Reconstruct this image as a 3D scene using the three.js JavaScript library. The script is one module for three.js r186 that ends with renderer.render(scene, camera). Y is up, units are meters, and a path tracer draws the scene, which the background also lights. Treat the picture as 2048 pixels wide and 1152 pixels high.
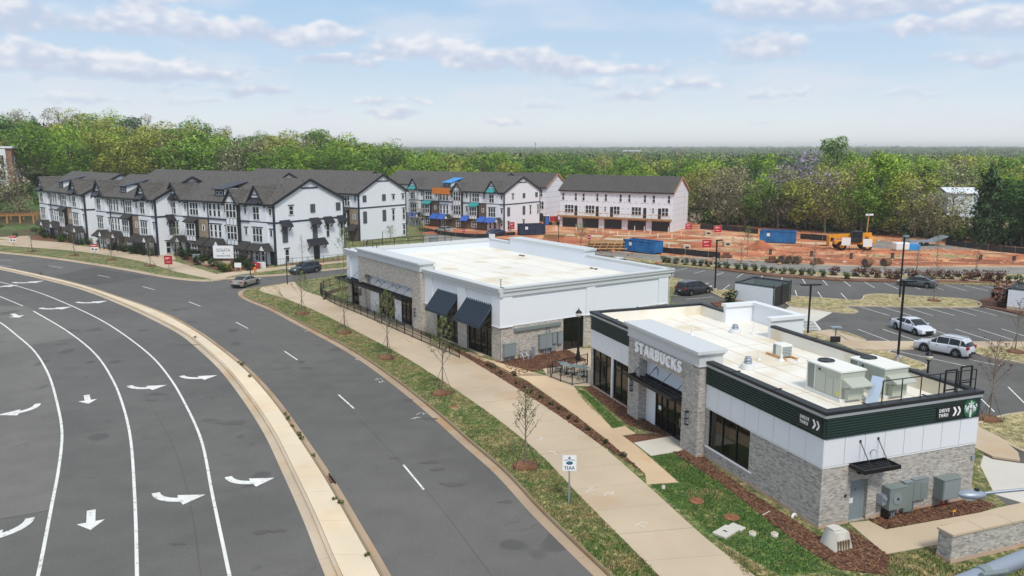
import * as THREE from 'three';
import { mergeGeometries } from 'three/addons/utils/BufferGeometryUtils.js';
import { RoundedBoxGeometry } from 'three/addons/geometries/RoundedBoxGeometry.js';
import { FontLoader } from 'three/addons/loaders/FontLoader.js';
import { TextGeometry } from 'three/addons/geometries/TextGeometry.js';

// ---------------------------------------------------------------- camera, sky, sun, exposure
const scene = new THREE.Scene();
const camera = new THREE.PerspectiveCamera(39.71, 2048 / 1152, 0.5, 12000);
camera.position.set(0, 18, 0);
camera.rotation.set(-0.17256, 0, 0);          // a drone 18 m up, looking ten degrees down
const renderer = new THREE.WebGLRenderer({ antialias: true });
renderer.toneMapping = THREE.LinearToneMapping;
renderer.toneMappingExposure = 1.04;
renderer.shadowMap.enabled = true;
const SUN = 2.5, SKY_LEVEL = 1.0;
const sun = new THREE.DirectionalLight(new THREE.Color(1, 0.94, 0.84), SUN);
sun.position.set(34, 150, 20); sun.target.position.set(0, 0, -90);
sun.castShadow = true; sun.shadow.radius = 24; sun.shadow.mapSize.set(4096, 4096);
Object.assign(sun.shadow.camera, { left: -180, right: 180, top: 180, bottom: -180, near: 1, far: 600 });
scene.add(sun, sun.target);

// ---------------------------------------------------------------- noise
function rng(seed) { let a = seed >>> 0; return () => { a = (a + 0x6d2b79f5) | 0; let t = Math.imul(a ^ (a >>> 15), 1 | a); t = (t + Math.imul(t ^ (t >>> 7), 61 | t)) ^ t; return ((t ^ (t >>> 14)) >>> 0) / 4294967296; }; }
const hash2 = (x, y, s) => { let h = Math.imul(x, 374761393) + Math.imul(y, 668265263) + Math.imul(s, 1274126177); h = Math.imul(h ^ (h >>> 13), 1274126177); return ((h ^ (h >>> 16)) >>> 0) / 4294967296; };
function vnoise(x, y, s = 0, per = 0) {        // value noise, repeating every per cells if per is given
  const xi = Math.floor(x), yi = Math.floor(y), fx = x - xi, fy = y - yi, u = fx * fx * (3 - 2 * fx), v = fy * fy * (3 - 2 * fy);
  const w = per ? (q) => ((q % per) + per) % per : (q) => q, a = w(xi), b = w(xi + 1), c = w(yi), d = w(yi + 1);
  const p = hash2(a, c, s), q = hash2(b, c, s), r = hash2(a, d, s), t = hash2(b, d, s);
  return p + (q - p) * u + (r - p) * v + (p - q - r + t) * u * v;
}
function fbm(x, y, oct, s = 0, per = 0) { let sum = 0, amp = 0.5, tot = 0; for (let i = 0; i < oct; i++) { sum += amp * vnoise(x, y, s + i * 17, per); tot += amp; amp *= 0.5; x *= 2; y *= 2; per *= 2; } return sum / tot; }
const sstep = (a, b, x) => { const t = Math.min(1, Math.max(0, (x - a) / (b - a))); return t * t * (3 - 2 * t); };
const lerp = (a, b, t) => a + (b - a) * t;
const lin = (c) => Math.pow(c / 255, 2.2);

// ---------------------------------------------------------------- sky: clear air that pales toward the horizon, with low flat cumulus
{
  const W = 3072, H = 1536, data = new Float32Array(W * H * 4), r = rng(11);
  // cumulus: bearing (rad, 0 = straight ahead), elevation (rad), half width, half height
  const clouds = [];
  const c = (u, v, w, h, k = 1) => { const az = Math.atan((u - 1024) / 1595); clouds.push([az, ((298 - v) / 1595) * Math.cos(az), w / 1595, h / 1595, k]); };
  c(30, 45, 105, 52); c(325, 20, 62, 26); c(215, 60, 80, 24, .8); c(330, 62, 110, 30); c(480, 75, 120, 34); c(610, 92, 80, 24, .8); c(690, 82, 62, 26); c(705, 130, 100, 16); c(830, 108, 110, 26); c(925, 108, 60, 26);
  c(980, 130, 120, 28); c(1080, 128, 90, 30); c(1160, 145, 130, 24); c(1260, 150, 90, 14, .8); c(80, 115, 70, 24); c(25, 130, 90, 26, .8); c(240, 140, 130, 32); c(340, 150, 130, 26); c(420, 160, 70, 12, .7);
  c(530, 184, 84, 15); c(790, 228, 58, 16, .85); c(735, 205, 60, 12, .7); c(840, 205, 50, 8, .6); c(1000, 249, 44, 12, .8); c(1250, 196, 76, 16, .85); c(1365, 176, 80, 16, .9); c(1190, 172, 44, 9, .7);
  c(1480, 30, 100, 26); c(1580, 34, 140, 38); c(1690, 25, 130, 34); c(1800, 28, 110, 24); c(1520, 108, 104, 32); c(1830, 70, 80, 20); c(1930, 60, 110, 28); c(2050, 62, 70, 24); c(1950, 124, 100, 18, .85); c(1370, 134, 70, 5, .5);
  c(1800, 190, 70, 8, .5); c(1520, 246, 60, 6, .5); c(370, 182, 50, 8, .6); c(430, 205, 50, 9, .6); c(1090, 215, 50, 10, .5); c(540, 146, 70, 6, .5); c(1560, 190, 60, 7, .4); c(640, 218, 60, 8, .5); c(150, 200, 90, 8, .4);
  for (let i = 0; i < 240; i++) {                // the same weather goes on all round and overhead
    const az = -Math.PI + r() * 2 * Math.PI, el = 0.03 + r() * 0.55, s = 0.6 + el * 2.2;
    if (Math.abs(az) < 0.75 && el < 0.23) continue;
    clouds.push([az, el, s * (0.035 + r() * 0.07), s * (0.012 + r() * 0.016), 0.6 + 0.4 * r()]);
  }
  const stops = [[0, 236, 240, 240], [0.03, 229, 237, 241], [0.09, 198, 219, 238], [0.19, 168, 201, 234], [0.5, 190, 206, 226], [1.6, 202, 211, 222]];
  const byCol = Array.from({ length: 256 }, () => []);
  for (const k of clouds) { const n = Math.ceil((k[2] * 1.6) / (2 * Math.PI) * 256) + 1, m = Math.floor((k[0] / (2 * Math.PI) + 0.5) * 256); for (let i = m - n; i <= m + n; i++) byCol[((i % 256) + 256) % 256].push(k); }
  for (let y = 0; y < H; y++) {
    const el = ((y + 0.5) / H - 0.5) * Math.PI, e = Math.max(0, el);
    let i = 0; while (i < stops.length - 2 && stops[i + 1][0] < e) i++;
    const t = Math.min(1, (e - stops[i][0]) / (stops[i + 1][0] - stops[i][0])), base = [1, 2, 3].map((k) => lin(lerp(stops[i][k], stops[i + 1][k], t)));
    for (let x = 0; x < W; x++) {
      let az = ((x + 0.5) / W - 0.5) * 2 * Math.PI + Math.PI / 2; if (az > Math.PI) az -= 2 * Math.PI;
      let dens = 0, lit = 0, wsum = 0;
      const o = (y * W + x) * 4;
      if (el > 0 && el < 0.95) {
        const list = byCol[Math.floor((az / (2 * Math.PI) + 0.5) * 256) & 255];
        if (list.length) {
          const wx = fbm(az * 40, el * 70, 3, 5) - 0.5, wy = fbm(az * 40 + 9, el * 70, 3, 8) - 0.5, puff = fbm(az * 75, el * 150, 5, 3);
          for (const k of list) {
            let dx = az - k[0]; if (dx > Math.PI) dx -= 2 * Math.PI; if (dx < -Math.PI) dx += 2 * Math.PI;
            dx = (dx + wx * 0.05) / k[2];
            let dy = (el - k[1] + wy * 0.016) / k[3]; const d2 = dx * dx + (dy < 0 ? dy * dy * 1.7 : dy * dy);
            const d = Math.max(0, 1.15 - d2) * k[4];
            if (d > 0) { dens += d; lit += d * dy; wsum += d; }
          }
          if (wsum) {
            lit = lit / wsum;
            dens = sstep(0.12, 0.95, dens * (0.5 + 1.1 * puff)) * 0.92;
            lit = sstep(-0.5, 1.0, lit + (puff - 0.5) * 2.0);
          }
        }
        dens = Math.max(dens * 0.93, 0.5 * sstep(0.42, 0.8, fbm(az * 9 + 3, el * 34, 3, 21)));   // thin high veil
        if (!wsum) lit = 0.6;
      }
      const cl = [lerp(lin(196), lin(243), lit), lerp(lin(206), lin(242), lit), lerp(lin(227), lin(245), lit)];
      for (let k = 0; k < 3; k++) data[o + k] = SKY_LEVEL * lerp(base[k], cl[k], dens);
      data[o + 3] = 1;
    }
  }
  const sky = new THREE.DataTexture(data, W, H, THREE.RGBAFormat, THREE.FloatType);
  sky.mapping = THREE.EquirectangularReflectionMapping; sky.magFilter = THREE.LinearFilter; sky.needsUpdate = true;
  scene.background = sky; scene.environment = sky;
}


// ---------------------------------------------------------------- building blocks
const V3 = (x, y, z) => new THREE.Vector3(x, y, z);
const taken = new Map();
function numbered(n) { const k = taken.get(n) || 0; taken.set(n, k + 1); return k ? n + '_' + String(k).padStart(3, '0') : n; }
function tag(o, label, category, group, kind) { if (label) o.userData.label = label; if (category) o.userData.category = category; if (group) o.userData.group = group; if (kind) o.userData.kind = kind; return o; }
function thing(name, label, category, [x, y, z] = [0, 0, 0], turn = 0, group) {
  const o = new THREE.Group(); o.name = numbered(name); o.position.set(x, y, z); o.rotation.y = turn; scene.add(o);
  return tag(o, label, category, group);
}
function copyOf(root, [x, y, z], turn, label, group) {
  const c = root.clone(); c.name = numbered(root.name.replace(/_\d{3}$/, '')); c.position.set(x, y, z); if (turn !== undefined) c.rotation.y = turn;
  c.userData = { ...root.userData }; if (label) c.userData.label = label; if (group) c.userData.group = group;
  scene.add(c); return c;
}
function tidy(g) {
  const n = g.index ? g.toNonIndexed() : g;
  for (const k of Object.keys(n.attributes)) if (!['position', 'normal', 'uv'].includes(k)) n.deleteAttribute(k);
  if (!n.attributes.normal) n.computeVertexNormals();
  if (!n.attributes.uv) n.setAttribute('uv', new THREE.Float32BufferAttribute(new Float32Array(n.attributes.position.count * 2), 2));
  return n;
}
const join = (list) => (list.length === 1 ? tidy(list[0]) : mergeGeometries(list.map(tidy)));
function part(parent, name, geoms, m, label, kind) {
  const list = Array.isArray(geoms) ? geoms : [geoms];
  const o = new THREE.Mesh(list.length === 1 && list[0].userData.shared ? list[0] : join(list), m);
  o.name = parent === scene ? numbered(name) : name; o.castShadow = o.receiveShadow = true;
  if (label) o.userData.label = label;
  if (kind) o.userData.kind = kind;
  parent.add(o); return o;
}
const parts = (parent, name, list, m) => list.map((g) => part(parent, name, g, m));
const struct = (name, geoms, m) => part(scene, name, geoms, m, null, 'structure');
const shared = (g) => { const n = tidy(g); n.userData.shared = true; return n; };
// box between two corners, uv in metres
function bx(x0, x1, y0, y1, z0, z1) {
  const w = x1 - x0, h = y1 - y0, d = z1 - z0, g = new THREE.BoxGeometry(w, h, d), uv = g.attributes.uv, S = [[d, h], [d, h], [w, d], [w, d], [w, h], [w, h]];
  for (let i = 0; i < 24; i++) { const [a, b] = S[i >> 2]; uv.setXY(i, uv.getX(i) * a + x0 + z0, uv.getY(i) * b + y0); }
  return g.translate((x0 + x1) / 2, (y0 + y1) / 2, (z0 + z1) / 2);
}
const bc = (w, h, d, x, y, z, ry = 0, rx = 0, rz = 0) => { const g = bx(-w / 2, w / 2, -h / 2, h / 2, -d / 2, d / 2); if (rx) g.rotateX(rx); if (rz) g.rotateZ(rz); if (ry) g.rotateY(ry); return g.translate(x, y, z); };
const rbox = (w, h, d, r, x, y, z, ry = 0) => { const g = new RoundedBoxGeometry(w, h, d, 2, r); if (ry) g.rotateY(ry); return g.translate(x, y, z); };
const cyl = (r0, r1, h, x, y, z, n = 12) => new THREE.CylinderGeometry(r1, r0, h, n).translate(x, y + h / 2, z);      // r0 at the foot, r1 at the top
const UPV = V3(0, 1, 0);
function bar(a, b, r, n = 6, r2 = r) {                                                                               // round bar from a to b
  const A = V3(...a), B = V3(...b), d = B.clone().sub(A), g = new THREE.CylinderGeometry(r2, r, d.length(), n);
  g.applyQuaternion(new THREE.Quaternion().setFromUnitVectors(UPV, d.clone().normalize())); return g.translate((A.x + B.x) / 2, (A.y + B.y) / 2, (A.z + B.z) / 2);
}
function beam(a, b, w, h) {                                                                                          // square bar from a to b, h upright
  const A = V3(...a), B = V3(...b), d = B.clone().sub(A), L = d.length(), m = new THREE.Matrix4(), z = d.clone().normalize();
  let x = V3(0, 1, 0).cross(z); if (x.length() < 1e-3) x = V3(1, 0, 0); x.normalize(); const y = z.clone().cross(x);
  m.makeBasis(x, y, z).setPosition(A.add(B).multiplyScalar(0.5)); return bx(-w / 2, w / 2, -h / 2, h / 2, -L / 2, L / 2).applyMatrix4(m);
}
const lathe = (pts, n = 16) => new THREE.LatheGeometry(pts.map(([r, y]) => new THREE.Vector2(r, y)), n);
const shapeOf = (pts, holes = []) => { const s = new THREE.Shape(pts.map(([a, b]) => new THREE.Vector2(a, b))); for (const h of holes) s.holes.push(new THREE.Path(h.map(([a, b]) => new THREE.Vector2(a, b)))); return s; };
const prism = (pts, z0, z1, holes) => new THREE.ExtrudeGeometry(shapeOf(pts, holes), { depth: z1 - z0, bevelEnabled: false, curveSegments: 8 }).translate(0, 0, z0);   // outline in x, y
const flatXZ = (pts) => pts.map(([x, z]) => [x, -z]);
const sheet = (pts, y, holes = []) => new THREE.ShapeGeometry(shapeOf(flatXZ(pts), holes.map(flatXZ))).rotateX(-Math.PI / 2).translate(0, y, 0);                         // ground outline in x, z
const slab = (pts, y0, y1, holes = []) => new THREE.ExtrudeGeometry(shapeOf(flatXZ(pts), holes.map(flatXZ)), { depth: y1 - y0, bevelEnabled: false }).rotateX(-Math.PI / 2).translate(0, y0, 0);
const rectHole = (x0, x1, y0, y1) => [[x0, y0], [x1, y0], [x1, y1], [x0, y1]];
const moved = (g, m) => g.applyMatrix4(m);
// smooth ground curve, t in 0..1 along its length
function crv(pts) {
  const c = new THREE.CatmullRomCurve3(pts.map(([x, z]) => V3(x, 0, z)), false, 'centripetal'); c.arcLengthDivisions = 600;
  const at = (t) => { const p = c.getPointAt(Math.min(1, Math.max(0, t))); return [p.x, p.z]; };
  at.len = c.getLength();
  at.dir = (t) => { const d = c.getTangentAt(Math.min(1, Math.max(0, t))); return [d.x, d.z]; };
  at.line = (n, t0 = 0, t1 = 1) => Array.from({ length: n + 1 }, (_, i) => at(t0 + ((t1 - t0) * i) / n));
  at.off = (t, o) => { const p = at(t), d = at.dir(t); return [p[0] - d[1] * o, p[1] + d[0] * o]; };                // o > 0: to the right hand of the direction
  at.offLine = (o, n, t0 = 0, t1 = 1) => Array.from({ length: n + 1 }, (_, i) => at.off(t0 + ((t1 - t0) * i) / n, o));
  return at;
}
// band between two rows of ground points, lying at y (or swept as a solid from y0 to y)
function band(a, b, y, y0) {
  { const [p, q, r] = [a[0], b[0], a[1]]; if ((q[0] - p[0]) * (r[1] - p[1]) - (q[1] - p[1]) * (r[0] - p[0]) > 0) [a, b] = [b, a]; }
  const n = a.length, pos = [], uv = [], tri = (p, q, r) => pos.push(...p, ...q, ...r);
  for (let i = 0; i < n - 1; i++) {
    const A = [a[i][0], y, a[i][1]], B = [b[i][0], y, b[i][1]], C = [a[i + 1][0], y, a[i + 1][1]], D = [b[i + 1][0], y, b[i + 1][1]];
    tri(A, B, C); tri(B, D, C);
    if (y0 !== undefined) { const L = (p) => [p[0], y0, p[2]]; tri(A, C, L(A)); tri(C, L(C), L(A)); tri(B, L(B), D); tri(D, L(B), L(D)); if (!i) { tri(A, L(A), B); tri(B, L(A), L(B)); } if (i === n - 2) { tri(C, D, L(C)); tri(D, L(D), L(C)); } }
  }
  for (let i = 0; i < pos.length; i += 3) uv.push(pos[i] + pos[i + 1], -pos[i + 2]);
  const g = new THREE.BufferGeometry(); g.setAttribute('position', new THREE.Float32BufferAttribute(pos, 3)); g.setAttribute('uv', new THREE.Float32BufferAttribute(uv, 2));
  g.computeVertexNormals(); const nn = g.attributes.normal; for (let i = 0; i < nn.count; i++) if (Math.abs(nn.getY(i)) > 0.9 && pos[i * 3 + 1] === y) nn.setXYZ(i, 0, 1, 0);
  return g;
}
function scatter(parent, name, geom, m, list, kind = 'stuff', label) {          // list of [matrix, color?]
  const o = new THREE.InstancedMesh(tidy(geom), m, list.length); o.name = parent === scene ? numbered(name) : name; o.castShadow = o.receiveShadow = true;
  list.forEach(([mat, col], i) => { o.setMatrixAt(i, mat); if (col) o.setColorAt(i, col); });
  o.userData.kind = kind; if (label) o.userData.label = label; parent.add(o); return o;
}
const M4 = (x, y, z, ry = 0, sx = 1, sy = sx, sz = sx, rx = 0, rz = 0) => new THREE.Matrix4().compose(V3(x, y, z), new THREE.Quaternion().setFromEuler(new THREE.Euler(rx, ry, rz, 'YXZ')), V3(sx, sy, sz));

// ---------------------------------------------------------------- procedural textures (colours are sRGB 0..255)
function tex(size, metres, f, opts = {}) {
  const d = new Uint8Array(size * size * 4);
  for (let y = 0; y < size; y++) for (let x = 0; x < size; x++) { const c = f(x / size, y / size, x, y), o = (y * size + x) * 4; d[o] = c[0]; d[o + 1] = c[1] ?? c[0]; d[o + 2] = c[2] ?? c[0]; d[o + 3] = 255; for (let k = 0; k < 3; k++) { const v = c[k] ?? c[0]; d[o + k] = v < 0 ? 0 : v > 255 ? 255 : v; } }
  const t = new THREE.DataTexture(d, size, size); t.wrapS = t.wrapT = THREE.RepeatWrapping; t.magFilter = THREE.LinearFilter; t.repeat.set(1 / metres, 1 / metres);
  if (!opts.data) t.colorSpace = THREE.SRGBColorSpace; t.needsUpdate = true; return t;
}
const mix3 = (a, b, t) => [lerp(a[0], b[0], t), lerp(a[1], b[1], t), lerp(a[2], b[2], t)];
const grain = (x, y, s) => hash2(x, y, s) - 0.5;
function asphalt(base, seed, cracks = 1, size = 2048) {
  return tex(size, size / 46, (u, v, x, y) => {
    const big = fbm(u * 6, v * 6, 3, seed, 6) - 0.5, mid = vnoise(u * 46, v * 46, seed + 5, 46) - 0.5, g = grain(x, y, seed) + 0.6 * grain(x >> 1, y >> 1, seed + 2);
    const cr = cracks ? Math.abs(fbm(u * 9, v * 9, 4, seed + 31, 9) - 0.5) : 1, crack = cr < 0.003 ? cracks * sstep(0.5, 0.62, vnoise(u * 6, v * 6, seed + 50, 6)) : 0;
    const oil = big > 0.04 ? sstep(0.72, 0.82, fbm(u * 22, v * 22, 2, seed + 77, 22)) * sstep(0.04, 0.1, big) : 0;
    const k = 1 + big * 0.2 + mid * 0.07 + g * 0.13 - crack * 0.2 - oil * 0.16;
    return [base[0] * k, base[1] * k, base[2] * k];
  });
}
function concrete(base, seed, rust = 0.25) {
  return tex(1024, 16, (u, v, x, y) => {
    const big = fbm(u * 5, v * 5, 5, seed, 5) - 0.5, g = grain(x, y, seed), st = sstep(0.52, 0.75, fbm(u * 7, v * 7, 4, seed + 9, 7)) * rust, k = 1 + big * 0.14 + g * 0.06;
    return mix3([base[0] * k, base[1] * k, base[2] * k], [base[0] * k * 0.94, base[1] * k * 0.8, base[2] * k * 0.62], st);
  });
}
function turf(green, tan, share, seed, size = 1024) {
  const metres = size / 72;
  return tex(size, metres, (u, v, x, y) => {
    const q = size / 1024, A = 8 * q, B = 44 * q, big = fbm(u * A, v * A, 3, seed, A), mid = fbm(u * B, v * B, 3, seed + 3, B), blade = vnoise(u * 260 * q, v * 180 * q, seed + 7, 20), fine = grain(x, y, seed);
    const t = sstep(-0.26, 0.26, big * 0.5 + mid * 0.62 + blade * 0.16 - 0.64 - (0.5 - share) * 0.7), k = 0.78 + 0.42 * blade * mid * 2 + fine * 0.3;
    return mix3(green, tan, t).map((c, i) => c * k * (i === 1 ? 1 + 0.1 * (mid - 0.5) : 1));
  });
}
function speckled(a, b, seed, metres, cells, opts = {}) {
  return tex(1024, metres, (u, v, x, y) => {
    const n = fbm(u * cells, v * cells, 4, seed, cells), s = vnoise(u * cells * 14, v * cells * 8, seed + 4, cells * 14) * 0.5 + vnoise(u * cells * 7, v * cells * 18, seed + 6, cells * 7) * 0.5, k = 0.66 + 0.5 * s + 0.3 * grain(x, y, seed);
    return mix3(a, b, sstep(0.3, 0.7, n)).map((c) => c * k);
  });
}
const MAT = (o) => new THREE.MeshStandardMaterial({ roughness: 0.85, ...o });
const sm = (hex, rough = 0.7, metal = 0, extra = {}) => new THREE.MeshStandardMaterial({ color: hex, roughness: rough, metalness: metal, ...extra });
const bumpTex = (size, metres, f) => tex(size, metres, f, { data: true });
const M = {};
M.road = MAT({ map: asphalt([97, 95, 92], 3, 0.4), roughness: 0.9 });
M.roadDark = MAT({ map: M.road.map, color: new THREE.Color(0.7, 0.7, 0.71), roughness: 0.9 });
M.roadPale = MAT({ map: M.road.map, color: new THREE.Color(1.3, 1.3, 1.28), roughness: 0.92 });
M.stain = MAT({ map: M.road.map, color: new THREE.Color(0.8, 0.79, 0.78), roughness: 0.85 }); M.seam = MAT({ map: M.road.map, color: new THREE.Color(0.74, 0.72, 0.7) });
M.lot = MAT({ map: asphalt([94, 92, 89], 40, 0, 1024), roughness: 0.92 });
M.lane = MAT({ map: asphalt([134, 130, 124], 60, 0, 1024), roughness: 0.92 });
M.walk = MAT({ map: concrete([192, 174, 150], 7, 0.22) });
M.walkRusty = MAT({ map: concrete([206, 180, 148], 8, 0.5) });
M.medianSlab = MAT({ map: concrete([222, 205, 178], 12, 0.15) });
M.gutter = MAT({ map: concrete([172, 150, 126], 9, 0.5) });
M.kerb = MAT({ map: concrete([190, 174, 152], 10, 0.3) });
M.kerbDirty = MAT({ map: concrete([140, 124, 100], 14, 0.6) });
M.pad = MAT({ map: concrete([206, 202, 192], 15, 0.1) });
M.turf = MAT({ map: turf([86, 104, 52], [144, 128, 92], 0.44, 21, 2048), roughness: 1 });
M.turfDry = MAT({ map: turf([122, 124, 78], [164, 148, 110], 0.66, 26), roughness: 1 });
M.turfLush = MAT({ map: turf([66, 100, 44], [122, 118, 72], 0.3, 27), roughness: 1 });
M.mulch = MAT({ map: speckled([122, 82, 60], [92, 60, 44], 30, 7, 8), roughness: 1 });
M.straw = MAT({ map: speckled([138, 100, 72], [112, 76, 54], 33, 5, 9), roughness: 1 });
M.dirt = MAT({ map: tex(1024, 60, (u, v, x, y) => { const n = fbm(u * 16, v * 16, 5, 41, 16), m = fbm(u * 30, v * 30, 2, 43, 30), k = 0.82 + 0.4 * m + 0.16 * grain(x, y, 4); return mix3([182, 110, 74], [198, 148, 110], sstep(0.42, 0.62, n)).map((c) => c * k * 0.96); }), roughness: 1 });
M.dirtRed = MAT({ map: speckled([172, 104, 72], [152, 92, 64], 45, 14, 6), roughness: 1 });
M.forestFloor = MAT({ map: speckled([84, 92, 52], [100, 88, 62], 47, 40, 12), roughness: 1 });
M.membrane = MAT({ map: tex(1024, 24, (u, v, x, y) => { const n = fbm(u * 6, v * 6, 5, 51, 6), st = sstep(0.56, 0.78, fbm(u * 9, v * 9, 4, 53, 9)), k = 0.98 + (n - 0.5) * 0.1 + grain(x, y, 5) * 0.03; return mix3([238, 234, 224], [216, 198, 164], st * 0.55).map((c) => c * k); }), roughness: 0.6 });
M.paint = MAT({ map: tex(512, 6, (u, v, x, y) => { const k = 0.95 + 0.1 * (fbm(u * 12, v * 12, 4, 61, 12) - 0.5) - 0.14 * sstep(0.62, 0.74, fbm(u * 30, v * 30, 3, 63, 30)); return [236 * k, 236 * k, 232 * k]; }), roughness: 0.75 });
M.shingle = MAT({ map: tex(1024, 6, (u, v, x, y) => { const row = Math.floor(v * 40), col = Math.floor(u * 20 + (row % 2) * 0.5 + hash2(row, 0, 3)), t = hash2(col, row, 71), line = v * 40 - row < 0.13 ? 0.8 : 1, k = line * (0.82 + 0.36 * t + 0.2 * grain(x, y, 7)); return [88 * k, 85 * k, 82 * k]; }), roughness: 0.95 });
M.brickFar = MAT({ map: tex(512, 3.2, (u, v, x, y) => { const row = Math.floor(v * 48), q = u * 16 + (row % 2) * 0.5, col = Math.floor(q), mort = v * 48 - row < 0.16 || q - col < 0.05, t = hash2(((col % 16) + 16) % 16, row, 73); const k = 0.75 + 0.5 * t + 0.1 * grain(x, y, 8); return mort ? [150, 143, 134] : [128 * k, 117 * k, 106 * k]; }), roughness: 0.95 });
M.brickTan = MAT({ map: M.brickFar.map, color: new THREE.Color(1.25, 1.15, 1.0) });
M.brickBrown = MAT({ map: M.brickFar.map, color: new THREE.Color(0.55, 0.47, 0.42) });
M.brickRed = MAT({ map: M.brickFar.map, color: new THREE.Color(1.2, 0.75, 0.62) });
M.mortar = MAT({ map: speckled([186, 182, 176], [168, 164, 158], 75, 3, 8) });
M.brick = new THREE.MeshStandardMaterial({ color: 0xffffff, roughness: 0.9 });
M.white = sm(0xe4e8ee, 0.6); M.whiteCool = sm(0xdbe2ec, 0.55); M.whiteTrim = sm(0xdfe2e4, 0.5); M.cornice = sm(0xc9cdcf, 0.6); M.panel = sm(0xe2e5ec, 0.35);
M.black = sm(0x1d1e22, 0.5); M.blackMetal = sm(0x17181b, 0.42, 0.3); M.navyTrim = sm(0x2b3140, 0.6); M.green = sm(0x2d413c, 0.45, 0.15); M.silver = sm(0xb8bcc2, 0.4, 0.4);
M.awning = sm(0x354252, 0.4, 0.3); M.awningBlack = sm(0x34323a, 0.45, 0.3); M.grey = sm(0x8d979b, 0.5, 0.2); M.greyBox = sm(0x84908f, 0.5, 0.25); M.unit = sm(0xb4b9ae, 0.55, 0.15); M.unitTop = sm(0xe4e4de, 0.5); M.doorGrey = sm(0x7b8890, 0.5);
M.wood = MAT({ map: tex(512, 2, (u, v, x, y) => { const k = 0.85 + 0.3 * vnoise(u * 6, v * 90, 81, 90) + 0.08 * grain(x, y, 9); return [204 * k, 160 * k, 112 * k]; }) });
M.woodGrey = MAT({ map: M.wood.map, color: new THREE.Color(0.62, 0.66, 0.66) });
M.timber = MAT({ map: M.wood.map, color: new THREE.Color(0.8, 0.7, 0.62) });
M.glassDark = new THREE.MeshPhysicalMaterial({ color: 0x1a1f24, roughness: 0.06, metalness: 0, specularIntensity: 1 });
M.shutter = sm(0x4a5058, 0.6);
M.glass = new THREE.MeshPhysicalMaterial({ color: new THREE.Color(0.34, 0.38, 0.36), roughness: 0.03, transmission: 1, thickness: 0 });
M.tyre = sm(0x17171a, 0.85); M.rim = sm(0xa9adb2, 0.3, 0.8); M.redLamp = sm(0xa01218, 0.25); M.lampGlass = sm(0xe8ecef, 0.15); M.chrome = sm(0xc8ccd0, 0.2, 0.9);
M.blueBin = MAT({ map: speckled([34, 122, 186], [28, 100, 164], 85, 4, 5), roughness: 0.6 }); M.navyBin = MAT({ map: speckled([44, 62, 92], [34, 48, 74], 86, 4, 5), roughness: 0.6 });
M.yellow = sm(0xe39a12, 0.5); M.orange = sm(0xd77a28, 0.6); M.tarpBlue = sm(0x2f8fd8, 0.5); M.tarpNavy = sm(0x3a64b8, 0.5); M.teal = sm(0x2f9a9a, 0.5); M.redSign = sm(0xb4202a, 0.5); M.stopRed = sm(0xa81d22, 0.45);
M.barkPale = MAT({ map: speckled([150, 140, 126], [118, 106, 94], 90, 2, 5) }); M.bark = MAT({ map: speckled([104, 92, 80], [78, 68, 58], 91, 2, 5) });
M.bulb = sm(0xe9e6da, 0.3); M.lampBlack = sm(0x15161a, 0.45, 0.3); M.lampGrey = sm(0x9aa3b0, 0.45, 0.4); M.foundation = MAT({ map: concrete([186, 160, 142], 17, 0.7) }); M.pvc = sm(0xe6e4dc, 0.5); M.rust = MAT({ map: speckled([176, 120, 84], [140, 92, 66], 95, 1.2, 5) });
// lettering and print
function print(w, h, draw) { const c = document.createElement('canvas'); c.width = w; c.height = h; draw(c.getContext('2d'), w, h); const t = new THREE.CanvasTexture(c); t.colorSpace = THREE.SRGBColorSpace; return new THREE.MeshStandardMaterial({ map: t, roughness: 0.5 }); }
const plate = (w, h, x, y, z, ry = 0) => { const g = new THREE.PlaneGeometry(w, h); if (ry) g.rotateY(ry); return g.translate(x, y, z); };
const font = await new FontLoader().loadAsync('fonts/droid/droid_sans_bold.typeface.json');


// ---------------------------------------------------------------- terrain, roads, kerbs, walks
const hill = (x, z) => { const d = ((x + 235) / 165) ** 2 + ((z + 345) / 120) ** 2; const r = Math.hypot(x, z); return 18 * Math.exp(-d) * sstep(175, 235, r) + 7.6 * Math.exp(-(((x + 150) / 34) ** 2) - ((z + 212) / 22) ** 2) + sstep(900, 5200, r) * (1 + 15 * fbm(x / 1300 + 40, z / 1300 + 40, 3, 91)) ; };
{
  const rings = [0, 60, 120, 170, 190, 210, 230, 250, 275, 300, 330, 360, 400, 450, 520, 600, 750, 950, 1200, 1500, 1900, 2400, 3000, 3800, 4800, 5400, 6000], n = 120, pos = [], idx = [], uv = [];
  rings.forEach((r) => { for (let i = 0; i <= n; i++) { const a = (i / n) * 2 * Math.PI, x = r * Math.sin(a), z = -r * Math.cos(a); pos.push(x, -0.4 + hill(x, z), z); uv.push(x, -z); } });
  for (let k = 0; k < rings.length - 1; k++) for (let i = 0; i < n; i++) { const a = k * (n + 1) + i, b = a + n + 1; idx.push(a, a + 1, b, a + 1, b + 1, b); }
  const g = new THREE.BufferGeometry(); g.setAttribute('position', new THREE.Float32BufferAttribute(pos, 3)); g.setAttribute('uv', new THREE.Float32BufferAttribute(uv, 2)); g.setIndex(idx); g.computeVertexNormals();
  struct('ground', g, M.forestFloor);
  const q = new THREE.PlaneGeometry(90, 50, 45, 25).rotateX(-Math.PI / 2).translate(-145, 0, -196), qa = q.attributes.position, qu = q.attributes.uv; for (let i = 0; i < qa.count; i++) { qa.setY(i, hill(qa.getX(i), qa.getZ(i)) - 0.3); qu.setXY(i, qa.getX(i), qa.getZ(i)); } q.computeVertexNormals(); struct('grass_bank', q, M.turfLush);
}
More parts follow.
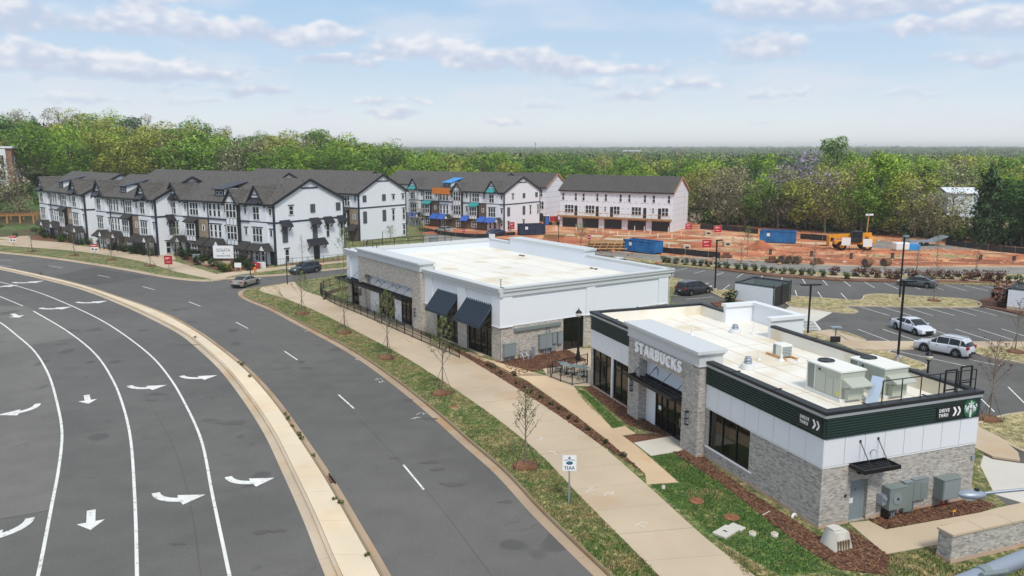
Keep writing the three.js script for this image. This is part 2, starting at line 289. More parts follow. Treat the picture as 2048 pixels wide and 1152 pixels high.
const ROADY = -0.13;
struct('road', sheet([[-190, 30], [60, 30], [41.02, -39], [129.71, -130.12], [83.53, -128.93], [41.02, -136.4], [3.65, -161.21], [-2.67, -177.24], [-22.6, -191.48], [-34.42, -168.85], [-108.78, -168.85], [-190, -190]], ROADY), M.road);
// the kerb of the near block: up the right side of the road, round the corner and into the side street
const K = crv([[6.66, -25.53], [5.44, -28.77], [4.37, -31.54], [3.53, -33.47], [1.67, -37.84], [-0.26, -42.87], [-2.65, -47.95], [-4.74, -52.47], [-9.26, -61.51], [-14.4, -70.63], [-22.08, -82.19], [-27.7, -90.48], [-31.61, -95.47], [-33.53, -98.52], [-34.42, -101.03], [-34.32, -102.89], [-33.15, -104.43], [-31.46, -106.63], [-28.87, -109.77], [-24.99, -114.49], [-20.18, -120.64]]);
const SWL = crv([[8.35, -25.25], [7.33, -28.43], [6.28, -31.54], [5.52, -33.79], [3.68, -39.15], [1.69, -45.28], [-0.84, -51.29], [-4, -57.73], [-9.33, -67.8], [-15.26, -77.47], [-22.53, -88.73], [-28.64, -96.8], [-32.54, -101.39], [-33.04, -103.85]]);
const SWR = crv([[12.41, -25.53], [11.43, -28.43], [10.37, -31.54], [9.21, -34.5], [7.31, -40.95], [5.41, -46.92], [2.91, -53], [0.31, -58.75], [-3.64, -66.96], [-7.1, -73.5], [-14.78, -85.8], [-22.17, -95.47], [-26.19, -100.3], [-28.65, -105.22], [-29.87, -108.28]]);
const ML = crv([[-5.58, -26.58], [-8.06, -31.75], [-10.41, -37.1], [-13.22, -43.21], [-16.01, -49.11], [-19.88, -56.43], [-24.53, -64.56], [-28.8, -71.14], [-32.66, -76.72], [-38.44, -83.71], [-46.45, -92.65], [-56.12, -102.5], [-66.68, -111.44], [-78.03, -120.22], [-91.93, -130.45], [-109.88, -142.19]]);
const MR = crv([[-3.01, -26.58], [-5.25, -31.83], [-7.37, -36.46], [-10.13, -42.4], [-13.56, -49.3], [-16.86, -55.73], [-21.37, -63.65], [-26.95, -72.08], [-31.81, -78.92], [-39.17, -87.96], [-48.97, -97.84], [-58.4, -106.79], [-69.86, -116.02], [-80.36, -123.9], [-94.48, -134.15], [-112.91, -146.19]]);
const U = crv([[-140.56, -164.94], [-109.44, -151.74], [-91.27, -141.17], [-79.03, -134.45], [-67.04, -126.61], [-57.47, -119.61], [-50.36, -114.02], [-45.78, -111.08], [-42.55, -109.99], [-40.65, -111.52], [-37.77, -113.56], [-33.47, -115.43], [-29.05, -119.36], [-25.7, -122.21], [-21.34, -127.76], [-17.3, -153.38]]);
const kerbSet = (name, c, side, n, gut, mGut, mKerb) => {            // kerb 16 cm wide outside the curve, then the gutter pan
  const s = side, g = thing(name, null, null); g.userData.kind = 'structure';
  const m = Math.max(4, Math.round(c.len / 3.05)), per = Math.max(1, Math.round(n / m));
  for (let i = 0; i < m; i++) {
    const a = i / m + 0.012 / c.len, b = (i + 1) / m - 0.012 / c.len;
    const o0 = c.offLine(0, per, a, b), o1 = c.offLine(0.13 * s, per, a, b), o2 = c.offLine(0.17 * s, per, a, b), lo = s < 0 ? (p, q, ...r) => band(q, p, ...r) : band;
    const kb = lo(o0, o1, 0.012, -0.25), face = lo(o1, o2, -0.02, -0.25);
    part(g, 'kerb_stone', [kb, face], mKerb);
  }
  const w = 26; for (let i = 0; i < w; i++) { const a = i / w, b = (i + 1) / w - 0.02 / c.len; const p = c.offLine(0.17 * s, 8, a, b), q = c.offLine(gut * s, 8, a, b); part(g, 'gutter_pan', s < 0 ? band(q, p, ROADY + 0.012, -0.2) : band(p, q, ROADY + 0.012, -0.2), mGut); }
  return g;
};
kerbSet('kerb', K, -1, 160, 0.72, M.gutter, M.kerbDirty);
kerbSet('kerb', U, 1, 130, 0.72, M.walk, M.kerb);
// turf of the near block: everything inside the kerb
const REAR = [[-20.18, -120.64], [2.39, -145.52], [17.77, -133.19], [24.75, -121.68], [21.64, -103.66], [18.75, -92.91], [26.04, -89.31], [28.64, -83.36], [29.35, -77.69], [32.29, -78.81], [32.32, -73.7], [31.15, -70.82], [33.63, -70.09], [35.21, -66.3], [34.72, -64.87], [33.24, -63.64], [31.51, -62.6], [32.27, -52.68], [29.86, -47.69], [27.06, -43.67], [25.51, -39.61], [25.22, -36.73], [24.93, -31.18], [19.62, -26.39]];
const block = [...K.line(200, 0, 0.985), ...REAR];
struct('turf', slab(block, -0.2, 0), M.turf);
// the wide concrete walk, slab by slab
{
  const g = thing('sidewalk', null, null); g.userData.kind = 'structure';
  const n = 34; for (let i = 0; i < n; i++) { const a = i / n, b = (i + 1) / n - 0.00022 * (i % 4 === 3 ? 2.2 : 1); part(g, 'concrete_slab', band(SWL.line(4, a, b), SWR.line(4, a, b), 0.02 + 0.002 * (hash2(i, 3, 1) - 0.5), -0.12), i % 9 === 8 ? M.walk : M.walk); }
}
// median: kerbs either side of poured slabs
{
  const g = thing('road_median', null, null); g.userData.kind = 'structure';
  const n = 44, gap = 0.00016;
  for (let i = 0; i < n; i++) {
    const a = i / n, b = (i + 1) / n - gap, L = (o) => ML.offLine(o, 4, a, b), R = (o) => MR.offLine(-o, 4, a, b);
    part(g, 'concrete_slab', band(L(0.66), R(0.5), 0.004, -0.12), M.medianSlab);
    part(g, 'kerb_stone', [band(L(0.46), L(0.64), 0.0, -0.25)], M.kerb);
    part(g, 'kerb_stone', [band(R(0.48), R(0.36), 0.0, -0.25)], M.kerbDirty);
  }
  const w = 22; for (let i = 0; i < w; i++) { const a = i / w, b = (i + 1) / w - gap; part(g, 'gutter_pan', band(ML.offLine(0, 8, a, b), ML.offLine(0.46, 8, a, b), ROADY + 0.012, -0.2), M.kerb); part(g, 'gutter_pan', band(MR.offLine(-0.36, 8, a, b), MR.offLine(0, 8, a, b), ROADY + 0.012, -0.2), M.gutter); }
}
// asphalt of other ages
const patch = (name, pts, m, y = ROADY + 0.004) => struct(name, sheet(pts, y), m);
patch('road_patch', [[-54.15, -82.46], [-48.85, -76.72], [-43.66, -70.78], [-38.12, -63.35], [-33.4, -56.19], [-30.14, -50.82], [-26.32, -43.99], [-24.01, -39.28], [-23.58, -38.11], [-25.47, -37.1], [-29.56, -35.94], [-41.09, -46.33], [-56.95, -70.96], [-56.67, -81.49]], M.roadPale);
patch('road_patch', [[-63.53, -91.73], [-56.97, -91.73], [-50.53, -84.99], [-42.62, -75.87], [-45.14, -72.66], [-48.85, -76.72], [-54.31, -82.71], [-60.45, -87.13]], M.roadPale);
patch('road_patch', [[-66.37, -114.15], [-65.15, -122.56], [-52.25, -113.69], [-56.09, -106.38], [-58.84, -107.61]], M.roadDark, ROADY + 0.003);
patch('road_patch', [[-37.39, -69.51], [-32.18, -68.81], [-22.14, -56.19], [-19.53, -55.84], [-8.39, -32.23], [-11.95, -31.77], [-17.05, -42.54], [-23.34, -54.81], [-32.11, -68.64]], M.road, ROADY + 0.003);

// painted lines and arrows: thin sheets on the asphalt
const PY = ROADY + 0.009;
{
  const g = thing('road_marking', null, null); g.userData.kind = 'structure';
  const line = (pts, w, t0 = 0, t1 = 1) => { const c = crv(pts), n = Math.round(c.len / 1.2) + 2; part(g, 'painted_line', band(c.offLine(-w / 2, n, t0, t1), c.offLine(w / 2, n, t0, t1), PY), M.paint); };
  line([[-85.98, -110.56], [-63.33, -91.43], [-54.31, -82.71], [-48.85, -76.72], [-43.59, -70.67], [-38.13, -63.35], [-33.4, -56.19], [-29.21, -49.39], [-25.98, -43.21], [-23.76, -38.63], [-20.45, -31.77], [-18.07, -26.58]], 0.16);
  line([[-54.38, -88.8], [-44.6, -78.25], [-37.34, -69.42], [-31.8, -61.33], [-28.31, -55.61], [-24.58, -48.93], [-19.92, -39.59], [-16.18, -31.77], [-13.74, -26.58]], 0.16);
  line([[-70.44, -104.02], [-63.88, -97.84], [-57.32, -91.73]], 0.14);
  line([[-101.01, -130.45], [-80.21, -115.55], [-70.85, -108.85], [-61.95, -101.75], [-52.49, -92.65], [-43.81, -83.46], [-37, -75.25], [-31.47, -67.95], [-27.23, -61.47], [-23.91, -55.84], [-19.74, -48.21], [-15.79, -39.59], [-12.19, -31.77], [-9.81, -26.58]], 0.16);
  line([[-85.43, -126.84], [-80.88, -124.72], [-78.15, -123.36]], 0.12); line([[-89.41, -132.89], [-84.54, -131.3], [-82.53, -130.45]], 0.12);
  const mid = crv([[-72.91, -124.17], [-59.22, -113.92], [-48.04, -103.83], [-37.7, -92.96], [-28.19, -81.37], [-19.7, -68.98], [-12.08, -55.84], [-5.51, -42.23], [-0.51, -31.41]]);
  const px = [[[-73.06, -124.45], [-69.57, -122.14]], [[-60.54, -115.08], [-57.64, -112.78]], [[-49.45, -105.19], [-46.6, -102.5]], [[-38.92, -94.37], [-36.48, -91.58]], [[-29.32, -82.83], [-27.07, -79.84]], [[-20.7, -70.5], [-18.71, -67.45]], [[-12.99, -57.46], [-11.21, -54.25]], [[-6.32, -43.99], [-4.75, -40.56]]];
  for (const [a, b] of px) { const d = [b[0] - a[0], b[1] - a[1]], L = Math.hypot(...d), o = [-d[1] / L * 0.06, d[0] / L * 0.06]; part(g, 'painted_dash', band([[a[0] - o[0], a[1] - o[1]], [b[0] - o[0], b[1] - o[1]]], [[a[0] + o[0], a[1] + o[1]], [b[0] + o[0], b[1] + o[1]]], PY), M.paint); }
  // arrows; local frame: forward = +y (the way traffic goes), x = driver's right; outline about 2.4 m
  const turn = []; { const R = 1.5, w = 0.2, n = 10; for (let i = 0; i <= n; i++) { const a = (i / n) * 1.32; turn.push([-(R + w) + (R + w) * Math.cos(a) + w, -1.2 + (R + w) * Math.sin(a)]); } turn.push([-1.22, 0.92], [-2.35, 0.12], [-1.02, -0.42]); turn[n] = [-1.12, 0.5]; for (let i = n; i >= 0; i--) { const a = (i / n) * 1.2; turn.push([-(R - w) + (R - w) * Math.cos(a) - w, -1.2 + (R - w) * Math.sin(a) * 0.94]); } }
  const left = turn.map(([x, y]) => [x + 0.7, y + 0.2]), right = left.map(([x, y]) => [-x, y]), ahead = [[-0.2, -1.1], [0.2, -1.1], [0.2, 0.35], [0.62, 0.35], [0, 1.3], [-0.62, 0.35], [-0.2, 0.35]];
  const arrow = (kind, at, dir, s = 1) => { const L = Math.hypot(...dir), f = [dir[0] / L, dir[1] / L], r = [-f[1], f[0]]; part(g, 'painted_arrow', sheet(kind.map(([x, y]) => [at[0] + (r[0] * x + f[0] * y) * s, at[1] + (r[1] * x + f[1] * y) * s]), PY + 0.001), M.paint); };
  const D = (a, b) => [b[0] - a[0], b[1] - a[1]];
  arrow(left, [-17.98, -39.53], D([-20.08, -48.93], [-14.1, -35.94]), 1.02); arrow(left, [-14.88, -41.71], D([-20.14, -50.82], [-14.52, -39.28]), 0.98);
  arrow(left, [-28.55, -59.31], D([-35.4, -72.85], [-25.4, -57.4]), 1.05); arrow(left, [-25.61, -62.04], D([-33.43, -74.84], [-23.86, -59.97]), 1.05);
  arrow(left, [-53.08, -90.24], D([-59.11, -97.16], [-42.4, -79.15]), 1.25); arrow(left, [-50.77, -93.89], D([-57.33, -100.66], [-41.89, -84.47]), 1.25);
  arrow(left, [-67.13, -108.43], D([-74.78, -115.08], [-58.58, -101.75]), 1.4); arrow(left, [-68.53, -105.19], D([-78.54, -114.15], [-60.34, -98.19]), 1.3);
  arrow(ahead, [-20.94, -37.1], D([-22.34, -39.9], [-19.61, -34.46])); arrow(ahead, [-31.25, -56.43], D([-33.41, -59.97], [-29.16, -52.85]), 1.0); arrow(ahead, [-54.88, -86.32], D([-58.66, -89.95], [-50.3, -81.49]), 1.2);
  arrow(right, [-34.33, -54.03], D([-37.9, -59.97], [-29.23, -46.33]), 1.05); arrow(right, [-24.2, -35.94], D([-25.38, -39.28], [-22.16, -33.09]), 1.05);
}
// survey marks sprayed on the road and the walk
{
  const g = thing('survey_mark', null, null); g.userData.kind = 'structure'; const r = rng(5);
  for (const [x, z, y, m] of [[...[-11.4, -64.71], PY], [...[-13.64, -67.61], PY], [...[-10.72, -61.61], PY], [...[-10.37, -60.92], PY], [...[-6.38, -52.95], PY], [...[-6.48, -52.33], PY], [...[-20.83, -78.7], PY], [...[4.1, -40.24], 0.026], [...[5.18, -39.61], 0.026], [...[6.34, -36.2], 0.026], [...[1.76, -47.87], 0.026], [...[2.53, -45.6], 0.026]])
    for (let k = 0; k < 3; k++) { const a = r() * 3, L = 0.25 + r() * 0.3; part(g, 'painted_dash', bc(L, 0.004, 0.04, x + (r() - .5) * .5, y, z + (r() - .5) * .5, a), M.paint); }
  for (let k = 0; k < 2; k++) part(g, 'painted_dash', bc(0.9, 0.004, 0.05, [-9.9, -73.9][0] + k * 0.3, 0.026, [-9.9, -73.9][1] + k * 0.5, -1.0), M.dirtRed);
}
// planting beds, paths and aprons of the near block
const bed = (name, pts, m, y = 0.012) => struct(name, slab(pts, -0.1, y), m);
bed("mulch_bed", [...SWR.line(40, 0.3, 0.62), [-1.65, -65.5], [-0.08, -62.17], [1.14, -60.48], [2.79, -56.26], [4.32, -52.36], [5.93, -47.69], [7.48, -42.37]], M.mulch, 0.021);
bed('footpath', [[-4.21, -69.37], [-1.66, -65.82], [1.22, -60.62], [2.87, -56.38], [4.33, -52.47], [5.94, -47.78], [7.48, -42.37], [7.35, -40.95], [9.12, -41.21], [8.22, -44.58], [7.59, -46.83], [6.5, -49.97], [5.93, -53.32], [5.2, -56.99], [4.67, -59.4], [2.74, -62.02], [1.55, -63.04], [0.24, -62.02], [-1.65, -65.34], [-3.79, -69.91]], M.walkRusty, 0.024);
bed('footpath', [[4.48, -59.4], [2.82, -62.02], [2.57, -64.09], [7.1, -66.14], [8.54, -60.89], [6.78, -59.27]], M.walk, 0.026);
bed('mulch_bed', [[-0.99, -66.63], [4.85, -71], [6.55, -66.63], [2.66, -64.09], [1.47, -63.04], [0.16, -62.02], [-1.9, -66.63]], M.mulch, 0.02);
bed('mulch_bed', [[6.17, -59.27], [5.5, -58.75], [7.77, -50.16], [8.3, -49.97], [9.74, -48.4], [10.56, -49.31], [9.14, -52.47], [7.65, -56.99]], M.mulch, 0.018);
bed('lawn_patch', [[4.8, -58.49], [5.51, -57.98], [7.41, -50.16], [6.53, -49.69], [5.51, -54.08]], M.turfLush, 0.016);
bed('footpath', [[6.53, -49.69], [7.44, -50.16], [7.95, -48.76], [6.88, -48.4]], M.walkRusty, 0.028);
bed('mulch_bed', [[7.09, -48.31], [7.89, -48.76], [10.09, -48.58], [10.15, -48.04], [7.4, -47.17]], M.mulch, 0.02);
bed('footpath', [[7.58, -47.17], [10.1, -48.31], [10.88, -46.08], [8.27, -45.04]], M.pad, 0.032);
bed('mulch_bed', [[9.66, -45.6], [11.01, -46.25], [11.65, -43.3], [12.66, -39.92], [13.63, -37.28], [14.49, -34.93], [16.21, -35.68], [16.97, -33.2], [16, -31.58], [14.24, -32], [13.29, -34.21], [12.58, -36.73], [11.4, -41.21]], M.mulch, 0.018);
bed('lawn_patch', [[8.25, -44.89], [9.75, -45.6], [11.4, -41.21], [12.58, -36.73], [13.29, -34.21], [14.24, -32], [11.47, -31.5], [9.7, -34.6], [9.31, -34.93], [7.53, -41.02], [9.14, -41.15]], M.turfLush, 0.006);
bed('service_walk', [[16.44, -36.36], [17.51, -36.62], [17.94, -35.68], [23.49, -37.5], [24.74, -38.06], [26.85, -38.82], [26.6, -37.84], [20.74, -36.1], [19.66, -34.21], [16.83, -33.34]], M.walk, 0.03);
bed('mulch_bed', [[17.58, -36.73], [17.98, -35.79], [23.52, -37.55], [24.72, -38.29], [24.48, -39.12], [24.19, -39.61]], M.mulch, 0.018);
bed('footpath', [[30.76, -50.65], [30.69, -49.5], [30.91, -48.13], [30.46, -45.6], [29.8, -44.35], [28.55, -44.96], [28.29, -46.33]], M.walk, 0.03);
bed('patio', [[7.88, -71], [4.85, -71], [6.54, -66.96], [2.87, -63.19], [4.7, -59.27], [6.24, -59.27], [8.42, -63.04]], M.walk, 0.022);
bed('footpath', [[-2.82, -68.32], [-5.69, -74.3], [-4.57, -75.54], [-1.52, -69.37]], M.walkRusty, 0.015);

// dark oil and water stains, ragged in outline
{
  const r = rng(15); for (const [p, s] of [[[-4.76, -44.44], .5], [[-4.2, -43.4], .4], [[-3.26, -41.25], .55], [[-7.02, -44.98], .25], [[-0.36, -39.04], .3], [[-7.91, -35.19], .22], [[-5.59, -52.02], .35], [[-7.48, -56.19], .3], [[-18.03, -72.85], .4], [[-14.6, -70.96], .35], [[-26.54, -56.19], .3], [[-18.6, -51.21], .8], [[-20.51, -51.81], .5], [[-15.58, -34.56], .25], [[-11.3, -35.84], .3], [[-12.11, -35.74], .4], [[-30.23, -72.85], .5], [[-31.08, -72.85], .3], [[-40.64, -100.3], .5], [[-38.75, -98.19], .4], [[34.02, -83.46], .8], [[39.6, -83.96], .6], [[47.87, -94.21], .5], [[31.74, -104.8], .6]]) {
    const n = 12, a0 = r() * 6, pts = []; for (let i = 0; i < n; i++) { const a = (i / n) * 6.283, k = s * (0.5 + 0.9 * r()); pts.push([p[0] + Math.cos(a) * k * 1.3, p[1] + Math.sin(a) * k * 0.6]); } patch('road_stain', pts, M.stain, ROADY + 0.0145);
  }
  // sawn joints and paving seams across and along the lanes
  const seam = (pts, w) => { const c = crv(pts), n = Math.round(c.len / 1.5) + 2; struct('road_seam', band(c.offLine(-w / 2, n), c.offLine(w / 2, n), ROADY + 0.007), M.seam); };
  seam([[-25.47, -37.1], [-24.3, -37.66], [-23.58, -38.11]], 0.07); seam([[-45.26, -72.85], [-44.17, -74.23], [-42.62, -75.87]], 0.06); seam([[-66.22, -114.15], [-65.65, -118.46], [-65.15, -122.56]], 0.06); seam([[-56.09, -106.38], [-54.3, -109.7], [-52.25, -113.69]], 0.06); seam([[-37.35, -94.53], [-21.78, -72.85], [-11.42, -53.92], [-4.36, -39.9], [-0.73, -31.41]], 0.035); seam([[-57.44, -109.7], [-47.25, -102.5], [-39.24, -95.5]], 0.035); seam([[-16.06, -39.9], [-14.52, -40.85], [-13, -42.19]], 0.04); seam([[-27.99, -49.3], [-25.8, -50.82], [-23.65, -52.02]], 0.03); seam([[-28.06, -58.4], [-20.6, -46.33], [-16.07, -37.54], [-13.42, -31.77]], 0.03);
}


// ---------------------------------------------------------------- side street lawn, lots, back road, building site ground
struct('turf', slab([...U.line(140, 0.02, 1), [-18.48, -168.85], [-21.41, -185.28], [-36.54, -220.97], [-100.22, -220.97], [-183.23, -205.19]], -0.3, -0.004), M.turf);
patch('parking_lot', [[17.5, -135.75], [24.82, -127.76], [35.94, -119.1], [46.83, -113.33], [57.37, -108.92], [69.81, -107.24], [89.79, -102.51], [33.63, -33.75], [24.51, -33.75], [30.93, -50.94], [33, -70.45], [27.7, -91.07], [18.39, -94.17], [19.25, -109.77]], M.lot, ROADY + 0.005);
patch('back_road', [[5.45, -154.49], [14.43, -146.57], [25.7, -137.39], [39.47, -131.66], [49.08, -125.83], [64.92, -123.63], [80.19, -123.63], [115.59, -123.63], [105.28, -112.33], [74.78, -115.08], [60.06, -114.15], [47.92, -116.02], [34.16, -123.09], [24.21, -129.27], [17.98, -134.78], [3.4, -149.64]], M.lane, ROADY + 0.01);
struct('site_ground', slab([[-22.31, -188.95], [-12.87, -171.91], [-6.72, -166.88], [-2.45, -162.13], [3.77, -157.64], [14.4, -146.27], [25.57, -136.73], [39.28, -131.02], [48.94, -125.48], [64.73, -123.28], [79.96, -123.28], [115.25, -123.28], [156.79, -168.85], [108.78, -168.85], [78.67, -185.28], [48.38, -205.19], [-3.2, -212.79]], -0.3, 0), M.dirt);
patch('site_street', [[-24.96, -177.24], [-21.6, -182.91], [-12.72, -169.86], [-2.41, -159.4], [4.4, -151.74], [3.49, -145.52], [-7.91, -149.35], [-18.75, -153.38]], M.lane, ROADY + 0.02);
{
  const top = [[14.36, -145.89], [25.51, -136.4], [39.19, -130.72], [48.83, -125.2], [64.59, -123.01], [79.79, -123.01], [107.21, -123.01]], c = crv(top), g = thing('kerb', null, null); g.userData.kind = 'structure';
  for (let i = 0; i < 30; i++) part(g, 'kerb_stone', band(c.line(4, i / 30, (i + 0.99) / 30), c.offLine(0.5, 4, i / 30, (i + 0.99) / 30), 0.01, -0.2), M.kerb);
}
const island = (name, pts, m, y = 0) => struct(name, slab(pts, -0.2, y), m);
const edged = (pts, m, w = 0.18) => {                             // planted island with a kerb of its own all round
  const c = crv([...pts, pts[0]]), n = Math.max(12, Math.round(c.len / 1.5)), g = thing('kerb', null, null); g.userData.kind = 'structure';
  const s = THREE.ShapeUtils.area(pts.map(([x, z]) => new THREE.Vector2(x, z))) > 0 ? -1 : 1; const m8 = Math.max(3, Math.round(c.len / 6));
  for (let i = 0; i < m8; i++) part(g, 'kerb_stone', s > 0 ? band(c.line(6, i / m8, (i + 0.995) / m8), c.offLine(w, 6, i / m8, (i + 0.995) / m8), 0.012, -0.2) : band(c.offLine(-w, 6, i / m8, (i + 0.995) / m8), c.line(6, i / m8, (i + 0.995) / m8), 0.012, -0.2), M.kerb);
  island('turf', c.line(n * 2).slice(0, -1), m, 0.002);
};
island('turf', [[17.98, -134.78], [24.21, -129.27], [34.16, -123.09], [47.92, -116.02], [60.06, -114.15], [74.78, -115.08], [105.28, -112.33], [96.32, -102.5], [68.78, -105.58], [56.72, -107.61], [45.9, -111], [35.17, -116.98], [24.35, -125.27], [17.15, -131.66]], M.turfDry, 0);
struct('footpath', slab([[37, -117.87], [43.44, -114.45], [49.06, -112.49], [61, -111.06], [71.54, -109.97], [81.66, -108.46], [80.58, -106.98], [70.68, -108.6], [60.25, -109.66], [48.53, -111.22], [42.96, -113.13], [36.63, -116.65]], -0.1, 0.03), M.walk);
struct('mulch_bed', slab([[31.32, -122.81], [37.63, -116.47], [44.11, -112.81], [48.46, -111.06], [60.17, -109.51], [70.58, -108.46], [69.46, -106.69], [59.13, -107.56], [45.33, -109.51], [36.83, -113.95], [30.76, -120.57]], -0.1, 0.022), M.straw);
edged([[34.62, -97.63], [38.36, -96.09], [42.05, -94.77], [44.32, -98.18], [45.82, -99.03], [51.09, -97.26], [55.57, -95.21], [55.46, -92.9], [53.94, -90.94], [46.32, -90.94], [38.64, -91.18], [39.02, -88.6], [38.32, -87.47], [37, -87.54], [34.65, -89.68], [32.54, -91.75]], M.turfDry);
island('mulch_bed', [[56.79, -95.21], [59.06, -96.72], [63.82, -93.91], [56.84, -83.29], [56.34, -85.94], [55.82, -88.67], [54.37, -91.42]], M.mulch, 0.004);
island('concrete_pad', [[32.48, -91.58], [34.59, -89.52], [36.03, -87.92], [32.43, -83.16], [30.65, -83.97], [30.11, -87.54]], M.pad, -0.11);
island('footpath', [[30.19, -78.08], [32.22, -78.81], [33.75, -73.95], [39.17, -73.84], [51.71, -73.57], [50.49, -71.76], [42.73, -71.6], [37.88, -71.3], [34.94, -70.8], [32.08, -70.41], [31.11, -71], [30.5, -74.11]], M.walk, 0.012);
edged([[29.26, -78.68], [30.12, -77.91], [30.63, -74.76], [30.37, -73.95], [29.6, -74.76], [28.87, -77.02]], M.turfDry, 0.12);
edged([[32.3, -78.68], [33.07, -77.91], [33.68, -73.95], [32.32, -73.57], [32.24, -75.88]], M.turfDry, 0.12);
edged([[31.17, -70.85], [33.6, -70.02], [34.43, -68], [35.02, -65.91], [34.87, -65.06], [34.21, -64.31], [33.14, -64.64], [32.15, -66.87], [31.53, -69.16]], M.turfDry);
edged([[42.58, -71.35], [50.45, -71.71], [46.56, -62.7], [43.78, -66.08], [41.59, -69.4]], M.turfDry);
edged([[30.93, -50.65], [32.81, -51.85], [35.99, -53.1], [51.66, -53.53], [40.74, -41.55], [31.18, -45.6], [30.95, -47.69], [30.58, -49.31]], M.turfDry);
island('drive_lane', [[28.14, -46.17], [28.46, -44.81], [29.76, -44.19], [40.74, -41.55], [33.63, -33.75], [27, -35.68], [26.44, -39], [25.69, -39.92], [26.64, -42.94]], M.pad, -0.1);
island('mulch_bed', [[23.64, -93.21], [25.2, -94.34], [25.96, -92.77], [25.18, -90.29], [23.93, -90.6]], M.mulch, 0.01);
edged([[18.07, -109.21], [22.47, -111.53], [24.14, -108.76], [22.43, -105.26], [18.25, -104.41]], M.turfDry); edged([[25.5, -100.79], [28.48, -102.1], [29.04, -100.79], [27.17, -95.26], [26.36, -95.85]], M.turfDry);
// stall lines
{
  const g = thing('stall_marking', null, null); g.userData.kind = 'structure';
  const seg = (a, b, w = 0.1) => { const d = [b[0] - a[0], b[1] - a[1]], L = Math.hypot(...d), o = [-d[1] / L * w / 2, d[0] / L * w / 2]; part(g, 'painted_line', band([[a[0] - o[0], a[1] - o[1]], [b[0] - o[0], b[1] - o[1]]], [[a[0] + o[0], a[1] + o[1]], [b[0] + o[0], b[1] + o[1]]], ROADY + 0.012), M.paint); };
  for (const [a, b] of [[[24.49, -119.07], [27.1, -121.81]], [[26.86, -116.45], [29.28, -119.43]], [[29.72, -114.77], [31.59, -117.66]], [[32.16, -112.66], [34.16, -116.45]], [[35.06, -111.07], [36.42, -114.61]], [[37.55, -109.54], [38.99, -113.62]], [[41.35, -112.34], [40.04, -107.31]], [[43.67, -110.76], [42.57, -106.02]], [[46.23, -109.69], [45.33, -105.17]], [[48.8, -108.94], [48.08, -104.2]], [[51.14, -108.04], [50.76, -103.25]], [[53.86, -107.46], [53.55, -102.98]], [[56.21, -106.59], [56.33, -102.44]], [[58.62, -106.59], [59.01, -101.91]], [[61, -106.02], [61.77, -101.91]], [[63.4, -106.02], [63.89, -102.17]], [[65.82, -105.73], [66.27, -101.91]],
    [[25.83, -106.02], [27.01, -108.19]], [[27.64, -102.84], [29.51, -106.59]], [[36.93, -102.44], [35.72, -98.35]], [[39.4, -101.13], [38.38, -97.13]], [[42.01, -100.23], [40.97, -95.95]], [[21.38, -95.95], [25.06, -97.61]], [[19.51, -98.1], [21.34, -98.84]], [[20.93, -105.45], [21.6, -104.06]],
    [[40.59, -91.26], [41.66, -86.22]], [[43.07, -91.26], [44.11, -86.22]], [[45.72, -91.15], [46.47, -86.22]], [[47.94, -91.26], [48.88, -86.22]], [[50.39, -91.26], [51.24, -86.22]], [[52.64, -91.05], [53.53, -86.22]], [[54.75, -90.84], [55.67, -86.03]],
    [[35.3, -79.52], [36.15, -74.4]], [[37.85, -79.52], [38.81, -74.61]], [[40.44, -79.52], [41.18, -74.9]], [[42.81, -79.2], [43.5, -74.76]], [[45.29, -79.52], [45.98, -74.61]], [[47.71, -79.69], [48.29, -74.9]], [[50.11, -79.69], [50.53, -75.05]],
    [[33.28, -69.56], [34.73, -70.87]], [[34.8, -70.87], [38.47, -65.53]], [[39.97, -67.58], [41.53, -65.48]], [[34.77, -57.32], [33.77, -53.53]], [[38.36, -59.43], [36.91, -54.86]], [[40.83, -60.87], [39.82, -57.38]]]) seg(a, b);
  for (let i = 0; i < 8; i++) { const t = i / 7, L = [[30.92, -84.72], [29.75, -79.25]], R = [[32.36, -83.89], [31.38, -79.25]], m = (q) => [lerp(q[0][0], q[1][0], t), lerp(q[0][1], q[1][1], t)]; seg(m(L), m(R), 0.3); } seg([30.92, -84.72], [29.75, -79.25], 0.2); seg([32.36, -83.89], [31.38, -79.25], 0.2);
  for (const [a, b] of [[[28.05, -44.23], [29.76, -43.47]], [[27.6, -43.47], [29.29, -42.74]], [[27.12, -42.5], [28.69, -41.8]], [[26.89, -41.8], [28.25, -41.11]], [[28, -44.75], [26.18, -40.45]]]) seg(a, b, 0.2);
}
// straw-coloured strips of the site along the back road
{ const r = rng(19); for (const [u, v, a, b] of [[1560, 516, 5, 1.2], [1640, 520, 4, 1.3], [1720, 524, 6, 1.4], [1800, 520, 4, 1.2], [1880, 527, 7, 1.2], [1960, 522, 5, 1.4], [2030, 527, 6, 1.2], [1600, 505, 3, 0.9], [1770, 512, 4, 1.0], [1680, 512, 3, 1.1], [1900, 512, 5, 1.1], [1340, 490, 5, 0.9], [1470, 500, 4, 0.9], [1430, 484, 6, 0.9], [1600, 490, 5, 0.7], [1250, 474, 6, 0.8]]) { const bb = (v - 576) / 1595, t = 18 / (0.17174 + 0.98514 * bb), x = (t * (u - 1024)) / 1595, z = -t * (0.98514 - 0.17174 * bb), pts = []; for (let i = 0; i < 16; i++) { const q = (i / 16) * 6.283, k = 0.6 + 0.7 * r(); pts.push([x + Math.cos(q) * a * k, z + Math.sin(q) * b * k * 1.6]); } struct('bare_soil', sheet(pts, 0.006 + 0.0005 * Math.floor(r() * 8)), r() < 0.55 ? M.turfDry : M.dirtRed); } }
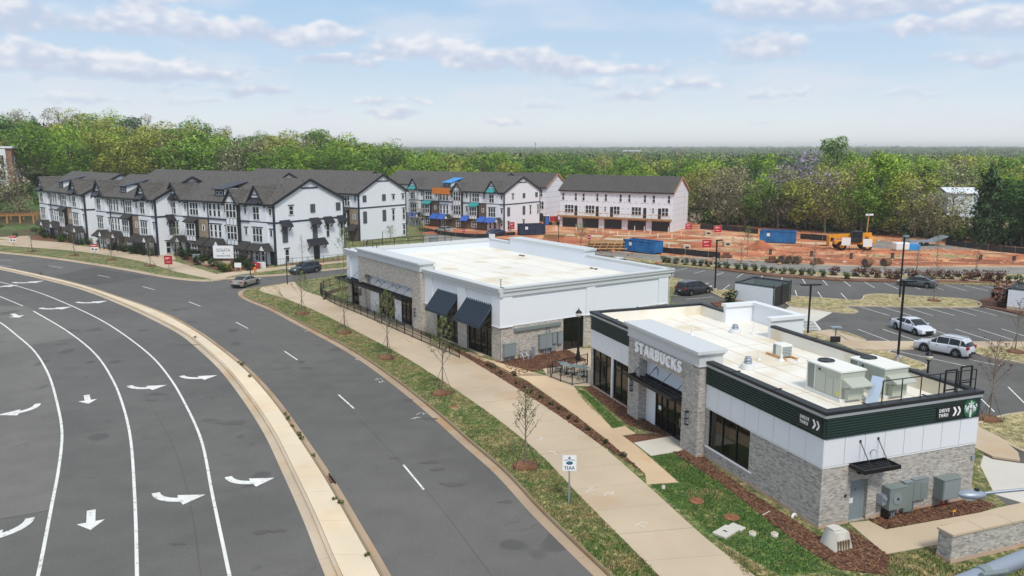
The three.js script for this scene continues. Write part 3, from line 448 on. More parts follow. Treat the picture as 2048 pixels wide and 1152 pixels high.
// slabs poured on the building site
for (const q of [[[19.38, -162.35], [27.88, -158.54], [25.91, -154.01], [17.86, -158.38]], [[21.95, -168.42], [28.78, -165.85], [28.09, -162.84], [20.38, -164.67]], [[27.97, -157], [33.96, -151.84], [32.21, -148.35], [26.32, -153.42]], [[30.16, -163.34], [33.49, -161.06], [31.57, -158.54], [28.69, -160.1]], [[33.39, -158.85], [38.11, -156.54], [35.94, -153.13], [31.84, -156.4]], [[10.37, -170.91], [13.76, -168.42], [12.87, -164.16], [9.38, -166.7]], [[16.32, -167.91], [19.52, -166.7], [18.26, -162.02], [14.79, -163.34]]]) {
  const g = thing('foundation_slab', null, null); g.userData.kind = 'structure'; part(g, 'concrete', slab(q, -0.1, 0.16), M.walk);
  q.forEach((a, i) => { const b = q[(i + 1) % 4]; part(g, 'form_board', beam([a[0], 0.12, a[1]], [b[0], 0.12, b[1]], 0.12, 0.26), M.timber); });
}
struct('site_track', slab([[36.61, -163.34], [48.68, -158.88], [57.85, -151.95], [72.85, -148.08], [91.81, -142.02], [103.37, -139.74], [106.39, -143.91], [88.82, -149.35], [74.13, -157.44], [70.27, -156.03], [57.14, -155.2], [50.69, -163.34], [37.64, -168.06]], -0.1, 0.02), M.walkRusty);
struct('site_track', slab([[71.85, -158.88], [77.02, -154.11], [89.63, -145.6], [82.69, -143.91], [69.52, -144.87], [66.36, -146.83]], -0.1, 0.03), M.lane);
// walk, beds and verge in front of the townhouses
{
  const a = crv([[-111.27, -163.05], [-99.74, -158.51], [-81.37, -149.35], [-62.11, -135.75], [-50.29, -123.28], [-42.18, -113.79]]), b = crv([[-107.06, -156.77], [-97.45, -150.94], [-78.28, -141.87], [-62.06, -130.12], [-49.12, -116.63], [-41.64, -109.99]]), g = thing('sidewalk', null, null); g.userData.kind = 'structure';
  for (let i = 0; i < 30; i++) part(g, 'concrete_slab', band(b.line(3, i / 30, (i + 0.994) / 30), a.line(3, i / 30, (i + 0.994) / 30), 0.022, -0.1), M.walk);
  bed('footpath', [[-42.18, -113.79], [-40.07, -111.08], [-41.64, -109.99], [-50.29, -123.28]], M.walk, 0.024);
  bed('footpath', [[-112.97, -177.24], [-106.97, -176.15], [-96.58, -159.4], [-84.49, -153.38], [-81.89, -148.57], [-98.71, -157.64], [-108.38, -164.94]], M.walk, 0.02);
  bed('footpath', [[-81.83, -154.21], [-78.35, -151.74], [-72.73, -141.87], [-76.19, -144.77]], M.walk, 0.03); bed('footpath', [[-64.26, -142.59], [-59.65, -139.08], [-55.31, -130.12], [-59.45, -133.19]], M.walk, 0.03);
  bed('footpath', [[-44.71, -112.87], [-40.74, -118.1], [-33.54, -124.92], [-25.36, -131.94], [-24.74, -129.52], [-32.83, -122.21], [-39.6, -114.72], [-41.2, -111.08]], M.walk, 0.026);
  bed('mulch_bed', [[-77.27, -150.94], [-63.95, -141.87], [-56.3, -130.12], [-71.07, -139.08]], M.straw, 0.016); bed('mulch_bed', [[-105.89, -175.07], [-82.71, -155.91], [-82.32, -149.35], [-96.78, -159.4]], M.straw, 0.014);
  bed('mulch_bed', [[-60.52, -141.17], [-42.36, -127.76], [-37.72, -124.37], [-39.4, -118.6], [-42.46, -116.63], [-53.35, -128.93]], M.mulch, 0.016);
  bed('mulch_bed', [[-37.33, -124.37], [-27.16, -132.56], [-26.55, -129.52], [-33.68, -125.48]], M.straw, 0.012);
}


// ---------------------------------------------------------------- helpers for the two shop buildings
const ROT90 = new THREE.Matrix4().makeRotationY(Math.PI / 2);
const endFrame = (x, z = 0) => new THREE.Matrix4().makeTranslation(x, 0, z).multiply(ROT90);      // wall that turns the right-hand corner of the front: its x runs away from the front
const ID = new THREE.Matrix4();
const BRICK_TONES = [0xbdb8b2, 0xb5b0ab, 0xc2bdb7, 0xaeaaa6, 0xcac4bc, 0xb9b2aa, 0xa9a5a1, 0x9a9690].map((h) => new THREE.Color(h));
const brickUnit = new THREE.BoxGeometry(0.192, 0.057, 0.03);
function brickPiles(parent, zones, seed, tones = BRICK_TONES) {   // zones: [frame, x0, x1, y0, y1, outer z, holes]
  const r = rng(seed), list = [], half = new THREE.Matrix4();
  for (const [F, x0, x1, y0, y1, z, holes = []] of zones) {
    const rows = Math.round((y1 - y0) / 0.0677), dy = (y1 - y0) / rows;
    for (let i = 0; i < rows; i++) {
      const y = y0 + (i + 0.5) * dy;
      for (let x = x0 - (i % 2) * 0.1015; x < x1 - 0.02; x += 0.203) {
        let a = Math.max(x + 0.005, x0), b = Math.min(x + 0.197, x1);
        for (const [hx0, hx1, hy0, hy1] of holes) if (y > hy0 && y < hy1) { if (a >= hx0 && b <= hx1) { b = a; break; } if (a < hx0 && b > hx0 && b <= hx1) b = hx0; else if (a < hx1 && b > hx1 && a >= hx0) a = hx1; }
        if (b - a < 0.03) continue;
        const m = F.clone().multiply(half.compose(V3((a + b) / 2, y, z - 0.006 + (r() - 0.5) * 0.004), new THREE.Quaternion(), V3((b - a) / 0.192, dy / 0.0677, 1)));
        list.push([m, tones[Math.floor(r() * tones.length)]]);
      }
    }
  }
  return scatter(parent, 'brick', brickUnit, M.brick, list);
}
const profileX = (zy, x0, x1) => prism(zy.map(([z, y]) => [-z, y]), 0, x1 - x0).rotateY(Math.PI / 2).translate(x0, 0, 0);   // outline in z, y carried along x
function corrugated(x0, x1, y0, y1, z, n) { const p = [[z - 0.05, y0]]; for (let i = 0; i < n; i++) { const a = lerp(y0, y1, i / n), h = (y1 - y0) / n; p.push([z, a], [z + 0.085, a + h * 0.16], [z + 0.085, a + h * 0.52], [z, a + h * 0.78]); } p.push([z, y1], [z - 0.05, y1]); return profileX(p, x0, x1); }
function lapSiding(x0, x1, y0, y1, z, step = 0.2) { const p = [[z - 0.03, y0]], n = Math.max(1, Math.round((y1 - y0) / step)), h = (y1 - y0) / n; for (let i = 0; i < n; i++) p.push([z + 0.034, y0 + i * h], [z + 0.004, y0 + (i + 1) * h - 0.006]); p.push([z - 0.03, y1]); return profileX(p, x0, x1); }
const at = (F, list) => (Array.isArray(list) ? list : [list]).map((g) => moved(g, F));
function glazing(parent, F, x0, x1, y0, y1, z, cols, rowsAt = [], m = M.glass, name = 'window') {   // black frame with panes
  const f = [bx(x0, x1, y0, y0 + 0.07, z - 0.06, z + 0.05), bx(x0, x1, y1 - 0.07, y1, z - 0.06, z + 0.05), bx(x0, x0 + 0.06, y0 + 0.07, y1 - 0.07, z - 0.06, z + 0.05), bx(x1 - 0.06, x1, y0 + 0.07, y1 - 0.07, z - 0.06, z + 0.05)], w = (x1 - x0) / cols;
  for (let i = 1; i < cols; i++) f.push(bx(x0 + i * w - 0.035, x0 + i * w + 0.035, y0 + 0.07, y1 - 0.07, z - 0.055, z + 0.045));
  const ys = [y0 + 0.07, ...rowsAt, y1 - 0.07];
  for (let i = 0; i < cols; i++) for (const y of rowsAt) f.push(bx(x0 + i * w + (i ? 0.035 : 0.06), x0 + (i + 1) * w - (i < cols - 1 ? 0.035 : 0.06), y - 0.03, y + 0.03, z - 0.05, z + 0.04));
  const win = part(parent, name, at(F, f), M.blackMetal);
  for (let i = 0; i < cols; i++) for (let k = 0; k < ys.length - 1; k++) part(win, 'pane', at(F, plate(w - 0.07, ys[k + 1] - ys[k] - 0.02, x0 + (i + 0.5) * w, (ys[k] + ys[k + 1]) / 2, z - 0.01 - 0.002 * i)), m);
  return win;
}
function hungCanopy(parent, F, x0, x1, y, z0, z1, rods, wallY, slats) {            // flat black metal canopy on rods
  const t = 0.08, f = [bx(x0, x1, y, y + 0.2, z1 - t, z1), bx(x0, x0 + t, y, y + 0.2, z0, z1 - t), bx(x1 - t, x1, y, y + 0.2, z0, z1 - t), bx(x0 + t, x1 - t, y, y + 0.2, z0, z0 + t)];
  const c = part(parent, 'canopy', at(F, f), M.blackMetal);
  for (let i = 1; i <= slats; i++) { const zz = lerp(z0 + t, z1 - t, i / (slats + 1)); part(c, 'slat', at(F, bx(x0 + t, x1 - t, y + 0.03, y + 0.13, zz - 0.03, zz + 0.03)), M.blackMetal); }
  part(c, 'deck', at(F, bx(x0 + t, x1 - t, y + 0.003, y + 0.025, z0 + t, z1 - t)), M.black);
  for (const x of rods) { part(c, 'rod', at(F, [bar([x, y + 0.16, z1 - 0.15], [x + 0.05, wallY, z0 + 0.02], 0.022)]), M.blackMetal); part(c, 'wall_plate', at(F, bc(0.14, 0.14, 0.03, x + 0.05, wallY, z0 + 0.016)), M.blackMetal); }
  return c;
}
function ringCoping(x0, x1, z0, z1, w, y0, y1, over = 0) { return [bx(x0 - over, x1 + over, y0, y1, z1 - w, z1 + over), bx(x0 - over, x1 + over, y0, y1, z0 - over, z0 + w), bx(x0 - over, x0 + w, y0, y1, z0 + w, z1 - w), bx(x1 - w, x1 + over, y0, y1, z0 + w, z1 - w)]; }
const sconce = (p, F, x, y, z, h = 0.85) => { const s = part(p, 'wall_lantern', at(F, [bx(x - 0.1, x + 0.1, y, y + 0.07, z, z + 0.18), bx(x - 0.1, x + 0.1, y + h - 0.07, y + h, z, z + 0.18), bx(x - 0.09, x - 0.07, y + 0.07, y + h - 0.07, z + 0.15, z + 0.17), bx(x + 0.07, x + 0.09, y + 0.07, y + h - 0.07, z + 0.15, z + 0.17), bx(x - 0.1, x + 0.1, y + h * 0.45, y + h * 0.52, z + 0.02, z + 0.172)]), M.blackMetal); part(s, 'lantern_glass', at(F, bx(x - 0.07, x + 0.07, y + 0.075, y + h - 0.075, z + 0.01, z + 0.14)), M.lampGrey); };

// ---------------------------------------------------------------- coffee shop
{
  const B = thing('coffee_shop', 'brick coffee shop with green ribbed band, white panels and a drive thru sign', 'coffee shop', [6.06, 0, -59.4], -1.21872);
  const L = 25.14, DP = 9.8, E = endFrame(L), t = 0.28, TOP = 5.8, ROOF = 4.95;
  const winL = [[0.36, 3.46, 0.14, 3.1], [3.72, 6.92, 0.14, 3.1]], winR = [15.78, 19.64, 0.78, 3.06], door = [8.45, 13.72, 0.02, 4.42], svc = [1.78, 2.86, 0.03, 2.18];
  // shell
  part(B, 'wall', [
    prism(rectHole(0, 6.98, 0, TOP), -t, -0.03, winL.map((w) => rectHole(...w))),
    prism(rectHole(6.98, 15.42, 0, 6.1), -t, -0.03, [rectHole(...door)]),
    prism(rectHole(6.98, 15.42, 0, 5.58), -0.03, 0.53, [rectHole(8.45, 13.72, -0.01, 4.42)].map((h) => [[8.45, 0.001], [13.72, 0.001], [13.72, 4.42], [8.45, 4.42]])),
    prism(rectHole(15.42, L, 0, TOP), -t, -0.03, [rectHole(...winR)]),
    ...at(E, prism(rectHole(t, DP, 0, TOP), -t, -0.03, [rectHole(...svc)])),
    bx(0, t, 0, TOP, -DP, -t), bx(t, L - t, 0, ROOF - 0.2, -DP, -DP + t), bx(t, 3.3, ROOF - 0.2, TOP, -DP, -DP + t), bx(8.9, L - t, ROOF - 0.2, TOP, -DP, -DP + t),
  ], M.mortar);
  brickPiles(B, [
    [ID, 0, 0.36, 0.15, 3.06, 0], [ID, 6.98, 15.42, 0.15, 5.56, 0.56, [[8.45, 13.72, 0, 4.42]]], [ID, 15.45, L, 0.15, 3.06, 0, [winR]],
    [endFrame(15.42, 0.53), 0, 0.56, 0.15, 5.56, 0.0], [endFrame(8.45, 0.53), 0, 0.54, 0.15, 4.42, 0.0],
    [E, 0, DP, 0.15, 3.04, 0, [svc]],
  ], 301);
  parts(B, 'foundation', [bx(-0.02, 0.37, -0.2, 0.15, -t, 0.015), bx(3.46, 3.72, -0.2, 0.15, -t, 0.01), bx(0.37, 3.46, -0.2, 0.135, -t, 0.005), bx(3.72, 6.95, -0.2, 0.135, -t, 0.005), bx(6.96, 8.45, -0.2, 0.15, -0.2, 0.575), bx(13.72, 15.44, -0.2, 0.15, -0.2, 0.575), bx(15.44, L - 0.01, -0.2, 0.15, -t, 0.015), ...at(E, [bx(0, 1.78, -0.2, 0.15, -t, 0.015), bx(2.86, DP, -0.2, 0.15, -t, 0.015)])], M.foundation);
  parts(B, 'sill', [bx(15.5, 19.9, 0.7, 0.78, -0.2, 0.06), bx(19.64, L + 0.03, 3.04, 3.1, -0.1, 0.045), bx(15.42, 19.64, 3.06, 3.1, -0.1, 0.04), bx(-0.02, 6.98, 3.08, 3.12, -0.1, 0.035), ...at(E, bx(0.001, DP, 3.035, 3.095, -0.1, 0.042))], M.whiteTrim);
  part(B, 'column', bx(3.46, 3.72, 0.15, 3.08, -0.2, 0.06), M.whiteTrim);
  part(B, 'back_panel', bx(-0.012, -0.001, 3.1, 5.7, -DP, -0.02), M.white);
  // white panels, one by one
  const panels = (F, x0, x1, n) => { const w = (x1 - x0) / n; for (let i = 0; i < n; i++) part(B, 'panel', at(F, bx(x0 + i * w + 0.012, x0 + (i + 1) * w - 0.012, 3.125, 4.49, -0.03, 0.03)), M.panel); };
  panels(ID, 0, 6.98, 7); panels(ID, 15.43, L + 0.03, 8); panels(E, 0.001, DP, 8);
  // ribbed green band
  parts(B, 'ribbed_band', [corrugated(0, 6.95, 4.5, 5.56, 0.01, 8), corrugated(15.45, L + 0.01, 4.5, 5.56, 0.01, 8), ...at(E, corrugated(0.02, DP, 4.5, 5.56, 0.01, 8))], M.green);
  parts(B, 'band_backing', [bx(0, 6.97, 4.5, 5.56, -0.03, -0.005), bx(15.43, L, 4.5, 5.56, -0.03, -0.005), ...at(E, bx(0, DP, 4.5, 5.56, -0.03, -0.005))], M.green);
  parts(B, 'fascia', [bx(-0.04, 6.93, 5.565, 5.72, -0.05, 0.12), bx(15.47, L + 0.12, 5.565, 5.72, -0.05, 0.12), ...at(E, bx(0.06, DP + 0.04, 5.565, 5.72, -0.05, 0.12))], M.silver);
  const cop = [[-0.06, 6.93], [15.47, L + 0.15]];
  const cp = B; parts(B, 'coping', [...cop.map(([a, b]) => bx(a, b, 5.725, 5.88, -0.32, 0.15)), ...at(E, bx(0.33, DP + 0.05, 5.725, 5.88, -0.32, 0.15)), bx(-0.06, 0.3, 5.725, 5.88, -DP - 0.05, -0.33), bx(0.31, 3.3, 5.725, 5.88, -DP - 0.05, -DP + 0.33), bx(8.9, L - 0.33, 5.725, 5.88, -DP - 0.05, -DP + 0.33)], M.black);
  for (const [x, z, a] of [[3.4, -0.1, 0], [17.9, -0.1, 0], [21.4, -0.1, 0], [24.98, -2.6, 1], [24.98, -6.4, 1], [13, -9.6, 0], [19.5, -9.6, 0], [0.1, -4, 1]]) part(cp, 'coping_joint', a ? bx(x - 0.34, x + 0.18, 5.86, 5.9, z - 0.05, z + 0.05) : bx(x - 0.05, x + 0.05, 5.86, 5.9, z - 0.34, z + 0.27), M.black);
  // roof
  const roof = part(B, 'roof', [bx(t, L - t, ROOF - 0.2, ROOF, -DP + t, -t), bx(t, t + 0.012, ROOF, 5.72, -DP + t, -t), bx(L - t - 0.012, L - t, ROOF, 5.72, -DP + t, -t), bx(t + 0.012, 3.3, ROOF, 5.72, -DP + t, -DP + t + 0.012), bx(8.9, L - t - 0.012, ROOF, 5.72, -DP + t, -DP + t + 0.012), bx(3.6, 8.6, ROOF - 0.2, ROOF - 0.002, -DP - 2.2, -DP + t - 0.001), bx(t + 0.012, L - t - 0.012, ROOF, 5.72, -t - 0.012, -t)], M.membrane);
  for (let i = 1; i < 6; i++) part(roof, 'roof_seam', bx(t + 0.02, L - t - 0.02, ROOF, ROOF + 0.006, -i * 1.63 - 0.02, -i * 1.63 + 0.03), M.kerb);
  for (let i = 1; i < 5; i++) part(roof, 'roof_seam', bx(i * 5 - 0.02, i * 5 + 0.03, ROOF, ROOF + 0.004, -DP + t + 0.02, -t - 0.02), M.kerb);
  // entrance tower crown
  part(B, 'cornice', [bx(6.9, 15.5, 5.58, 6.22, -1.0, 0.62), bx(6.86, 15.54, 5.56, 5.62, -0.25, 0.66), bx(6.82, 15.58, 6.22, 6.34, -1.06, 0.72), bx(6.7, 15.7, 6.34, 6.52, -1.14, 0.86)], M.cornice);
  // rear raised parapet, open to the roof
  parts(B, 'raised_parapet', [bx(3.301, 3.6, 4.7, 6.2, -DP - 2.2, -DP + 0.29), bx(8.6, 8.899, 4.7, 6.2, -DP - 2.2, -DP + 0.29), bx(3.3, 8.9, 0, 6.19, -DP - 2.5, -DP - 2.2)], M.white);
  parts(B, 'parapet_cap', [bx(3.15, 3.75, 6.2, 6.42, -DP - 2.65, -DP + 0.4), bx(3.76, 8.44, 6.2, 6.42, -DP - 2.65, -DP - 2.05), bx(8.45, 9.05, 6.2, 6.42, -DP - 2.65, -DP + 0.4)], M.whiteTrim);
  // glazing, doors, inside
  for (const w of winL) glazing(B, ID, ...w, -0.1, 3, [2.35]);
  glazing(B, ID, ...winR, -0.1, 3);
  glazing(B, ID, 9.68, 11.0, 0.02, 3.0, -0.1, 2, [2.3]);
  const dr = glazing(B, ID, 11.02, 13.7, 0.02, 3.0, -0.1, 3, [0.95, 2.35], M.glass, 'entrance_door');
  for (const x of [12.72, 12.88]) part(dr, 'handle', [bar([x, 0.9, 0.02], [x, 1.5, 0.02], 0.018)], M.chrome);
  parts(B, 'entrance_panel', [bx(8.46, 9.66, 0.03, 3.0, -0.16, -0.02), bx(8.46, 13.71, 3.02, 4.42, -0.17, -0.02)], M.panel);
  part(B, 'notice', plate(0.35, 0.28, 10.25, 1.42, -0.03), M.whiteTrim);
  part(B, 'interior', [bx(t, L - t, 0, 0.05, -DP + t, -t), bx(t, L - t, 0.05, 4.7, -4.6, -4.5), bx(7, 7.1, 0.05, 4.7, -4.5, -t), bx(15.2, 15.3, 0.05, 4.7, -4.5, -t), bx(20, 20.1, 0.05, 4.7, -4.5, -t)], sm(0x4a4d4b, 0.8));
  parts(B, 'counter', [bx(0.8, 3.2, 0.06, 1.15, -1.6, -1.1), bx(4.1, 6.6, 0.06, 1.2, -1.5, -1.1), bx(10.2, 13.5, 0.06, 1.1, -3, -2.4), bx(16, 19.4, 0.06, 1.9, -1.5, -1.35)], sm(0x9a8f70, 0.8));
  hungCanopy(B, ID, 8.0, 13.72, 3.05, 0.0, 1.3, [8.4, 10.0, 11.7, 13.4], 4.25, 2);
  part(B, 'gooseneck_lamp', [new THREE.TubeGeometry(new THREE.CatmullRomCurve3([V3(9.9, 3.5, 0), V3(9.9, 3.95, 0.05), V3(9.95, 4.05, 0.3), V3(9.98, 3.85, 0.42)]), 12, 0.025, 6)], M.lampGrey);
  sconce(B, ID, 14.45, 1.75, 0.57); sconce(B, ID, 7.6, 1.85, 0.57);
  // service end
  part(B, 'service_door', at(E, [bx(1.8, 2.7, 0.03, 2.16, -0.24, -0.19)]), M.doorGrey);
  part(B, 'door_frame', at(E, [bx(1.78, 1.81, 0.03, 2.18, -0.2, -0.03), bx(2.7, 2.86, 0.03, 2.18, -0.24, -0.18)]), M.grey);
  part(B, 'door_notice', at(E, plate(0.3, 0.28, 2.02, 1.05, -0.18)), M.whiteTrim); part(B, 'peephole', at(E, bar([2.26, 1.6, -0.2], [2.26, 1.6, -0.17], 0.035, 10)), M.black);
  part(B, 'keypad', at(E, bx(1.42, 1.54, 1.4, 1.52, 0, 0.05)), M.black); part(B, 'door_lamp', at(E, [rbox(0.2, 0.26, 0.16, 0.06, 2.2, 2.62, 0.08)]), M.black);
  hungCanopy(B, E, 1.55, 3.75, 2.92, 0.0, 1.05, [2.1, 3.2], 4.15, 5);
  part(B, 'gooseneck_lamp', at(E, [new THREE.TubeGeometry(new THREE.CatmullRomCurve3([V3(2.8, 3.35, 0), V3(2.8, 3.6, 0.1), V3(2.85, 3.72, 0.28), V3(2.88, 3.6, 0.4)]), 10, 0.022, 6)]), M.lampGrey);
  // signs
  const dt = (w, h) => print(512, 200, (c, W, H) => { c.fillStyle = '#16181a'; c.fillRect(0, 0, W, H); c.fillStyle = '#f2f4f4'; c.font = 'bold 78px sans-serif'; c.fillText('DRIVE', 26, 88); c.fillText('THRU', 26, 168); const chev = (x) => { c.beginPath(); c.moveTo(x, 24); c.lineTo(x + 44, 24); c.lineTo(x + 92, 100); c.lineTo(x + 44, 176); c.lineTo(x, 176); c.lineTo(x + 46, 100); c.fill(); }; chev(318); c.beginPath(); c.moveTo(410, 24); c.lineTo(486, 24); c.lineTo(486, 62); c.lineTo(486, 176); c.lineTo(410, 176); c.lineTo(458, 100); c.fill(); c.fillStyle = '#16181a'; c.beginPath(); c.moveTo(448, 24); c.lineTo(494, 96); c.lineTo(494, 104); c.lineTo(448, 176); c.lineTo(512, 176); c.lineTo(512, 24); c.fill(); });
  const dtm = dt();
  const s1 = part(B, 'drive_thru_sign', bx(23.4, 25.02, 4.72, 5.42, 0.07, 0.13), M.black, 'drive thru sign on the road side'); part(s1, 'lettering', plate(1.54, 0.6, 24.21, 5.07, 0.134), dtm);
  const s2 = part(B, 'drive_thru_sign', at(E, bx(6.8, 8.5, 4.66, 5.36, 0.07, 0.13)), M.black, 'drive thru sign beside the round emblem'); part(s2, 'lettering', at(E, plate(1.62, 0.62, 7.64, 5.01, 0.134)), dtm);
  const em = part(B, 'emblem', at(E, [new THREE.CylinderGeometry(0.47, 0.47, 0.07, 40).rotateX(Math.PI / 2).translate(9.04, 5.03, 0.1)]), sm(0x14603f, 0.5), 'round green emblem with a white crowned figure');
  const emb = []; const sp = (pts, z = 0.137) => emb.push(prism(pts.map(([x, y]) => [9.04 + x * 0.47, 5.03 + y * 0.47]), z, z + 0.012));
  sp(Array.from({ length: 10 }, (_, i) => { const a = Math.PI / 2 + i * Math.PI / 5, q = i % 2 ? 0.06 : 0.15; return [q * Math.cos(a), 0.78 + q * Math.sin(a)]; }));
  sp([[-0.34, 0.52], [-0.4, 0.72], [-0.2, 0.62], [0, 0.7], [0.2, 0.62], [0.4, 0.72], [0.34, 0.52], [0, 0.56]]);
  sp(Array.from({ length: 16 }, (_, i) => { const a = i * Math.PI / 8; return [0.2 * Math.cos(a), 0.28 + 0.24 * Math.sin(a)]; }));
  for (const s of [-1, 1]) { for (let k = 0; k < 5; k++) { const x0 = 0.26 + k * 0.1; sp([[s * x0, 0.5 - k * 0.1], [s * (x0 + 0.06), 0.48 - k * 0.1], [s * (x0 + 0.12), 0.1 - k * 0.02], [s * (x0 + 0.02), -0.35], [s * (x0 - 0.03), -0.75 + k * 0.13], [s * (x0 + 0.03), -0.1]].map((q) => q).slice(0, 6)); } sp([[s * 0.72, 0.52], [s * 0.92, 0.36], [s * 0.8, 0.3], [s * 0.95, 0.1], [s * 0.76, 0.18], [s * 0.66, 0.3]]); }
  sp([[-0.1, -0.05], [0.1, -0.05], [0.16, -0.5], [0.08, -0.95], [-0.08, -0.95], [-0.16, -0.5]]);
  part(em, 'emblem_figure', at(E, emb), M.whiteTrim);
  M.letter = sm(0xf6f7f8, 0.4); const let1 = [...'STARBUCKS'], widths = [], geos = let1.map((ch) => { const g = new TextGeometry(ch, { font, size: 0.68, depth: 0.12, curveSegments: 6, bevelEnabled: true, bevelThickness: 0.01, bevelSize: 0.022, bevelSegments: 1 }); g.computeBoundingBox(); widths.push(g.boundingBox.max.x - g.boundingBox.min.x); return g; });
  const gap = (5.68 - widths.reduce((a, b) => a + b)) / 8; let px = 8.06;
  const name = part(B, 'sign_rail', bx(8.1, 13.66, 4.97, 5.03, 0.56, 0.6), M.whiteTrim);
  geos.forEach((g, i) => { g.translate(px - g.boundingBox.min.x, 4.75, 0.6); part(name, 'letter', g, M.letter); px += widths[i] + gap; });
  // roof fittings that belong to the building
  const rail = []; for (let i = 0; i <= 5; i++) rail.push(bar([L - 0.2, 5.88, -3.5 - i * 1.22], [L - 0.2, 6.95, -3.5 - i * 1.22], 0.028)); rail.push(bar([L - 0.2, 6.95, -3.5], [L - 0.2, 6.95, -9.6], 0.028), bar([L - 0.2, 6.45, -8.4], [L - 0.2, 6.45, -9.6], 0.025));
  part(B, 'guard_rail', rail, M.blackMetal);
  const gate = (x, z, w, h, y) => [beam([x, y, z], [x, y + h, z], 0.07, 0.07), beam([x + 0.0, y, z - w], [x, y + h, z - w], 0.07, 0.07), beam([x, y + h, z], [x, y + h, z - w], 0.07, 0.07), beam([x, y + 0.5, z], [x, y + 0.5, z - w], 0.06, 0.06)];
  part(B, 'hatch_rail', [...gate(24.1, -8.5, 0.75, 1.55, 5.2), ...gate(24.1, -9.55, 0.75, 1.35, 5.5), beam([24.1, 5.4, -8.5], [24.8, 5.9, -8.5], 0.06, 0.06)], M.blackMetal);
  part(B, 'gas_pipe', [bar([20.5, 5.2, -9.2], [20.5, 6.4, -9.2], 0.05), new THREE.TorusGeometry(0.16, 0.05, 8, 14, Math.PI).translate(20.34, 6.4, -9.2)], M.lampGrey);
  part(B, 'wall_light', at(E, [bx(9.55, 9.75, 2.2, 2.4, 0, 0.1)]), M.lampGrey);
}
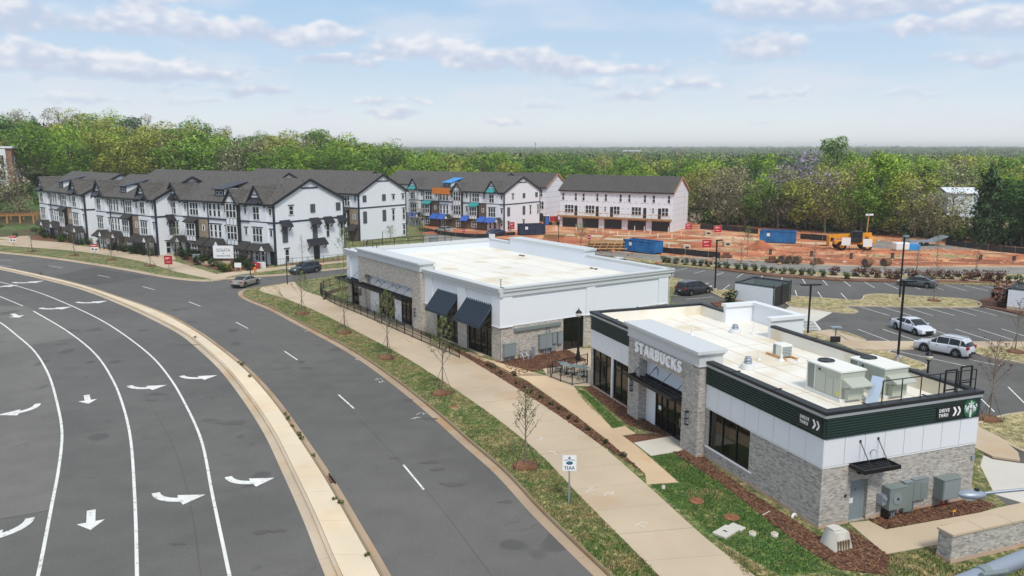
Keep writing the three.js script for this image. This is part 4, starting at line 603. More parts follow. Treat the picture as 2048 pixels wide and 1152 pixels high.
// ---------------------------------------------------------------- things on and around the coffee shop (its own axes: x along the front, z out)
const SHOP = new THREE.Matrix4().makeRotationY(-1.21872).setPosition(6.06, 0, -59.4);
const onShop = (x, y, z) => { const v = V3(x, y, z).applyMatrix4(SHOP); return [v.x, v.y, v.z]; };
{
  const unit = (label, x, z) => {
    const u = thing('rooftop_unit', label, 'air conditioner', onShop(x, 4.96, z), -1.21872, 'packaged units on the coffee shop roof'); delete u.userData.group;
    part(u, 'curb', bx(-0.05, 2.6, 0, 0.16, -1.65, 0.05), M.whiteTrim);
    part(u, 'cabinet', [bx(0.62, 2.5, 0.17, 1.55, -1.6, 0), bx(0, 0.62, 0.17, 1.55, -1.55, -0.06)], M.unit);
    part(u, 'top', [bx(-0.05, 2.56, 1.56, 1.64, -1.66, 0.06), ...[0.9, 1.3, 1.7, 2.1].map((q) => bx(q, q + 0.03, 1.64, 1.66, -1.6, 0))], M.unitTop);
    part(u, 'fan', [new THREE.CylinderGeometry(0.42, 0.42, 0.06, 28).translate(0.5, 1.665, -0.8), new THREE.TorusGeometry(0.42, 0.03, 6, 28).rotateX(Math.PI / 2).translate(0.5, 1.69, -0.8)], M.black);
    for (let i = 0; i < 13; i++) part(u, 'coil_slat', [bx(0.03, 0.58, 0.25 + i * 0.1, 0.29 + i * 0.1, -0.058, -0.03)], M.greyBox);
    part(u, 'coil_frame', [bx(-0.02, 0.03, 0.17, 1.55, -0.06, 0.02), bx(0.58, 0.64, 0.17, 1.55, -0.05, 0.02)], M.unitTop);
    for (const [a, b, h] of [[0.68, 1.42, 1.3], [1.5, 2.0, 1.15], [2.04, 2.46, 1.25]]) part(u, 'access_panel', bx(a, b, 0.22, h, 0.001, 0.02), M.unit);
    part(u, 'hood', [prism([[2.5, 1.25], [3.25, 0.98], [3.25, 0.92], [2.5, 0.78]], -1.5, -0.1)], M.unit);
    part(u, 'economizer', bx(2.501, 2.85, 0.17, 0.76, -1.2, -0.25), M.unit); part(u, 'warning_label', plate(0.18, 0.22, 2.36, 0.42, 0.026), sm(0xd8d040, 0.6)); part(u, 'gauge', bc(0.1, 0.1, 0.06, 0.95, 1.4, 0.02), M.black);
    return u;
  };
  unit('grey rooftop unit nearest the road, with a coil grille at its end', 19.45, -3.7);
  unit('grey rooftop unit nearest the parking lot, behind the leaning sheet', 19.75, -6.35);
  const sh = thing('metal_sheet', 'bluish metal sheet leaning between the two rooftop units', 'metal sheet', onShop(22.75, 4.98, -4.95), -1.21872);
  part(sh, 'sheet', [bc(0.62, 1.5, 0.03, 0, 0.68, -0.28, 0.35, -0.42)], sm(0xc3d2e6, 0.3, 0.3)); part(sh, 'sheet_hole', [bc(0.14, 0.06, 0.04, -0.12, 0.16, -0.03, 0.35, -0.42)], M.black);
  const c = thing('condenser_unit', 'small louvred condenser on wooden sleepers on the coffee shop roof', 'air conditioner', onShop(13.1, 4.96, -6.7), -1.21872);
  part(c, 'sleeper', [bx(-0.75, 1.15, 0, 0.12, 0.1, 0.24), bx(-0.75, 1.15, 0, 0.12, -0.75, -0.61)], M.wood); part(c, 'cabinet', rbox(0.85, 0.75, 0.85, 0.04, 0.25, 0.5, -0.26), M.unitTop);
  for (let i = 0; i < 6; i++) part(c, 'louvre', bc(0.03, 0.05, 0.7, 0.69, 0.22 + i * 0.1, -0.26, 0, 0, 0.4), M.greyBox); for (let i = 0; i < 2; i++) part(c, 'grille', bx(-0.1, 0.12, 0.2, 0.8, 0.166 + i * 0.001, 0.18 + i * 0.01), M.greyBox);
  const vent = (label, x, z, h, r) => { const v = thing('roof_vent', label, 'roof vent', onShop(x, 4.96, z)); part(v, 'curb', cyl(r * 1.35, r * 1.35, h * 0.45, 0, 0, 0, 20), M.whiteTrim); part(v, 'hood', [lathe([[0.01, h], [r * 0.55, h], [r * 0.6, h * 0.92], [r * 0.5, h * 0.85], [r * 0.75, h * 0.8], [r * 0.75, h * 0.7], [r * 0.5, h * 0.66], [r * 0.8, h * 0.6], [r * 0.8, h * 0.46]], 20)], M.lampGrey); };
  vent('round capped roof vent beside the sign tower, nearest the road', 14.9, -3.2, 0.75, 0.3); vent('round capped roof vent below the raised rear parapet', 6.5, -8.3, 0.6, 0.3);
  const pipe = (label, x, z, h, r = 0.06) => { const v = thing('vent_pipe', label, 'vent pipe', onShop(x, 4.96, z)); part(v, 'pipe', cyl(r, r, h, 0, 0, 0, 12), M.pvc); part(v, 'boot', cyl(r * 2.6, r * 1.2, 0.14, 0, 0, 0, 14), M.whiteTrim); };
  pipe('tall white vent pipe standing alone behind the sign tower', 6.2, -4.9, 0.78); pipe('slim white vent pipe beside the near round roof vent', 13.5, -5.1, 0.65, 0.05); pipe('slim white vent pipe in front of the raised rear parapet', 7.4, -9.2, 0.8, 0.05); pipe('short white vent pipe right of the louvred condenser', 14.6, -7.2, 0.35, 0.05);
  pipe('stub pipe below the louvred condenser', 14.1, -6.3, 0.4, 0.09);
  // service end: boxes on the wall
  const F = endFrame(25.14), box = (name, label, cat, x0, x1, y0, y1, d, m, extra = []) => { const v = V3(25.14 + 0.02, 0, 0), o = thing(name, label, cat, onShop(25.14, 0, 0), -1.21872); const E0 = endFrame(0); part(o, 'cabinet', at(E0, [bx(x0, x1, y0, y1, 0.02, d)]), m); part(o, 'cover', at(E0, [bx(x0 - 0.02, x1 + 0.02, y1, y1 + 0.03, 0.02, d + 0.03)]), m); for (const [n, g, mm] of extra) part(o, n, at(E0, g), mm); return o; };
  box('heat_pump', 'grey heat pump box with a round fan grille beside the service door', 'heat pump', 3.75, 4.85, 0.55, 1.65, 0.55, M.greyBox, [['fan_grille', [new THREE.CylinderGeometry(0.28, 0.28, 0.03, 28).rotateX(Math.PI / 2).translate(4.25, 1.1, 0.565)], M.grey], ['fan_hub', [new THREE.CylinderGeometry(0.06, 0.06, 0.03, 12).rotateX(Math.PI / 2).translate(4.25, 1.1, 0.59)], M.black], ['bracket', [bx(3.78, 3.84, 0.05, 0.55, 0.05, 0.5)], M.blackMetal], ['conduit', [bar([4.2, 0, 0.3], [4.2, 0.55, 0.3], 0.05), bar([4.34, 0, 0.3], [4.34, 0.55, 0.3], 0.05)], M.lampGrey], ['meter', [bx(3.45, 3.72, 0.8, 1.3, 0.02, 0.4), new THREE.CylinderGeometry(0.09, 0.09, 0.1, 16).rotateX(Math.PI / 2).translate(3.58, 1.16, 0.45)], M.lampGrey]]);
  box('switch_cabinet', 'tall grey electrical cabinet with a vent label, right of the fan box', 'electrical cabinet', 4.95, 5.5, 0.15, 1.7, 0.3, M.grey, [['cabinet_door', [bx(4.98, 5.47, 0.2, 1.65, 0.301, 0.32)], M.greyBox]]);
  box('switch_cabinet', 'flat grey electrical panel between the tall cabinet and the far box', 'electrical cabinet', 5.6, 6.6, 0.6, 1.72, 0.2, M.grey, [['cabinet_door', [bx(5.63, 6.08, 0.65, 1.67, 0.201, 0.22), bx(6.12, 6.57, 0.65, 1.5, 0.201, 0.22)], M.greyBox], ['conduit', [bar([5.8, 0, 0.1], [5.8, 0.6, 0.1], 0.04)], M.lampGrey]]);
  box('switch_cabinet', 'deep grey electrical box behind the street lamp head', 'electrical cabinet', 7.15, 8.3, 0.55, 1.6, 0.6, M.greyBox, [['cabinet_door', [bx(7.2, 8.25, 0.6, 1.55, 0.601, 0.62)], M.grey], ['conduit', [bar([7.6, 0, 0.2], [7.6, 0.55, 0.2], 0.05), bar([7.9, 0, 0.2], [7.9, 0.55, 0.2], 0.05)], M.redSign]]);
}


// ---------------------------------------------------------------- white retail building
const RETAIL = new THREE.Matrix4().makeRotationY(-0.97452).setPosition(-19.465, 0, -93.673);
const onRetail = (x, y, z) => { const v = V3(x, y, z).applyMatrix4(RETAIL); return [v.x, v.y, v.z]; };
{
  const B = thing('retail_building', 'long white and grey brick retail building with a flat white roof', 'retail building', [-19.465, 0, -93.673], -0.97452);
  const L = 32.9, DP = 20, E = endFrame(L), t = 0.3, TOP = 6.1, ROOF = 5.25;
  const open = [6.1, 17.62, 0.02, 4.22], wA = [21.75, 25.86, 0.06, 4.5], wB = [27.5, 31.62, 0.06, 4.5], wC = [1.0, 4.3, 0.04, 2.9], sd = [6.76, 9.12, 0.03, 3.05];
  part(B, 'wall', [
    prism(rectHole(0, 4.4, 0, TOP), -t, -0.03, [rectHole(...wC)]), prism(rectHole(4.4, 19.4, 0, 6.2), -t, -0.03, [rectHole(...open)]),
    prism(rectHole(4.4, 19.4, 0, 6.15), -0.03, 0.53, [[[6.1, 0.001], [17.62, 0.001], [17.62, 4.22], [6.1, 4.22]]]),
    prism(rectHole(19.4, L, 0, TOP), -t, -0.03, [rectHole(...wA), rectHole(...wB)]),
    ...at(E, prism(rectHole(t, DP, 0, TOP), -t, -0.03, [rectHole(...sd)])), bx(0, t, 0, TOP, -DP, -t), bx(t, L - t, 0, TOP, -DP, -DP + t),
  ], M.mortar);
  brickPiles(B, [
    [ID, 0.02, 1.0, 0.1, 2.96, 0.06], [ID, 4.4, 19.4, 0.1, 6.13, 0.56, [open]], [ID, 19.42, 21.75, 0.1, 2.96, 0.02], [ID, 25.86, 27.5, 0.1, 2.96, 0.1], [ID, 31.62, L, 0.1, 2.96, 0.06],
    [endFrame(19.4, 0.53), 0, 0.56, 0.1, 6.13, 0], [endFrame(6.1, 0.53), 0, 0.5, 0.1, 4.22, 0], [endFrame(4.4, 0.53), 0, 0.01, 0.1, 0.2, 0], [E, 0, DP, 0.1, 2.98, 0.02, [sd]],
  ], 302, [0xc2bbb2, 0xb8b1a9, 0xc9c2b9, 0xaea8a1, 0xcfc8be, 0xbcb3a9, 0xa5a099].map((h) => new THREE.Color(h)));
  parts(B, 'foundation', [bx(0, 1, -0.3, 0.1, -t, 0.07), bx(4.4, 6.1, -0.3, 0.1, -t, 0.57), bx(17.62, 19.41, -0.3, 0.1, -t, 0.57), bx(19.42, 21.75, -0.3, 0.1, -t, 0.03), bx(25.86, 27.5, -0.3, 0.1, -t, 0.11), bx(31.62, L, -0.3, 0.1, -t, 0.07), ...at(E, [bx(0, 6.76, -0.3, 0.1, -t, 0.035), bx(9.12, DP, -0.3, 0.1, -t, 0.035)])], M.foundation);
  // white upper storey: pilasters, siding, panels
  const pil = (F, a, b, z = 0.14) => part(B, 'pilaster', at(F, [bx(a, b, 3.02, 5.66, -0.03, z), bx(a - 0.04, b + 0.04, 2.96, 3.03, -0.03, z + 0.05)]), M.white);
  pil(ID, 0, 1.05); pil(ID, 19.45, 21.0, 0.12); pil(ID, 25.9, 27.4); pil(ID, 31.75, L + 0.13); pil(E, 0.001, 1.15); pil(E, 9.32, 10.36); pil(E, 18.41, 19.7);
  const lap = (F, a, b, y0, y1, z) => part(B, 'lap_siding', at(F, lapSiding(a, b, y0, y1, z)), M.white);
  lap(ID, 1.05, 4.4, 3.02, 5.66, -0.01); lap(ID, 21.0, 25.9, 4.52, 5.66, -0.01); lap(ID, 27.4, 31.75, 4.52, 5.66, -0.01); lap(E, 1.15, 9.32, 3.02, 5.66, 0.0); lap(E, 10.36, 18.41, 3.02, 5.66, 0.0);
  parts(B, 'trim', [bx(21.0, 21.75, 3.02, 4.52, -0.03, 0.02), bx(25.86, 25.9, 3.02, 4.5, -0.03, 0.01), bx(27.4, 27.5, 3.02, 4.5, -0.03, 0.01), bx(31.62, 31.75, 3.02, 4.5, -0.03, 0.01), ...at(E, [bx(1.15, 9.32, 2.985, 3.02, -0.03, 0.05), bx(10.36, 18.41, 2.985, 3.02, -0.03, 0.05)])], M.white);
  parts(B, 'side_wall', [bx(-0.03, -0.002, 0, 5.7, -DP, -0.02), bx(0.01, L - 0.01, 0, 5.7, -DP - 0.03, -DP - 0.002)], M.white);
  // cornice all round
  const cor = (F, a, b, y0 = 5.66, s = 1) => at(F, [bx(a, b, y0, y0 + 0.34, -0.1, 0.2), bx(a, b, y0 + 0.34, y0 + 0.42, -0.1, 0.26), bx(a, b, y0 + 0.42, y0 + 0.66, -0.3, 0.33), bx(a, b, y0 + 0.66, y0 + 0.76, -0.33, 0.4)]);
  for (const c of [cor(ID, -0.3, 4.38), cor(ID, 19.42, L + 0.3), cor(E, 0.1, DP + 0.3)]) part(B, 'cornice', c, M.cornice);
  for (const c of [cor(new THREE.Matrix4().makeTranslation(0, 0, -DP).multiply(new THREE.Matrix4().makeRotationY(Math.PI)), -5.0, 0.2), cor(new THREE.Matrix4().makeTranslation(0, 0, -DP).multiply(new THREE.Matrix4().makeRotationY(Math.PI)), -L - 0.2, -20.2), at(endFrame(0), [bx(0.1, DP, 6.08, 6.42, -0.33, 0.4), bx(0.1, DP, 5.66, 6.08, -0.25, -0.01)])]) part(B, 'cornice', c, M.cornice);
  part(B, 'cornice', [bx(4.34, 19.46, 6.16, 6.72, -0.9, 0.6), bx(4.3, 19.5, 6.14, 6.2, -0.2, 0.64), bx(4.26, 19.54, 6.72, 6.84, -0.96, 0.72), bx(4.15, 19.65, 6.84, 7.0, -1.05, 0.84)], M.cornice);
  parts(B, 'raised_parapet', [bx(5.2, 19.9, 5.0, 6.75, -DP - 0.32, -DP + 0.33), bx(5.2, 19.9, 5, 6.75, -DP - 1.3, -DP - 1.0), bx(19.6, 19.9, 5.6, 6.75, -DP - 1.0, -DP - 0.32), bx(5.2, 5.5, 5.6, 6.75, -DP - 1.0, -DP - 0.32)], M.whiteCool);
  parts(B, 'parapet_cap', [bx(5.05, 20.05, 6.76, 7.0, -DP - 1.45, -DP + 0.4)], M.cornice);
  const roof = part(B, 'roof', [bx(t, L - t, ROOF - 0.2, ROOF, -DP + t, -t)], M.membrane);
  parts(B, 'parapet_lining', [bx(t, t + 0.015, ROOF, 6.1, -DP + t, -t), bx(L - t - 0.015, L - t, ROOF, 6.1, -DP + t, -t), bx(t + 0.02, L - t - 0.02, ROOF, 6.1, -DP + t, -DP + t + 0.015), bx(t + 0.02, L - t - 0.02, ROOF, 6.1, -t - 0.015, -t)], M.whiteCool);
  for (let i = 1; i < 7; i++) part(roof, 'roof_seam', bx(t + 0.02, L - t - 0.02, ROOF, ROOF + 0.005, -i * 2.9 - 0.02, -i * 2.9 + 0.02), M.kerb);
  for (const [x, z] of [[9.5, -18.3], [10.1, -18.3], [22.6, -18.6], [23.3, -18.6]]) part(roof, 'roof_drain', [cyl(0.22, 0.18, 0.1, x, ROOF, z, 14)], M.black);
  // storefronts
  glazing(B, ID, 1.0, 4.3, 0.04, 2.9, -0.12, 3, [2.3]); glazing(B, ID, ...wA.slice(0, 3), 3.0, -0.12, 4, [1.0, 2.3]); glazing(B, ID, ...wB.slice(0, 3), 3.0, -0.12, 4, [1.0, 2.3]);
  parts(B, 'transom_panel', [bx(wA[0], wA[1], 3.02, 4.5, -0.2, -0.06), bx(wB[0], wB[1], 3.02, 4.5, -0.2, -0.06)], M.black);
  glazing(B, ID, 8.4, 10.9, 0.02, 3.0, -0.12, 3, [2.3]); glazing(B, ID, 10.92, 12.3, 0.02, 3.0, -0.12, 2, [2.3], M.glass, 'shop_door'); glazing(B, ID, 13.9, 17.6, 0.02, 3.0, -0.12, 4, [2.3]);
  parts(B, 'entrance_panel', [bx(6.12, 8.38, 0.03, 3.0, -0.2, -0.03), bx(12.32, 13.88, 0.03, 3.0, -0.2, -0.03), bx(6.12, 17.6, 3.02, 4.21, -0.21, -0.03)], M.panel);
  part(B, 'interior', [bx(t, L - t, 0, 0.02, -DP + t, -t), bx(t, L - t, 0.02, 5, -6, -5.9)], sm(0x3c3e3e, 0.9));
  glazing(B, E, ...sd, -0.1, 2, [2.25]);
  hungCanopy(B, ID, -0.3, 4.36, 2.95, 0.06, 1.6, [0.6, 3.6], 4.3, 3);
  hungCanopy(B, ID, 5.6, 12.5, 3.05, 0.56, 1.75, [6.3, 7.9, 9.6, 11.2], 4.0, 3); hungCanopy(B, ID, 12.52, 17.62, 3.05, 0.56, 1.75, [13.1, 14.9, 16.8], 4.0, 3);
  for (const x of [9.0, 12.9]) part(B, 'gooseneck_lamp', [new THREE.TubeGeometry(new THREE.CatmullRomCurve3([V3(x, 3.4, 0.02), V3(x, 3.75, 0.1), V3(x, 3.8, 0.4), V3(x, 3.6, 0.5)]), 10, 0.022, 6)], M.black);
  sconce(B, ID, 18.3, 1.5, 0.57, 0.8); sconce(B, ID, 4.95, 1.6, 0.57, 0.8);
  // striped standing-seam awnings
  const awning = (x0, x1) => { const y1 = 4.62, y0 = 2.88, z1 = 1.45, a = part(B, 'awning', [profileX([[0.02, y1], [z1, y0], [z1, y0 - 0.03], [0.02, y1 - 0.05]], x0, x1)], M.awning); const n = 13; for (let i = 0; i <= n; i++) { const x = lerp(x0 + 0.08, x1 - 0.08, i / n); part(a, 'seam', [profileX([[0.02, y1 + 0.2], [z1, y0 + 0.2], [z1, y0 - 0.001], [0.02, y1 - 0.001]], x - 0.07, x + 0.07)], M.awning); } for (const x of [x0 + 0.05, x1 - 0.05]) part(a, 'awning_strut', [bar([x, y0, z1 - 0.05], [x, y0 + 0.1, 0.02], 0.03), bar([x, y0 + 0.9, 0.05], [x, y0, z1 - 0.05], 0.025)], M.blackMetal); };
  awning(22.0, 25.95); awning(27.4, 31.8);
  // rail on the far corner of the roof
  part(B, 'guard_rail', [...[0, 1, 2, 3, 4, 5, 6].map((i) => bar([0.2, 6.42, -2 - i * 2], [0.2, 7.3, -2 - i * 2], 0.03)), bar([0.2, 7.3, -2], [0.2, 7.3, -14], 0.03), bar([0.2, 6.9, -2], [0.2, 6.9, -14], 0.025)], M.blackMetal);
  part(B, 'hatch_rail', [beam([0.6, 5.3, -2.2], [0.6, 7.2, -2.2], 0.07, 0.07), beam([0.6, 5.3, -3.0], [0.6, 7.2, -3.0], 0.07, 0.07), beam([0.6, 7.2, -2.2], [0.6, 7.2, -3.0], 0.07, 0.07), beam([1.3, 5.3, -3.2], [1.3, 6.9, -3.2], 0.07, 0.07), beam([1.3, 6.9, -3.2], [0.6, 6.9, -3.2], 0.06, 0.06)], M.blackMetal);
  part(B, 'cable_tray', at(E, [bx(1.35, 6.4, 2.48, 2.74, 0.03, 0.25)]), M.greyBox);
  part(B, 'conduit', at(E, [...[4.9, 5.2].map((x) => bar([x, 1.85, 0.1], [x, 2.48, 0.1], 0.05)), ...[4.5, 4.75, 0.75].map((x) => bar([x, -0.1, 0.2], [x, 0.7, 0.2], 0.06))]), M.lampGrey);
  part(B, 'wall_light', at(E, [new THREE.SphereGeometry(0.09, 10, 8).translate(9.9, 2.85, 0.14)]), M.lampGrey);
}
{
  const box = (label, x0, x1, y0, y1, d, doors) => { const o = thing('electrical_box', label, 'electrical cabinet', onRetail(32.9, 0, 0), -0.97452), E0 = endFrame(0); part(o, 'cabinet', at(E0, [bx(x0, x1, y0, y1, 0.03, d)]), M.grey); part(o, 'cover', at(E0, [bx(x0 - 0.02, x1 + 0.02, y1, y1 + 0.03, 0.03, d + 0.03)]), M.greyBox); const w = (x1 - x0) / doors; for (let i = 0; i < doors; i++) part(o, 'cabinet_door', at(E0, [bx(x0 + i * w + 0.02, x0 + (i + 1) * w - 0.02, y0 + 0.03, y1 - 0.03, d + 0.001, d + 0.02)]), M.grey); return o; };
  box('grey metal cabinet on the brick near the retail building corner', 0.2, 1.4, 0.4, 1.5, 0.35, 1);
  box('wide grey double-door cabinet under the cable tray', 3.95, 5.3, 0.55, 1.85, 0.35, 2); box('narrow grey meter cabinet between two larger boxes', 5.42, 5.88, 0.85, 1.85, 0.25, 1); box('tall grey cabinet beside the glazed side door', 6.02, 6.55, 0.75, 1.85, 0.25, 1); box('small grey box low under the meter cabinet', 5.3, 5.85, 0.15, 0.7, 0.2, 1);
  const st = [[1.9, 'leftmost bent grey pipe rising from the mulch by the retail wall'], [2.4, 'second bent grey pipe rising from the mulch by the retail wall'], [3.0, 'taller pair of grey pipes rising from the mulch by the retail wall']];
  st.forEach(([x, label], i) => { const o = thing('conduit_stub', label, 'pipe', onRetail(32.9, 0, 0), -0.97452), E0 = endFrame(0); part(o, 'pipe', at(E0, i < 2 ? [new THREE.TubeGeometry(new THREE.CatmullRomCurve3([V3(x, -0.1, 0.75), V3(x, 0.3, 0.7), V3(x - 0.1, 0.55, 0.45), V3(x - 0.1, 0.75, 0.4)]), 10, 0.08, 8)] : [bar([x, -0.1, 0.5], [x, 0.95, 0.5], 0.07, 8), bar([x + 0.2, -0.1, 0.5], [x + 0.2, 0.9, 0.5], 0.07, 8)]), M.lampGrey); part(o, 'end_cap', at(E0, [cyl(0.1, 0.1, 0.08, i < 2 ? x - 0.1 : x, i < 2 ? 0.72 : 0.93, i < 2 ? 0.4 : 0.5, 10)]), M.lampGrey); });
  const vp = (label, u, v, h) => { const o = thing('vent_pipe', label, 'vent pipe', onRetail(u, 5.26, v)); part(o, 'pipe', cyl(0.06, 0.06, h, 0, 0, 0, 10), M.lampGrey); part(o, 'rain_cap', [lathe([[0.01, h + 0.12], [0.12, h + 0.1], [0.12, h + 0.04], [0.05, h + 0.03]], 12)], M.lampGrey); };
  vp('slim vent pipe on the white roof behind the brick front', 16.5, -2.6, 0.7); vp('slim vent pipe on the white roof toward its near corner', 27.5, -3.6, 0.75);
}


// ---------------------------------------------------------------- townhouse rows
M.paneFar = new THREE.MeshPhysicalMaterial({ color: 0x2c3138, roughness: 0.12 });
M.shingleDark = MAT({ map: M.shingle.map, color: new THREE.Color(0.42, 0.41, 0.42) });
const paneGeo = new Map();
function sash(parent, F, x0, x1, y0, y1, z, cols = 1, trim = M.whiteTrim, head = true) {
  const f = [bx(x0 - 0.06, x1 + 0.06, y0 - 0.08, y0, z, z + 0.09), bx(x0 - 0.06, x1 + 0.06, y1, y1 + 0.08, z, z + 0.09)], w = (x1 - x0) / cols, tall = y1 - y0 > 1;
  for (let i = 0; i <= cols; i++) f.push(bx(x0 + i * w - 0.07, x0 + i * w + 0.07, y0, y1, z, z + 0.09));
  if (tall) for (let i = 0; i < cols; i++) f.push(bx(x0 + i * w + 0.07, x0 + (i + 1) * w - 0.07, (y0 + y1) / 2 - 0.05, (y0 + y1) / 2 + 0.05, z, z + 0.08));
  const win = part(parent, 'window', at(F, f), trim);
  for (let i = 0; i < cols; i++) part(win, 'pane', at(F, bx(x0 + i * w + 0.07, x0 + (i + 1) * w - 0.07, y0, y1, z, z + 0.03)), M.paneFar);
  if (head) part(win, 'head_trim', at(F, bx(x0 - 0.15, x1 + 0.15, y1 + 0.085, y1 + 0.25, z, z + 0.12)), M.navyTrim);
  return win;
}
const shedRoof = (x0, x1, y0, y1, z0, z1) => profileX([[z0, y1], [z1, y0], [z1, y0 - 0.14], [z0, y1 - 0.18]], x0, x1);
const peak = (cx, hw, y0, y1) => [[cx - hw, y0], [cx + hw, y0], [cx, y1]];
function frontGable(p, F, cx, hw, y0, y1, z, back, roofM) {       // white gable with black barge boards and its own little roof
  const sl = (y1 - y0) / hw, o = 0.32, g = part(p, 'gable', at(F, prism(peak(cx, hw, y0, y1), z - 0.3, z)), M.white);
  part(g, 'gable_trim', at(F, bx(cx - hw * 0.46, cx + hw * 0.46, lerp(y0, y1, 0.5), lerp(y0, y1, 0.5) + 0.14, z, z + 0.06)), M.navyTrim);
  for (const s of [-1, 1]) {
    part(g, 'barge_board', at(F, beam([cx + s * (hw + o), y0 - o * sl, z + 0.35], [cx, y1 + 0.1, z + 0.35], 0.14, 0.27)), M.black);
    const b = new THREE.BufferGeometry(), e = 0.16, P0 = [cx, y1 + e, z + 0.42], P1 = [cx + s * (hw + o), y0 - o * sl + e, z + 0.42], P2 = [cx, y1 + e, back], P3 = [cx + s * (hw + o), y0 - o * sl + e, Math.min(z, back + (y1 - y0) * 1.9)];
    const tris = s > 0 ? [P0, P1, P2, P1, P3, P2] : [P0, P2, P1, P1, P2, P3]; b.setAttribute('position', new THREE.Float32BufferAttribute(tris.flat(), 3)); b.setAttribute('uv', new THREE.Float32BufferAttribute(tris.flatMap((q) => [q[2], q[1]]), 2)); b.computeVertexNormals();
    part(g, 'gable_roof', at(F, b), roofM);
  }
}
function porch(p, F, x0, x1, z, mini, awn = M.shingleDark) {
  const r = part(p, 'porch_roof', at(F, [shedRoof(x0, x1, 2.25, 3.4, z, z + 1.5)]), awn);
  if (mini) { const [a, b] = mini, cx = (a + b) / 2, hw = (b - a) / 2; part(r, 'porch_gable', at(F, prism(peak(cx, hw, 2.3, 3.5), z + 0.2, z + 1.75)), M.shingleDark); part(r, 'gable_face', at(F, prism(peak(cx, hw * 0.55, 2.42, 3.15), z + 1.751, z + 1.8)), M.white); for (const q of [a + 0.15, b - 0.15]) part(r, 'porch_post', at(F, bx(q - 0.07, q + 0.07, 0, 2.3, z + 1.5, z + 1.64)), M.black); }
  part(r, 'porch_bracket', at(F, [beam([x0 + 0.1, 1.6, z + 0.04], [x0 + 0.1, 2.2, z + 1.2], 0.1, 0.12)]), M.black);
}
const UW = 5.3;
